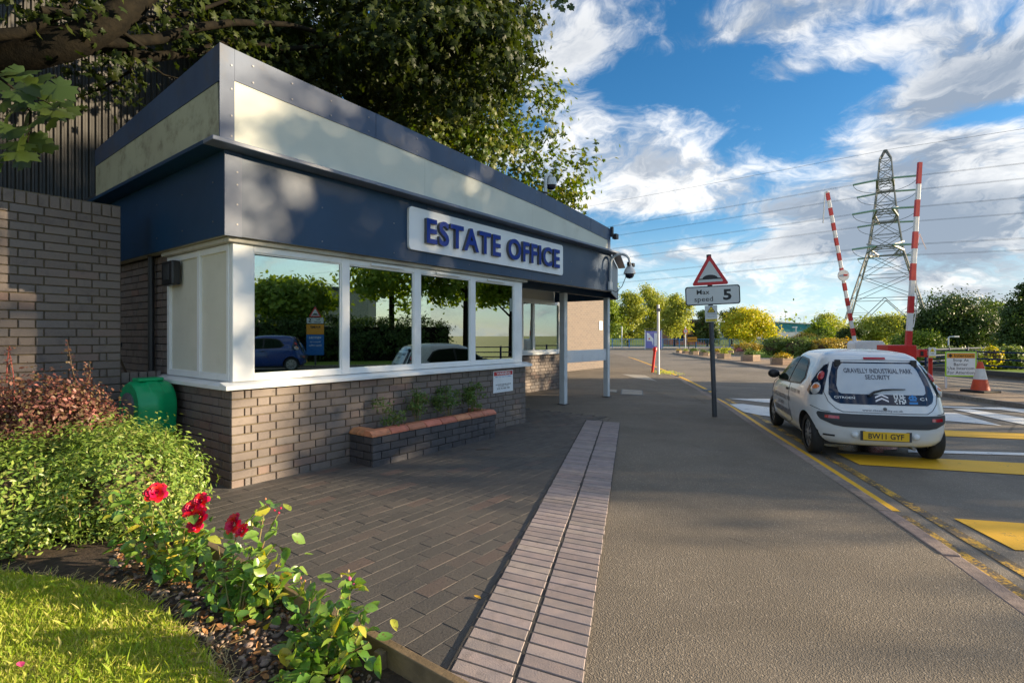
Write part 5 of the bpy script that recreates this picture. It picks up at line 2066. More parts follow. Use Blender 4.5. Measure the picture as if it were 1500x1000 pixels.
    sl_ = patch_rows([(1.348, -.13, .13), (1.375, -.13, .13)], lambda y, z: (c_rear(y, z, .018), y, z), 8)
    sl_.build('brake_lamp', MAT['lamp_red'], root, smooth=60)
    for sy in (-1, 1):
        MB().box(-.025, .025, -.035, .035, -.055, .045).build('hinge', MAT['black_plastic'], root, (c_rear(sy * .45, 1.295, .02), sy * .45, 1.295), bevel=.012)
    wp_ = [(c_rear(y, z, .03), y, z) for y, z in [(.17, .875), (.10, .925), (.0, .955), (-.12, .965), (-.26, .968)]]
    MB().tube(wp_, [.018, .016, .012, .009, .006], 8).build('wiper', MAT['black_plastic'], root, smooth=50)
    MB().lathe([(.02, -.01), (.02, .01)], 12).mapv(lambda x, y, z: (c_rear(0, .715, .004) + z, x, .715 + y)).build('lock', MAT['grey_plastic'], root)
    for sy in (-1, 1):
        bl_ = MB().lathe([(.045, 0), (.04, .02), (.02, .032), (.001, .035)], 14)
        bl_.mapv(lambda x, y, z: (c_rear(sy * .33, .365, .0) - z, sy * .345 + x, .365 + y))
        bl_.build('plate_lamp', body, root, smooth=60)
    MB().tube([(.10, -.35, .20), (.35, -.35, .20)], .022, 10).build('exhaust', MAT['chrome'], root, smooth=50)
    # shut lines of the tailgate and bumper
    for pth_ in ([(.53, 1.30), (.61, 1.10), (.655, .90), (.62, .78), (.55, .70), (.48, .662), (-.48, .662), (-.55, .70), (-.62, .78), (-.655, .90), (-.61, 1.10), (-.53, 1.30)],
                 [(.79, .70), (.70, .655), (.60, .648)], [(-.79, .70), (-.70, .655), (-.60, .648)], [(-.53, 1.325), (0, 1.335), (.53, 1.325)]):
        sm = MB()
        pts_ = []
        for (a, b) in zip(pth_, pth_[1:]):
            for k in range(10):
                y, z = a[0] + (b[0] - a[0]) * k / 10, a[1] + (b[1] - a[1]) * k / 10
                pts_.append((c_rear(y, z, .001), y, z))
        sm.tube(pts_, .0042, 5)
        sm.build('shut_line', MAT['black_plastic'], root)
    if not detail:
        return root
    # printed white film on the glass with its lettering
    vf = [(-.50, .915), (-.47, .895), (.47, .895), (.50, .915), (.51, 1.0), (.465, 1.20), (.425, 1.275), (.395, 1.29), (-.395, 1.29), (-.425, 1.275), (-.465, 1.20), (-.51, 1.0)]
    film = patch_rows(rows_from(vf, 18), lambda y, z: rr_(y, z, .009), 22).build('window_film', MAT['vinyl_white'], tgo, smooth=60)

    def rear_text(s, w_, h, y, z, mat, par, off, bold=.01, nm='lettering'):
        v, f = text_geo(s, w_, h, bold, 0, .5, 0, 2)
        MB().add([rr_(y - q[0], z + q[1], off) for q in v], f).build(nm, MAT[mat], par)

    rear_text('GRAVELLY INDUSTRIAL PARK', .80, .062, .0, 1.165, 'vinyl_navy', film, .0125, .012)
    rear_text('SECURITY', .29, .060, .02, 1.085, 'vinyl_navy', film, .0125, .012)
    rear_text('CITROEN', .23, .028, .44, .83, 'sign_white', tgo, .0095, .012)
    MB().add([rr_(.335 + k * .012, .865, .0095) for k in (0, -.5)] + [rr_(.335 + k * .012, .873, .0095) for k in (-.5, 0)], [(0, 1, 2, 3)]).build('lettering', MAT['sign_white'], tgo)
    rear_text('C1', .085, .036, -.46, .83, 'sign_white', tgo, .0095, .02)
    ch = MB()
    for z in (.80, .845):
        for s_ in (-1, 1):
            ch.add([rr_(.02, z + .058, .0105), rr_(.02, z + .036, .0105), rr_(.02 + s_ * .075, z, .0105), rr_(.02 + s_ * .075, z + .022, .0105)], [(0, 1, 2, 3)])
    o_ = ch.build('chevron_emblem', MAT['chrome'], tgo)
    o_['kind'] = 'stuff'
    # white mosaic logo and blue crest
    lg = MB()
    pat = ["11101110", "10101010", "10101111", "11101110", "01010011", "11011101", "10010111", "01010110"]
    for j, row in enumerate(pat):
        for i, q in enumerate(row):
            if q == '1':
                y = -.12 - i * .0165
                z = .905 - j * .0155
                lg.add([rr_(y, z - .0135, .0105), rr_(y - .0145, z - .0135, .0105), rr_(y - .0145, z, .0105), rr_(y, z, .0105)], [(0, 1, 2, 3)])
    lg.build('mosaic_logo', MAT['sign_white'], tgo)['kind'] = 'stuff'
    cr = MB()
    for (a, b, c_, d_) in [(-.285, -.385, .785, .81), (-.295, -.375, .825, .85), (-.295, -.375, .865, .885), (-.285, -.305, .85, .865), (-.325, -.345, .85, .90), (-.365, -.385, .85, .865)]:
        cr.add([rr_(a, c_, .0105), rr_(b, c_, .0105), rr_(b, d_, .0105), rr_(a, d_, .0105)], [(0, 1, 2, 3)])
    cr.build('crest_logo', pm('crest_blue', (.05, .25, .60), None, 1, .4), tgo)['kind'] = 'stuff'
    rear_text('www.cbssecurity.co.uk', .46, .036, .03, .672, 'vinyl_navy', bo, .0035, .006)
    v, f = text_geo('BW11 GYF', .40, .072, .018, 0, .5, 0, 2)
    xp = c_rear(0, .36, .0235)
    MB().add([(xp, -q[0], .327 + q[1]) for q in v], f).build('lettering', MAT['sign_black'], npl)
    patch_rows([(.318, .56, .68), (.343, .56, .68)], lambda y, z: rr_(y, z, .005), 6).build('sticker', MAT['sign_black'], bo)
    # flank lettering (left side)
    fs_ = lambda x, z, o_: (x, c_side(x, z, o_), z)

    def side_text(s, w_, h, x, z, mat='vinyl_navy', bold=.01):
        v, f = text_geo(s, w_, h, bold, 0, .5, 0, 2)
        MB().add([fs_(x - q[0], z + q[1], .0035) for q in v], [t for t in f]).build('lettering', MAT[mat], bo)

    side_text('0121 325 1540', .52, .055, 1.12, .80)
    side_text('GRAVELLY INDUSTRIAL PARK', 1.20, .068, 1.95, .635)
    side_text('SECURITY', .42, .062, 1.95, .53)
    for k in range(11):
        x0 = 1.30 + k * .105
        mbk = MB()
        mbk.add([fs_(x0, .40, .0035), fs_(x0 + .055, .40, .0035), fs_(x0 + .055, .445, .0035), fs_(x0, .445, .0035)], [(0, 1, 2, 3)])
        mbk.add([fs_(x0 + .02, .4455, .0035), fs_(x0 + .075, .4455, .0035), fs_(x0 + .075, .495, .0035), fs_(x0 + .02, .495, .0035)], [(0, 1, 2, 3)])
        mbk.build('stripe', MAT['vinyl_navy'], bo)['kind'] = 'stuff'
    return root


# rear axle centre and heading measured from the four tyre contacts
hd = Vector((.27, .963)).normalized()
S = .955
ax_c = Vector((4.775, 6.93))
rear = ax_c - hd * .555 * S
car('hatchback_car', 'white security hatchback parked at the kerb with its tail to the camera', MAT['car_white'], (rear.x, rear.y, ROADZ), math.atan2(hd.y, hd.x), S)

# ------------------------------------------------------------------ barriers on the island
def barrier(loc, label, arm_a, arm_b, w0, w1, bands, cab, cabmat, disc=False, skirt=False, rod=False, rot=0.0):
    root = empty('barrier', loc)
    tag(root, label, 'barrier')
    cw, cd, chh = cab
    prof = rounded_poly([(-cw / 2, .0), (cw / 2, .0), (cw / 2, chh), (-cw / 2, chh)], .12 if cabmat == 'white_paintwork' else .02, 6)
    pts3 = MB()
    n = len(prof)
    pts3.add([(x, -cd / 2, z) for x, z in prof] + [(x, cd / 2, z) for x, z in prof],
             [tuple(range(n)), tuple(range(2 * n - 1, n - 1, -1))] + [(i, n + i, n + (i + 1) % n, (i + 1) % n) for i in range(n)])
    cb_ = pts3.build('cabinet', MAT[cabmat], root, rot=(0, 0, rot), bevel=.03, seg=3)
    MB().box(-cw / 2 - .04, cw / 2 + .04, -cd / 2 - .04, cd / 2 + .04, 0, .05).build('plinth', MAT['concrete'], root, rot=(0, 0, rot))
    A, B = Vector(arm_a) - Vector(loc), Vector(arm_b) - Vector(loc)
    axis = (B - A)
    sd_ = axis.cross(Vector((0, 1, 0))).normalized()
    fr_ = Vector((0, 1, 0))

    def prism_between(t0, t1, e):
        p, q = A + axis * t0, A + axis * t1
        wa, wb = w0 + (w1 - w0) * t0, w0 + (w1 - w0) * t1
        v = []
        for pt, ww in ((p, wa), (q, wb)):
            for (a, b) in ((-1, -1), (1, -1), (1, 1), (-1, 1)):
                v.append(pt + sd_ * a * (ww / 2 + e) + fr_ * b * (.035 + e))
        return v
    fc = [(0, 3, 2, 1), (4, 5, 6, 7), (0, 1, 5, 4), (1, 2, 6, 5), (2, 3, 7, 6), (3, 0, 4, 7)]
    arm = MB().add([tuple(q) for q in prism_between(0, 1, 0)], fc).build('arm', MAT['white_tape'], root, bevel=.008)
    for (t0, t1) in bands:
        MB().add([tuple(q) for q in prism_between(t0, t1, .003)], fc).build('red_band', MAT['red_tape'], arm)
    return root, arm, A, axis


DB = 17.0
base = at(1268, 515, DB)
a0, b0 = at(1252, 500, DB), at(1211.5, 280, DB)
n_b = 10
bd_ = [((2 * k + 1) / 20.0 - .012, (2 * k + 2) / 20.0 - .012) for k in range(10)]
r1, arm1, A1, X1 = barrier((base.x, DB, 0), 'barrier with white cabinet, raised striped arm and round white disc', a0, b0, .10, .09, bd_, (.95, .45, 1.32), 'white_paintwork')
ct = A1 + X1 * .438
ds = MB().lathe([(.18, -.02), (.18, .02)], 28)
ds.mapv(lambda x, y, z: (ct.x + x - .02, ct.y - .075 + z, ct.z + y))
dk = ds.build('disc', MAT['white_tape'], arm1)
MB().box(ct.x - .03, ct.x + .10, ct.y - .105, ct.y - .0955, ct.z - .02, ct.z + .035).build('disc_bar', MAT['red_tape'], arm1)
tp_ = A1 + X1 * .99
MB().bar(tuple(tp_ + Vector((-.09, -.03, 0))), tuple(tp_ + Vector((-.16, -.03, -1.0))), .03, .03).build('hanging_leg', MAT['white_tape'], arm1)

DB2 = 15.0
base = at(1313, 515, DB2)
a0, b0 = at(1330, 512, DB2), at(1347.5, 238, DB2)
bd_ = [(-.02, .10)] + [(.195, .285), (.37, .46), (.54, .63), (.71, .80), (.885, 1.0)]
r2, arm2, A2, X2 = barrier((base.x, DB2, 0), 'barrier with red cabinet and tall raised red and white arm', a0, b0, .16, .095, bd_, (.80, .5, 1.22), 'red_paint')
sk = MB()
for k in range(9):
    t0, t1 = .12 + k * .055, .12 + (k + 1) * .055
    o0 = .13 + .05 * math.sin(k * .7)
    o1 = .13 + .05 * math.sin((k + 1) * .7)
    p, q = A2 + X2 * t0, A2 + X2 * t1
    sk.bar(tuple(p + Vector((o0, .02, 0))), tuple(q + Vector((o1, .02, 0))), .018, .018)
    sk.bar(tuple(p + Vector((.05, .02, 0))), tuple(p + Vector((o0, .02, -.08))), .012, .012)
p = A2 + X2 * .62
sk.bar(tuple(p + Vector((.14, .02, 0))), tuple(p + Vector((.33, .02, -.45))), .02, .02)
so = sk.build('folded_skirt', MAT['white_tape'], arm2)
so['kind'] = 'stuff'
MB().bar(tuple(A2 + Vector((.0, -.0, -.55))), tuple(A2 + Vector((0, 0, .12))), .25, .22).build('arm_bracket', MAT['red_paint'], r2, bevel=.01)

# intercom post
gx_, gy_ = G(1363, 561)
ip = empty('intercom_post', (gx_, gy_, 0))
tag(ip, 'short red post with a red hooded intercom and a yellow warning notice', 'intercom')
MB().tube([(0, 0, 0), (0, 0, .88)], .055, 12).build('post', MAT['red_paint'], ip, smooth=50)
MB().box(-.36, -.10, -.02, .20, .82, 1.06).build('hood', MAT['red_paint'], ip, bevel=.02)
MB().box(-.33, -.24, -.03, -.021, .86, 1.0).build('speaker', MAT['black_plastic'], ip)
o = plate('notice', rect(-.115, .115, .80, 1.12), -.075, -.068, 'sign_white', ip)
plate('triangle', [(x, .985 + z) for x, z in rounded_poly([(-.075, 0), (.075, 0), (0, .12)], .01)], -.078, -.0755, 'sign_yellow', o)
plate('camera_symbol', rect(-.02, .02, 1.01, 1.03), -.0795, -.0785, 'sign_black', o)
plate('footer', rect(-.105, .105, .81, .855), -.078, -.0755, 'sign_yellow', o)
flat_text('CCTV', .10, .03, 'sign_black', o, 0, -.0765, .915, .01)

# intercom board
gx_, gy_ = G(1407, 568.5)
ib = empty('intercom_sign', (gx_, gy_, 0), R(-8))
tag(ib, 'lime-edged sign telling drivers to stop at the barrier and use the intercom', 'sign')
for x in (-.365, .365):
    MB().box(x - .022, x + .022, -.0, .03, 0, .42).build('leg', MAT['white_paintwork'], ib)
o = plate('board', rect(-.40, .40, .335, 1.045), -.012, -.001, 'sign_lime', ib)
plate('face', rect(-.365, .365, .37, 1.01), -.0155, -.0125, 'sign_white', o)
plate('header', rect(-.355, .355, .855, .995), -.019, -.016, 'sign_orange', o)
plate('diamond', [(-.27, .868), (-.215, .925), (-.27, .982), (-.325, .925)], -.0215, -.0195, 'sign_black', o)
flat_text('Intercom', .50, .085, 'sign_black', o, .08, -.0205, .885, .02)
flat_text('Stop At', .40, .10, 'sign_black', o, 0, -.0165, .735, .006)
flat_text('Barrier', .36, .085, 'sign_black', o, 0, -.0165, .635, .006)
flat_text('Use Intercom', .68, .085, 'sign_black', o, 0, -.0165, .525, .006)
flat_text('For Attention', .68, .085, 'sign_black', o, 0, -.0165, .405, .006)

# traffic cone
gx_, gy_ = G(1436, 574)
cn = empty('traffic_cone', (gx_, gy_, .0), R(12))
tag(cn, 'orange traffic cone with a white sleeve on the kerbed island', 'cone')
MB().box(-.30, .30, -.30, .30, .0, .055).build('base', MAT['rubber'], cn, bevel=.02)
rad = lambda z: .205 - (z - .055) * .205
MB().lathe([(rad(.055), .055), (rad(.34), .34)], 28).build('lower_cone', MAT['cone_orange'], cn, smooth=40)
MB().lathe([(rad(.34) + .002, .3405), (rad(.62) + .002, .62)], 28).build('sleeve', MAT['cone_white'], cn, smooth=40)
MB().lathe([(rad(.62), .6205), (rad(.80), .79), (.036, .80), (.03, .76)], 28).build('tip', MAT['cone_orange'], cn, smooth=40)


# ------------------------------------------------------------------ timber planters on the far island
def hexring(r, z0, z1, t, k):
    """one plank panel of a hexagonal tub (side k)"""
    a0, a1 = R(60 * k + 10), R(60 * k + 70)
    p, q = Vector((r * math.cos(a0), r * math.sin(a0), 0)), Vector((r * math.cos(a1), r * math.sin(a1), 0))
    e = (q - p).normalized()
    n = Vector((e.y, -e.x, 0))
    p, q = p + e * .012, q - e * .012
    v = []
    for z in (z0, z1):
        v += [p + Vector((0, 0, z)), q + Vector((0, 0, z)), q - n * t + Vector((0, 0, z)), p - n * t + Vector((0, 0, z))]
    return v


FC = [(0, 3, 2, 1), (4, 5, 6, 7), (0, 1, 5, 4), (1, 2, 6, 5), (2, 3, 7, 6), (3, 0, 4, 7)]
plank = []
for k in range(6):
    plank.append([MB().add([tuple(q) for q in hexring(1.0, .02 + j * .22, .225 + j * .22, .06, k)], FC).mesh('plank', MAT['planter_wood']) for j in range(3)])
hexsoil = MB().prism([(.93 * math.cos(R(60 * k + 10)), .93 * math.sin(R(60 * k + 10))) for k in range(6)], .05, .60).mesh('earth', MAT['soil'])
pl_list = [(1151, 534.7, 30, 'timber planter half hidden behind the roof of the white hatchback', 'gold_shrub', 'low golden planting in the timber planter nearest the white hatchback'),
           (1105, 529.2, 27, 'large timber planter standing nearest the speed sign on its right', 'shrub', 'low dark green planting in the large timber planter right of the speed sign'),
           (1064.5, 525.4, 21.5, 'timber planter just right of the speed sign post', 'willow', 'wispy pale planting in the timber planter just right of the sign post'),
           (1034, 521.3, 15, 'timber planter just left of the speed sign post', 'shrub', 'tufty green planting in the timber planter just left of the sign post'),
           (1018.5, 519.5, 15, 'timber planter second to the left of the speed sign post', 'shrub', 'low green planting in the second timber planter left of the sign post'),
           (1006, 517.6, 10.5, 'timber planter beneath the round traffic sign', 'willow', 'yellow-green planting in the timber planter beneath the round sign'),
           (996, 516.6, 9, 'timber planter at the far left end of the island row', 'gold_shrub', 'golden bush in the planter at the far left end of the row'),
           (1052, 518.9, 12, 'timber planter of the back row right behind the sign post', 'gold_shrub', 'yellow planting in the back row planter behind the sign post'),
           (1071, 517.2, 12, 'small pale timber planter of the back row between two nearer ones', 'willow', 'silvery planting in the small back row planter'),
           (1086, 520.2, 16, 'back row timber planter filled with pink flowers', 'berberis', 'pink flowering plants in a back row timber planter')]
for i, (px, py, wpx, lab, mt, lab2) in enumerate(pl_list):
    gx_, gy_ = G(px, py)
    rad_ = wpx * gy_ / F / 1.94
    gy_ += rad_ * .9
    root = empty('timber_planter', (gx_, gy_, 0), rnd.uniform(-.2, .2))
    root.scale = (rad_, rad_, rad_ * 1.02)
    tag(root, lab, 'planter', 'timber planters on the far island')
    for k in range(6):
        for j in range(3):
            inst('plank', plank[k][j], root)
    inst('earth', hexsoil, root)
    pr = empty('planter_plant', (gx_, gy_, rad_ * .60))
    tag(pr, lab2, 'plant', 'plants in the timber planters')
    hgt = rad_ * (.35 if mt in ('shrub', 'gold_shrub') else .5)
    n_ = 260
    P_, N_, _c = crown_pts([((0, 0, hgt * .5), (rad_ * .75, rad_ * .75, hgt))], n_, 14, rad_ * .35, .2, 200 + i)
    P_[:, 2] = np.maximum(P_[:, 2], .0)
    m_use = MAT[mt] if mt != 'berberis' else pm('pink_bloom', (.62, .10, .16), (.35, .22, .10), 9, .6, rand='island', ramt=.4)
    inst('foliage', leaf_mesh('foliage', m_use, P_, N_, nrg.uniform(.10, .22, n_) * rad_ * 1.6, KITE), pr)

# ------------------------------------------------------------------ street things beyond the road
# blue railing, noticeboard, signs
YB = 62.0
rl = empty('blue_railing', (8, YB, 0))
tag(rl, 'bright blue metal railing running below the trees at the far side', 'railing')
for z in (.12, 1.02):
    MB().box(0, 32, -.03, .03, z, z + .06).build('rail', MAT['rail_bright'], rl)
pst = MB().box(-.04, .04, -.04, .04, 0, 1.1).mesh('post', MAT['rail_bright'])
for k in range(17):
    inst('post', pst, rl, (k * 2, 0, 0))
br_ = MB()
for k in range(0, 32 * 5):
    br_.box(k * .2 + .08, k * .2 + .105, -.012, .012, .18, 1.02)
br_.build('bars', MAT['rail_bright'], rl)['kind'] = 'stuff'

p = at(957, 511, 57)
nb = empty('noticeboard', (p.x, 57, 0))
tag(nb, 'purple estate map noticeboard with a small roof by the blue railing', 'noticeboard')
for x in (-.9, .9):
    MB().box(x - .05, x + .05, -.05, .05, 0, 2.1).build('leg', MAT['white_paintwork'], nb)
o = plate('board', rect(-.85, .85, .10, 1.98), -.07, -.055, 'sign_purple', nb)
plate('map', [(-.72, .9), (-.2, .85), (-.05, .35), (.0, 1.1), (-.45, 1.65), (-.72, 1.8)], -.075, -.0705, 'sign_white', o)
plate('key_panel', rect(.08, .68, .32, 1.75), -.0755, -.0705, 'sign_white', o)
plate('map_block', rect(-.55, -.38, 1.05, 1.2), -.078, -.0755, 'sign_red', o)
MB().box(-1.0, 1.15, -.25, .25, 2.18, 2.25).build('roof', MAT['dark_metal'], nb)

p = at(1004, 485, 50)
ns = empty('round_sign', (p.x, 50, 0))
tag(ns, 'small round red-rimmed traffic sign on a grey pole above the far planters', 'road sign')
MB().tube([(0, 0, 0), (0, 0, 2.35)], .05, 8).build('pole', MAT['light_grey_paint'], ns, smooth=50)
dsk = lambda r: [(r * math.cos(2 * math.pi * k / 24), p.z + r * math.sin(2 * math.pi * k / 24)) for k in range(24)]
o = plate('disc', dsk(.24), -.07, -.06, 'sign_red', ns)
plate('face', dsk(.17), -.074, -.071, 'sign_face', o)
plate('arrow', [(-.10, p.z - .03), (.03, p.z - .03), (.03, p.z - .09), (.11, p.z), (.03, p.z + .09), (.03, p.z + .03), (-.10, p.z + .03)], -.078, -.0745, 'sign_black', o)
p = at(1011.5, 497, 60)
os_ = empty('orange_sign', (p.x, 59.5, 0))
tag(os_, 'orange rectangular diversion sign beside the round traffic sign', 'sign')
for x in (-.4, .4):
    MB().box(x - .03, x + .03, -.03, .03, 0, 1.3).build('leg', MAT['dark_metal'], os_)
o = plate('board', rect(-.55, .55, p.z - .27, p.z + .28), -.05, -.035, 'sign_orange', os_)
flat_text('DIVERSION', .9, .18, 'sign_black', o, 0, -.053, p.z - .09, .02)
p = at(911, 478, 58)
lp = empty('lamp_post', (p.x, 58, 0))
tag(lp, 'slim grey post standing before the blue railing left of the noticeboard', 'post')
MB().tube([(0, 0, 0), (0, 0, p.z)], .06, 8).build('pole', MAT['light_grey_paint'], lp, smooth=50)
p = at(1166, 480, 62)
lp = empty('street_lamp', (p.x, 62, 0))
tag(lp, 'short white street lamp in front of the teal warehouse', 'street lamp')
MB().tube([(0, 0, 0), (0, 0, p.z)], .08, 8).build('pole', MAT['white_paintwork'], lp, smooth=50)
MB().box(-.45, .12, -.1, .1, p.z - .02, p.z + .14).build('lamp_head', MAT['white_paintwork'], lp, bevel=.03)
p = at(1389.5, 494, 27)
lp = empty('street_lamp', (p.x, 27, 0))
tag(lp, 'slim teal lamp post with a short bracket behind the dark railing', 'street lamp')
MB().tube([(0, 0, 0), (0, 0, p.z), (.06, 0, p.z + .03), (.40, 0, p.z + .03)], .032, 8).build('pole', MAT['light_grey_paint'], lp, smooth=50)
MB().box(.25, .52, -.05, .05, p.z + .0, p.z + .075).build('lamp_head', MAT['white_paintwork'], lp, bevel=.015)

# brick building among the far trees
bb = empty('brick_house', (26.2, 82, 0))
tag(bb, 'orange-brown brick building half hidden behind the far trees', 'building')
MB().box(-1.2, 5, 0, 6, 0, 3.7).build('wall', MAT['brick_orange'], bb)
MB().box(-1.4, 5.2, -.3, 6.2, 3.7, 4.0).build('roof', MAT['dark_metal'], bb)
for x in (.0, 1.6, 3.2):
    for z in (.6, 2.2):
        w_ = MB().box(x, x + .9, -.02, .05, z, z + 1.0).build('window', MAT['car_navy_glass'], bb)
        MB().box(x - .05, x + .95, -.06, .0, z - .09, z - .001).build('sill', MAT['concrete'], w_)

# teal warehouse
tw = empty('teal_warehouse', (88, 190, 0))
tag(tw, 'low teal clad warehouse on the horizon left of the willows', 'building')
mb = MB()
mb.add([(0, 0, 2.8), (44, 0, 2.8), (44, 30, 2.8), (0, 30, 2.8), (0, 0, 6.6), (44, 0, 4.4), (44, 30, 4.4), (0, 30, 6.6)], FC)
mb.build('cladding', MAT['teal_cladding'], tw)
MB().box(0, 44, .05, 30, 0, 2.795).build('wall', MAT['pale_cladding'], tw)
mb = MB()
mb.add([(-.6, -.6, 6.63), (44, -.6, 4.43), (44, 30, 4.43), (-.6, 30, 6.63), (-.6, -.6, 6.95), (44, -.6, 4.75), (44, 30, 4.75), (-.6, 30, 6.95)], FC)
mb.build('roof', MAT['pale_cladding'], tw)
for k in range(9):
    MB().box(k * 4.8 + .3, k * 4.8 + .5, -.06, .0, 2.8, 6.5 - k * .24).build('rib', MAT['teal_cladding'], tw)
for (px, y0, lab) in [(1151, 458, 'thin mast above the teal warehouse, left one'), (1178, 463, 'thin mast above the teal warehouse, right one')]:
    p = at(px, y0, 230)
    o = MB().tube([(0, 0, 0), (0, 0, p.z)], .10, 6).build('mast', MAT['steel'], None, (p.x, 230, 0))
    tag(o, lab, 'mast')

# dark railing on a low wall along the verge
A_, B_ = Vector((17.75, 22.6)), Vector((19.4, 7.0))
rr2 = empty('dark_railing', (A_.x, A_.y, 0), math.atan2(B_.y - A_.y, B_.x - A_.x))
tag(rr2, 'dark blue railing on a low black wall along the verge across the road', 'railing')
LR = (B_ - A_).length
MB().box(0, LR, -.10, .10, 0, .17).build('low_wall', MAT['black_plastic'], rr2)
for z in (.32, .57, .84):
    MB().box(0, LR, -.028, .028, z, z + .055).build('rail', MAT['rail_blue'], rr2)
for k in range(8):
    MB().box(k * 2.1 + .3, k * 2.1 + .40, -.05, .05, .171, .93).build('post', MAT['rail_bright'] if k == 2 else MAT['rail_blue'], rr2)
C_ = Vector((25.5, 27.4))
rr3 = empty('dark_railing', (A_.x, A_.y, 0), math.atan2(C_.y - A_.y, C_.x - A_.x))
tag(rr3, 'stretch of dark railing turning away behind the barriers', 'railing')
LR3 = (C_ - A_).length
MB().box(.11, LR3, -.10, .10, 0, .168).build('low_wall', MAT['black_plastic'], rr3)
for z in (.32, .57, .84):
    MB().box(.05, LR3, -.028, .028, z + .001, z + .056).build('rail', MAT['rail_blue'], rr3)
for k in range(4):
    MB().box(k * 2.2 + .9, k * 2.2 + 1.0, -.05, .05, .169, .93).build('post', MAT['rail_blue'], rr3)

# ------------------------------------------------------------------ pylon and its wires
DP = 136.0
PX = (1297 - 750) / F * DP
LD = Vector((-.8, .6, 0))            # run of the line
AD = Vector((.6, .8, 0))             # cross-arms
py_ = empty('electricity_pylon', (PX, DP, 0))
tag(py_, 'tall steel lattice electricity pylon behind the barriers', 'pylon')
half = lambda z: float(np.interp(z, [0, 11, 23, 32, 40, 47.5, 50], [9.6, 7.0, 3.8, 2.6, 1.8, 1.25, .25]))
cor = lambda z, i: (LD * (1, -1, -1, 1)[i] + AD * (1, 1, -1, -1)[i]) * half(z) + Vector((0, 0, z))
lev = [0, 6, 11, 17, 23, 27.5, 32, 36, 40, 42.5, 45, 47.5, 50]
for i in range(4):
    mb = MB()
    for a, b in zip(lev, lev[1:]):
        mb.bar(cor(a, i), cor(b, i), .30 if a < 23 else .24)
    mb.build('leg', MAT['steel'], py_)
mb = MB()
for k, (a, b) in enumerate(zip(lev, lev[1:])):
    for i in range(4):
        j = (i + 1) % 4
        if a < 11:
            top_mid = (cor(11, i) + cor(11, j)) / 2
            if a == 0:
                mb.bar(cor(0, i), top_mid, 0.149); mb.bar(cor(0, j), top_mid, 0.149)
                for t in (.33, .66):
                    mb.bar(cor(0, i).lerp(top_mid, t), cor(11 * t, i), 0.087)
                    mb.bar(cor(0, j).lerp(top_mid, t), cor(11 * t, j), 0.087)
                    mb.bar(cor(0, i).lerp(top_mid, t), cor(11 * min(t + .3, 1), i), 0.074)
        else:
            mb.bar(cor(a, i), cor(b, j), 0.124); mb.bar(cor(a, j), cor(b, i), 0.124)
        mb.bar(cor(b, i), cor(b, j), 0.136)
br_o = mb.build('bracing', MAT['steel'], py_)
br_o['kind'] = 'stuff'
ARMS = [(23, 10.4, 'lower'), (32, 9.8, 'middle'), (40, 7.6, 'upper')]
tips = []
for (z, ln_, nm) in ARMS:
    for sg_ in (-1, 1):
        tip = AD * sg_ * ln_ + Vector((0, 0, z + .6))
        mb = MB()
        h = half(z)
        for q in (-1, 1):
            r0 = AD * sg_ * h + LD * q * h + Vector((0, 0, z))
            t0 = AD * sg_ * h + LD * q * h + Vector((0, 0, z + 2.2))
            te_ = tip + LD * q * 1.6
            mb.bar(r0, te_, 0.44); mb.bar(t0, te_, 0.34)
            for t in (.3, .6):
                mb.bar(r0.lerp(te_, t), t0.lerp(te_, t), 0.16)
                mb.bar(r0.lerp(te_, t), (AD * sg_ * h - LD * q * h + Vector((0, 0, z))).lerp(tip - LD * q * 1.6, t + .2), 0.16)
        mb.bar(tip + LD * 1.6, tip - LD * 1.6, 0.30)
        mb.build('cross_arm', MAT['steel'], py_)
        tips.append((tip, nm, sg_))
        for q in (-1, 1):
            a = tip + LD * q * 1.7
            MB().tube([tuple(a), tuple(a + LD * q * 5.0 + Vector((0, 0, -.35)))], .26, 8).build('insulator', MAT['insulator'], py_)
    # jumper loops under each arm
for tip, nm, sg_ in tips:
    pts_ = [tip + LD * 6.6 * math.cos(t) + Vector((0, 0, -.35 - 3.0 * math.sin(t))) for t in np.linspace(0, math.pi, 13)]
    MB().tube([tuple(q) for q in pts_], .06, 5).build('jumper_loop', MAT['wire'], py_)
base_p = Vector((PX, DP, 0))


def wire(label, p0s, sag=2.5, r=.029, twin=True):
    mb = MB()
    for p0, dirn in p0s:
        span = 300
        for o_ in ((-.25, .25) if twin else (0,)):
            pts_ = []
            for t in list(np.linspace(0, .4, 13)) + [.6, .8, 1]:
                q = p0 + dirn * span * t
                pts_.append((q.x, q.y + o_, q.z - sag * 4 * t * (1 - t) + o_ * .6))
            mb.tube(pts_, r, 5)
    o_ = mb.build('power_line', MAT['wire'])
    tag(o_, label, 'power line', 'power lines strung from the pylon', 'stuff' if False else None)


for tip, nm, sg_ in tips:
    w0 = base_p + tip
    wire('%s pylon conductors on the %s side of the tower' % (nm, 'farther right' if sg_ > 0 else 'nearer left'),
         [(w0 + LD * 6.7 + Vector((0, 0, -.35)), LD), (w0 - LD * 6.7 + Vector((0, 0, -.35)), -LD)], 3.0)
wire('single earth wire running over the very top of the pylon', [(base_p + Vector((0, 0, 50)), LD), (base_p + Vector((0, 0, 50)), -LD)], 2.0, .04, False)
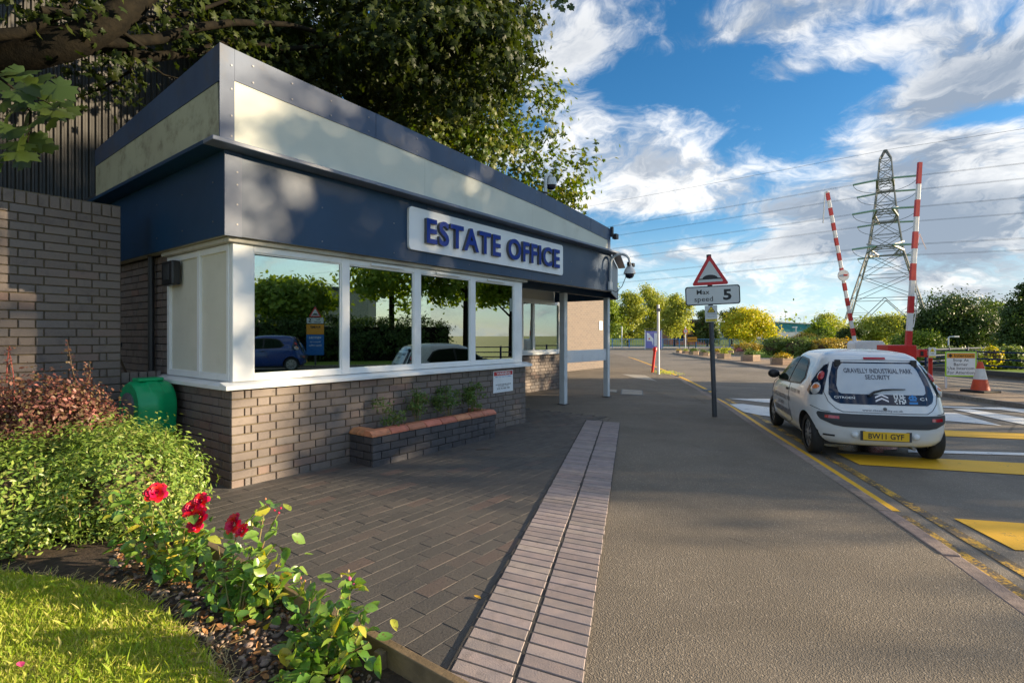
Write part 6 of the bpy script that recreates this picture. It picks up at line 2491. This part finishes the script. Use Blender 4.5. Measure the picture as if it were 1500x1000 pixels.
# small gantry tower far behind
p = at(1341, 478, 190)
sp2 = empty('lattice_mast', (p.x, 190, 0))
tag(sp2, 'small grey lattice mast low beside the tall barrier arm', 'mast')
mb = MB()
for s_ in (-1, 1):
    mb.bar((s_ * 2.2, 0, -.5), (s_ * .7, 0, p.z), .4)
    mb.bar((s_ * 2.2, 0, 0), (-s_ * .9, 0, p.z * .7), .25)
    mb.bar((s_ * .7, 0, p.z), (s_ * 2.6, 0, p.z + .9), .3)
mb.bar((-1.6, 0, 2), (1.6, 0, 2), .25)
mb.build('frame', MAT['light_grey_paint'], sp2)

# ------------------------------------------------------------------ far trees and clipped bushes
def ftree(px, top, Y, wpx, mat, label, n=5000, leaf=.38,  base_frac=.12, droop=0.0, tmpl=KITE, seed=1, cr=None, split=4, group='trees beyond the far road', zbase=0.0):
    n, leaf = int(n * 1.9), leaf * .72
    X = (px - 750) / F * Y
    h = EYE + (HY - top) / F * Y
    wm = wpx * Y / F / 2
    g = random.Random(seed)
    bl = []
    zc0 = h * (base_frac + (1 - base_frac) * .44)
    bl.append(((0, 0, zc0), (wm * .60, wm * .60, h * (1 - base_frac) * .40)))
    ns = split + 4
    for k in range(ns):
        a = 2 * math.pi * k / ns + g.uniform(-.4, .4)
        q = g.uniform(.45, .80)
        rr_ = wm * g.uniform(.22, .42)
        bl.append(((math.cos(a) * wm * q, math.sin(a) * wm * q * .8, h * g.uniform(base_frac + .12, .74 - .25 * (q - .45))), (rr_, rr_, rr_ * g.uniform(.7, 1.2))))
    for k in range(3):
        rr_ = wm * g.uniform(.18, .32)
        bl.append(((g.uniform(-.4, .4) * wm, g.uniform(-.3, .3) * wm, h * g.uniform(.78, .92) - rr_ * .3), (rr_, rr_, h * g.uniform(.08, .13))))
    return make_tree('tree', label, (X, Y, zbase), h, max(.12, h * .022), bl, n, leaf, MAT[mat], clumps=int(55 + n / 70), cr=cr or wm * .24, group=group, seed=seed, limbs=8, droop=droop, tmpl=tmpl, hollow=.30)


ftree(884, 408, 66, 62, 'green_tree', 'leafy green tree at the far left, rising behind the end of the canopy', 5000, .40, .04, seed=3)
ftree(921, 419, 68, 58, 'willow', 'bright leafy tree behind the lamp post left of the noticeboard', 6500, .36, .04, seed=4)
ftree(953, 410, 74, 60, 'willow', 'tallest pale tree behind the purple noticeboard', 6500, .36, .06, seed=5)
ftree(988, 428, 69, 54, 'willow', 'pale weeping birch right of the noticeboard', 6000, .36, .10, .9, seed=6)
ftree(1036, 452, 72, 46, 'dark_tree', 'dark tree behind the post of the speed sign', 4500, .36, .06, seed=7)
ftree(1072, 446, 78, 44, 'dark_tree', 'dark tree behind the left flank of the yellow tree', 4000, .36, .06, seed=8)
ftree(1096, 443, 58, 80, 'yellow_tree', 'bright yellow-green tree turning orange in the middle distance', 8500, .32, .13, seed=9)
ftree(1128, 484, 66, 20, 'green_tree', 'small bushy tree in front of the teal warehouse', 2500, .32, .03, seed=10)
ftree(1199, 468, 74, 40, 'green_tree', 'broad green tree right of the teal warehouse', 3500, .36, .02, seed=11)
ftree(1214, 456, 90, 70, 'willow', 'weeping willow left of the white barrier cabinet', 7000, .42, .03, 1.4, seed=12)
ftree(1292, 457, 84, 72, 'willow', 'weeping willow between the two barrier arms', 8500, .40, .03, 1.4, seed=13)
ftree(1247, 478, 80, 40, 'dark_tree', 'low dark tree between the two willows', 2500, .36, .03, seed=14)
ftree(1404, 431, 62, 128, 'dark_tree', 'big round dark green tree right of the barriers', 14000, .40, .03, seed=15, split=7)
ftree(1452, 436, 70, 70, 'green_tree', 'mid green tree between the two big dark trees', 6000, .38, .03, seed=16)
ftree(1497, 407, 46, 62, 'dark_tree', 'dark tree cut by the right edge of the picture', 9000, .30, .03, seed=17)
ftree(1555, 420, 52, 80, 'dark_tree', 'dark tree just beyond the right edge', 3000, .40, .03, seed=18)
ftree(1340, 482, 60, 60, 'green_tree', 'low green thicket behind the red barrier cabinet', 3500, .32, .02, seed=19)
# tree line along the horizon: reads as one mass
g_ = np.random.default_rng(77)
n_ = 16000
cxs = g_.uniform(-60, 330, 160)
kk = g_.integers(0, 160, n_)
hh_ = g_.uniform(5, 10, 160)
P_ = np.stack([cxs[kk] + g_.normal(size=n_) * 3.4, 230 + g_.normal(size=n_) * 6, np.abs(g_.normal(size=n_)) * hh_[kk] * .42], 1)
N_ = g_.normal(size=(n_, 3)); N_[:, 1] -= .8; N_[:, 2] += .4
tag(inst('distant_wood', leaf_mesh('distant_wood', MAT['green_tree'], P_, N_, g_.uniform(1.0, 2.2, n_), KITE)), 'distant wooded skyline behind everything on the right', 'wood', kind='stuff')


def bush(name, px, top, base_y, wpx, mat, label, n=3500, leaf=.13, seed=1, group='clipped bushes beyond the forecourt', cr=.22, depth=1.0):
    gx_, gy_ = G(px, base_y)
    h = EYE + (HY - top) / F * gy_
    wm = wpx * gy_ / F / 2
    root = empty(name, (gx_, gy_, 0))
    tag(root, label, 'shrub', group)
    bl = [((-wm * .35, 0, h * .46), (wm * .6, wm * .6 * depth, h * .5)), ((wm * .35, .2, h * .44), (wm * .62, wm * .6 * depth, h * .46)), ((0, -.1, h * .52), (wm * .6, wm * .5 * depth, h * .46))]
    P_, N_, _c = crown_pts(bl, n, int(n / 22), cr, .72, seed)
    inst('foliage', leaf_mesh('foliage', MAT[mat], P_, N_, nrg.uniform(.7, 1.3, n) * leaf, KITE), root)
    co = MB()
    for (c_, r_) in bl:
        co.add([tuple(Vector(c_) + Vector((q[0] * r_[0] * .8, q[1] * r_[1] * .8, q[2] * r_[2] * .8))) for q in iv], ifc)
    co.build('branches', MAT['twig'], root)['kind'] = 'stuff'


bush('clipped_bush', 1141, 493, 520.5, 50, 'shrub', 'dark rounded clipped bush behind the large timber planter', 4200, .14, 31)
bush('clipped_bush', 1171, 494, 521.5, 50, 'shrub', 'second dark clipped bush, just above the hatchback roof line', 4200, .14, 32)
bush('clipped_bush', 1196, 491, 519, 60, 'shrub', 'pale topped clipped bush behind the dark ones', 4200, .14, 33)
bush('clipped_bush', 1226, 495, 522, 84, 'gold_shrub', 'spreading golden-green bush left of the white barrier cabinet', 6500, .13, 34)
bush('clipped_bush', 1180, 487, 515, 44, 'gold_shrub', 'olive shrub mass in front of the green tree by the warehouse', 3800, .18, 35)
bush('clipped_bush', 1098, 503, 514, 44, 'gold_shrub', 'low clipped yellow hedge under the yellow tree', 2500, .16, 36)
bush('feathery_shrub', 1455, 506, 541, 30, 'yellow_tree', 'feathery yellow-green shrub behind the traffic cone', 500, .13, 37, None, .2)
bush('verge_shrub', 1395, 512, 534, 120, 'shrub', 'dark low shrubs behind the railing and the intercom sign', 3500, .20, 38, None, .3)
bush('verge_shrub', 1480, 512, 540, 60, 'shrub', 'dark low shrubs behind the right end of the railing', 2500, .18, 39, None, .3)

# ------------------------------------------------------------------ across the road, seen in the windows and shading the forecourt
def shade_tree(X, Y, h, blobs, label, seed, n=5500, leaf=.34, cr=.75, cl=80):
    return make_tree('roadside_tree', label, (X, Y, 0), h, .2, blobs, n, leaf, MAT['green_tree'], clumps=cl, cr=cr, group='roadside trees across the road', seed=seed, limbs=10, hollow=.3)


shade_tree(25.5, 10.6, 10.5, [((0, 0, 5.6), (3.4, 3.4, 2.3)), ((0, -.8, 8.8), (2.4, 2.8, 2.0))], 'roadside tree across the road opposite the hatchback', 41, 8500)
shade_tree(26.0, 5.8, 12.0, [((0, 0, 5.6), (3.0, 3.0, 2.5)), ((0, .4, 9.2), (2.2, 2.9, 1.7)), ((0, .2, 11.2), (1.6, 2.4, .9)), ((0, -2.5, 8.7), (1.4, 1.2, 1.5))], 'tallest roadside tree across the road opposite the office window', 42, 9500, cl=105)
shade_tree(27.0, 14.0, 7.0, [((0, 0, 4.9), (2.6, 2.4, 1.6))], 'roadside tree across the road nearest the railing', 43, 4500)
shade_tree(26.5, -.3, 6.5, [((0, 0, 3.75), (2.8, 2.9, 1.3))], 'low roadside tree across the road, mirrored in the first window pane', 44, 6500)
shade_tree(30.0, -8, 9.0, [((0, 0, 6.0), (3.5, 3.0, 3.0))], 'roadside tree behind the camera to the right', 45, 4500)
hg = empty('hedge_row', (23.4, 2.0, 0))
tag(hg, 'dark hedge across the road below the roadside trees, mirrored in the windows', 'hedge')
P_, N_, _c = crown_pts([((0, y, 1.3), (.9, 1.3, 1.35)) for y in np.arange(-7, 7.1, 1.2)], 34000, 900, .32, .62, 51)
inst('foliage', leaf_mesh('foliage', MAT['dark_tree'], P_, N_, nrg.uniform(.10, .2, 34000), KITE), hg)
MB().box(-.3, .3, -7.3, 7.3, 0, 2.0).build('branches', MAT['bark'], hg)
tb = empty('tan_warehouse', (58, -14, 0), 0)
tag(tb, 'plain tan warehouse far across the road, mirrored in the first pane', 'building')
MB().box(0, 16, 0, 16, 0, 7.0).build('wall', MAT['concrete'], tb)
MB().box(-.3, 16.3, -.3, 16.3, 7.0, 7.4).build('roof', MAT['dark_metal'], tb)
for k in range(4):
    MB().box(-.05, .0, 1.5 + k * 3.6, 3.6 + k * 3.6, 2.0, 3.6).build('window', MAT['car_navy_glass'], tb)
car('blue_hatchback', 'dark blue hatchback across the road, mirrored in the first window pane', MAT['car_blue'], (17.2, 2.2, ROADZ), R(-97), 1.1, False)
s2 = post_sign((19.4, 2.2, 0), R(90 + 12), 'second hump sign post across the road, mirrored in the window', 2.98)
s2.rotation_euler = (0, 0, R(-90))
tri_sign(s2, 2.425, .62)
o = plate('speed_plate', rounded_poly(rect(-.42, .42, 2.08, 2.40), .04), -.060, -.055, 'sign_black', s2)
plate('face', rounded_poly(rect(-.40, .40, 2.10, 2.38), .03), -.063, -.061, 'sign_face', o)
flat_text('Max', .20, .075, 'sign_black', o, -.13, -.0645, 2.26, .02)
flat_text('speed', .30, .10, 'sign_black', o, -.12, -.0645, 2.12, .02)
flat_text('5', .13, .19, 'sign_black', o, .25, -.0645, 2.145, .03)
o = plate('orange_board', rect(-.42, .42, 1.55, 2.06), -.058, -.052, 'sign_orange', s2)
flat_text('RAMP', .5, .13, 'sign_black', o, 0, -.0595, 1.85, .02)
o = plate('blue_board', rect(-.42, .42, .50, 1.53), -.058, -.052, 'sign_blue', s2)
flat_text('VISITORS', .6, .10, 'sign_white', o, 0, -.0595, 1.33, .02)
flat_text('Report to', .5, .09, 'sign_white', o, 0, -.0595, 1.12, .01)
flat_text('Estate Office', .6, .09, 'sign_white', o, 0, -.0595, .95, .01)


# ------------------------------------------------------------------ sycamores over the office
tB = make_tree('sycamore_tree', 'large sunlit sycamore rising behind the office roof', (-3.0, 15.5, 0), 14, .35,
               [((.2, .5, 6.6), (3.6, 4.2, 2.6)), ((-.2, .3, 9.6), (3.6, 4.2, 3.4)), ((4.0, -.4, 5.9), (1.5, 1.6, 1.1)), ((2.9, -.2, 7.9), (1.5, 1.8, 1.3)), ((-4.5, -.5, 8.0), (4.2, 4.0, 4.0)), ((0, 0, 12.8), (3.4, 3.8, 2.4))],
               46000, .155, MAT['sycamore'], clumps=760, cr=.58, tmpl=SYC, group='sycamores over the office', seed=61, limbs=22, hollow=.35, droop=.5, flat=.8)
tA = empty('sycamore_tree', (-8.4, 6.7, 0))
tag(tA, 'dark overhanging sycamore with a thick limb at the top left', 'tree', 'sycamores over the office')
lo = Vector((-8.4, 6.7, 0))
W = lambda px, py, Y: tuple(at(px, py, Y) - lo)
mb = MB()
mb.tube([(0, 0, -.1), (0, 0, .3), (.05, 0, 2.2), (.3, -.05, 3.6)], [.42, .36, .31, .28], 12)
mb.build('trunk', MAT['bark'], tA, smooth=50)


def branch(pts, r0, r1, nm='limb'):
    n = len(pts)
    MB().tube(pts, [r0 + (r1 - r0) * i / (n - 1) for i in range(n)], 9).build(nm, MAT['bark'], tA, smooth=50)


branch([(.3, -.05, 3.5), W(-60, 108, 6.4), W(0, 84, 6.3), W(60, 72, 6.3), W(118, 58, 6.4), W(165, 30, 6.5), W(215, -15, 6.7), W(262, -60, 7.0), W(330, -190, 8)], .25, .12)
branch([W(118, 58, 6.4), W(180, 62, 6.7), W(235, 57, 7.0), W(290, 40, 7.3), W(345, 33, 7.7), W(420, 36, 8.2), W(500, 55, 8.8)], .085, .03)
branch([W(130, 56, 6.5), W(170, 78, 6.9), W(225, 84, 7.2), W(290, 76, 7.6), W(340, 60, 8), W(420, 72, 8.4), W(475, 68, 8.8)], .085, .03)
branch([W(-40, 55, 5.9), W(30, 48, 6.0), W(80, 25, 6.2), W(110, -5, 6.4)], .07, .04)
branch([W(150, 40, 6.6), W(200, 30, 7.0), W(280, 20, 7.5), W(360, -10, 8.0)], .05, .02)
branch([W(60, 15, 6.0), W(120, 22, 6.3), W(180, 48, 6.6), W(215, 72, 6.8)], .045, .02)
branch([W(200, 60, 6.9), W(190, 105, 7.0), W(150, 130, 7.1), W(110, 145, 7.2)], .022, .008)
branch([W(205, 85, 7.1), W(240, 110, 7.3), W(300, 125, 7.6)], .018, .008)
branch([W(-20, 100, 4.1), W(20, 130, 4.2), W(45, 165, 4.25), W(40, 215, 4.3)], .012, .005, 'twig')
branch([W(20, 130, 4.2), W(60, 145, 4.3), W(85, 160, 4.3)], .008, .004, 'twig')


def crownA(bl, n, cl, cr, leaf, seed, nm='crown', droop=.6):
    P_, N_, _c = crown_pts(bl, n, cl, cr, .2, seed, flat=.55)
    inst(nm, leaf_mesh(nm, MAT['sycamore_shaded'], P_, N_, nrg.uniform(.7, 1.25, n) * leaf, SYC, droop), tA)


crownA([((5.2, 4.2, 8.9), (3.6, 2.6, 2.2)), ((2.2, 3.2, 8.6), (2.6, 2.4, 1.5)), ((7.6, 4.6, 8.3), (2.0, 2.0, 1.7)), ((3.4, 2.6, 7.1), (1.6, 1.6, .5)), ((6.0, 5.0, 7.2), (2.2, 1.6, .9)), ((-1.0, 1.0, 8.0), (3, 3, 1.6)), ((6.8, 2.9, 6.9), (2.0, 1.4, 1.3)), ((4.6, 2.5, 6.6), (1.7, 1.2, 1.0)), ((1.4, -2.7, 8.0), (3.2, 2.6, 1.3)), ((-2.5, -1.5, 6.5), (2.2, 2.2, 1.4))],  # includes an out-of-view lobe added to block sky and darken the side fascia
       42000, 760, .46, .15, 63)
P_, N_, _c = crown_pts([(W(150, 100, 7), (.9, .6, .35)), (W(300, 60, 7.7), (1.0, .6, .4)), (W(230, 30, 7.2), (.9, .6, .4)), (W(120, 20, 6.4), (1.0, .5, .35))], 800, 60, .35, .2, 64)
inst('crown', leaf_mesh('crown', MAT['sycamore_shaded'], P_, N_, nrg.uniform(.08, .15, 800), SYC, .6), tA)
# big near leaves at the left edge
BIG = [(-.02, 0)]
lob = [(0, .04), (.05, .20), (.0, .36), (.17, .36), (.26, .50), (.36, .42), (.44, .30), (.60, .46), (.66, .34), (.80, .30), (.78, .16), (1.0, 0)]
out = lob + [(a, -b) for a, b in lob[-2::-1]]
bigleaf = []
for k in range(3):
    vv = [(.36, 0, .05)] + [(a, b, -.10 * abs(b) - .12 * a * a + .03 * math.sin(9 * a + k)) for a, b in out]
    bigleaf.append(MB().add(vv, [(0, i, i + 1) for i in range(1, len(out))]).mesh('leaf', MAT['near_leaf'], 80))
for i, (px, py) in enumerate([(8, 108), (30, 118), (14, 132), (48, 128), (66, 132), (72, 118), (28, 148), (55, 150), (82, 150), (40, 168), (62, 168), (12, 172), (30, 188), (50, 196), (16, 208), (6, 238), (38, 214), (60, 212),
                              (2, 150), (20, 160), (74, 176), (44, 138), (90, 158), (4, 190), (28, 228), (-12, 120), (-10, 180), (10, 98), (36, 106), (58, 112), (24, 140), (66, 158), (52, 178), (18, 190), (36, 200), (8, 222)]):
    dp = rnd.uniform(3.9, 4.5)
    q = W(px, py, dp)
    s_ = rnd.uniform(.16, .25)
    inst('leaf', bigleaf[i % 3], tA, q, (rnd.uniform(.5, 1.3), rnd.uniform(.1, .7), rnd.uniform(-1.2, .6)), (s_,) * 3)
for i, (px, py) in enumerate([(812, 4), (820, 8), (833, 6), (826, -3), (818, -4)]):
    inst('leaf', bigleaf[i % 3], tA, W(px, py, 7.0), (1.3, .9, rnd.uniform(-1, 1)), (.12,) * 3)
branch([W(560, -120, 7.0), W(700, -50, 7.0), W(790, -12, 7.0), W(828, 2, 7.0)], .02, .006, 'twig')

# ------------------------------------------------------------------ evergreen hedge, purple shrub
hd_ = empty('evergreen_shrub', (-3.3, 3.9, 0))
tag(hd_, 'wide sunlit evergreen shrub with tiny glossy leaves at the left', 'shrub')
bl = [((.36, .06, .36), (.52, .48, .40)), ((-.30, -.14, .31), (.58, .55, .38)), ((-.95, -.30, .28), (.62, .5, .36)), ((.10, .26, .42), (.42, .38, .36)), ((-.45, .10, .33), (.45, .42, .32))]
P_, N_, CCh = crown_pts(bl, 60000, 1300, .10, .80, 71, up=.8, flat=1.2)
ok = P_[:, 2] > .02
inst('foliage', leaf_mesh('foliage', MAT['hedge_leaf'], P_[ok], N_[ok], nrg.uniform(.026, .050, ok.sum()), SMALL, -.5), hd_)['kind'] = 'stuff'
co = MB()
for (c_, r_) in bl:
    co.add([tuple(Vector(c_) + Vector((q[0] * r_[0] * .66, q[1] * r_[1] * .66, q[2] * r_[2] * .66))) for q in iv], ifc)
co.build('inner_branches', MAT['twig'], hd_)['kind'] = 'stuff'
tw_ = MB()
for i in range(160):
    c_ = CCh[i]
    a = Vector((c_[0], c_[1], max(c_[2] - .12, .02)))
    tw_.tube([tuple(a), tuple(Vector(c_) + Vector((rnd.uniform(-.02, .02), rnd.uniform(-.02, .02), .06)))], [.004, .002], 4)
tw_.build('twigs', MAT['stem'], hd_)['kind'] = 'stuff'

bb_ = empty('purple_shrub', (-4.15, 4.55, 0))
tag(bb_, 'purple-leaved barberry shrub against the brick wall', 'shrub')
bl = [((.05, .0, .64), (.48, .34, .48)), ((-.55, -.1, .62), (.52, .34, .50)), ((.30, .05, .52), (.32, .3, .40))]
P_, N_, CCb = crown_pts(bl, 26000, 620, .11, .6, 72, up=.3, flat=1.1)
inst('foliage', leaf_mesh('foliage', MAT['berberis'], P_, N_, nrg.uniform(.024, .05, 26000), KITE), bb_)['kind'] = 'stuff'
co = MB()
for (c_, r_) in bl:
    co.add([tuple(Vector(c_) + Vector((q[0] * r_[0] * .6, q[1] * r_[1] * .6, q[2] * r_[2] * .6))) for q in iv], ifc)
co.build('inner_branches', MAT['twig'], bb_)['kind'] = 'stuff'
lo = Vector((-4.15, 4.55, 0))
for i, (x0, y0, x1, y1) in enumerate([(8, 650, 15, 520), (110, 560, 98, 497), (128, 560, 130, 532), (10, 560, 14, 507), (150, 600, 168, 604)]):
    a, b = at(x0, y0, 4.45) - lo, at(x1, y1, 4.4) - lo
    MB().tube(limb_path(a, b, .06, 5, i), [.006, .005, .004, .004, .003, .002], 5).build('shoot', pm('red_shoot', (.35, .06, .05), None, 1, .6) if i in (0, 3) else MAT['twig'], bb_)
    n_ = 46
    t = nrg.random(n_)[:, None]
    Pp = np.array(a)[None] * (1 - t) + np.array(b)[None] * t + nrg.normal(size=(n_, 3)) * .014
    inst('shoot_leaves', leaf_mesh('shoot_leaves', MAT['berberis'], Pp, nrg.normal(size=(n_, 3)), nrg.uniform(.018, .034, n_), KITE), bb_)['kind'] = 'stuff'

# ------------------------------------------------------------------ roses
rl_mesh = []
for k in range(3):
    vv = [(p[0], p[1] * (1 + .08 * k), p[2] + .10 * math.sin(3.1 * p[0] + k) - .12 * p[0] ** 2) for p in ROSE[0]]
    rl_mesh.append(MB().add(vv, ROSE[1]).mesh('leaf', MAT['rose_leaf'], 80))


def rose_flower(r, seed, mat='petal'):
    g = random.Random(seed)
    mb = MB()
    for ring, (n, tilt, rad, sz) in enumerate([(6, 1.15, .62, .62), (6, .8, .48, .58), (5, .45, .32, .5), (4, .18, .16, .42), (3, .05, .05, .32)]):
        for k in range(n):
            a = 2 * math.pi * k / n + ring * .5 + g.uniform(-.2, .2)
            tl = tilt + g.uniform(-.12, .12)
            vs = []
            for (s_, w_) in [(0, .25), (.45, .8), (.85, .85), (1.05, .45)]:
                for q in (-1, 0, 1):
                    rr_ = rad * .35 + s_ * sz * math.sin(tl + .25 * s_)
                    zz = s_ * sz * math.cos(tl + .35 * s_) * .9 + .06 * abs(q) + .04 * g.uniform(-1, 1)
                    sd_ = q * w_ * sz * .55
                    vs.append(((rr_ * math.cos(a) - sd_ * math.sin(a)) * r, (rr_ * math.sin(a) + sd_ * math.cos(a)) * r, zz * r))
            fs = []
            for i in range(3):
                for j in range(2):
                    b = i * 3 + j
                    fs.append((b, b + 1, b + 4, b + 3))
            mb.add(vs, fs)
    return mb.mesh('flower', MAT[mat], 80)


fl_mesh = [rose_flower(1.0, 5), rose_flower(1.0, 9)]


def rose_bush(label, base_px, tips, nleaf, lsize, flowers, buds, seed, spread=.066):
    g = random.Random(seed)
    bx, by = G(*base_px, .03)
    root = empty('rose_bush', (bx, by, .03))
    tag(root, label, 'rose bush', 'roses in the flower bed')
    o0 = Vector((bx, by, .03))
    paths = []
    for i, (px, py, Y) in enumerate(tips):
        e = at(px, py, Y) - o0
        if e.z < .03:
            e.z = .03
        st = Vector((g.uniform(-.06, .06), g.uniform(-.06, .06), -.02))
        pth = limb_path(st, e, .10, 6, seed * 17 + i)
        paths.append(pth)
        MB().tube(pth, [.006, .0055, .005, .0045, .004, .0032, .0025], 6).build('stem', MAT['stem'], root)
    for k in range(nleaf):
        pth = paths[k % len(paths)]
        t = g.uniform(.22, 1.0) * 5.99
        i = int(t)
        p = pth[i].lerp(pth[i + 1], t - i)
        off = Vector((g.gauss(0, 1), g.gauss(0, 1), g.gauss(0, .8))) * spread
        s_ = lsize * g.uniform(.6, 1.25)
        q = p + off
        if q.z < .01:
            q.z = .01 + abs(g.gauss(0, .03))
        inst('leaf', rl_mesh[k % 3], root, q, (g.gauss(0.35, .45), g.gauss(0, .5), g.uniform(0, 6.28)), (s_,) * 3)
    for (px, py, Y, r_) in flowers:
        p = at(px, py, Y) - o0
        inst('flower', fl_mesh[g.randint(0, 1)], root, p, (g.uniform(.75, 1.2), g.uniform(-.3, .3), g.uniform(-.5, .5)), (r_,) * 3)
    for (px, py, Y, r_, mt) in buds:
        p = at(px, py, Y) - o0
        MB().lathe([(.2, 0), (.5, .3), (.55, .8), (.3, 1.2), (.02, 1.4)], 8).build('bud', MAT[mt], root, p, (g.uniform(-.4, .4), g.uniform(-.4, .4), 0)).scale = (r_,) * 3
    return root


rose_bush('rose bush with the cluster of four crimson blooms in front of the evergreen shrub', (262, 846),
          [(228, 730, 3.4), (287, 765, 3.15), (200, 745, 3.35), (170, 745, 3.3), (250, 760, 3.1), (240, 790, 3.0), (290, 800, 3.0), (215, 775, 3.2), (180, 775, 3.25), (265, 730, 3.3), (190, 705, 3.45), (150, 718, 3.4), (165, 735, 3.35), (300, 775, 3.1), (270, 775, 3.0)],
          300, .076, [(229, 722, 3.38, .082), (282, 745, 3.12, .072), (294, 734, 3.15, .064), (293, 757, 3.1, .074), (286, 769, 3.08, .055), (222, 716, 3.4, .03)], [(286, 777, 3.05, .012, 'petal')], 81)
rose_bush('rose bush with one fading crimson bloom and tall reddish shoots', (352, 900),
          [(347, 775, 2.95), (389, 738, 2.95), (408, 752, 2.95), (400, 800, 2.85), (415, 815, 2.85), (370, 800, 2.85), (320, 800, 2.95), (295, 825, 2.9), (330, 850, 2.75), (385, 850, 2.75), (375, 885, 2.65), (300, 850, 2.85), (415, 850, 2.75)],
          300, .074, [(343, 767, 2.93, .072), (355, 777, 2.9, .05)], [(389, 732, 2.95, .010, 'terracotta'), (386, 744, 2.95, .010, 'terracotta'), (393, 742, 2.95, .009, 'terracotta'), (409, 752, 2.95, .010, 'petal'), (403, 748, 2.95, .010, 'petal'), (412, 745, 2.95, .009, 'petal')], 82)
rose_bush('nearest rose bush leaning over the timber edging with faded pink buds', (478, 995),
          [(513, 848, 2.35), (502, 858, 2.35), (455, 850, 2.45), (440, 850, 2.45), (530, 900, 2.25), (540, 940, 2.2), (470, 880, 2.35), (430, 900, 2.4), (450, 940, 2.25), (500, 920, 2.25), (440, 985, 2.1), (425, 935, 2.3)],
          260, .074, [], [(513, 850, 2.33, .014, 'petal_pink'), (517, 858, 2.33, .012, 'petal_pink'), (500, 845, 2.35, .009, 'straw'), (510, 838, 2.35, .010, 'straw'), (503, 872, 2.33, .009, 'straw'), (440, 848, 2.45, .010, 'terracotta'), (447, 852, 2.45, .009, 'terracotta')], 83, .05)
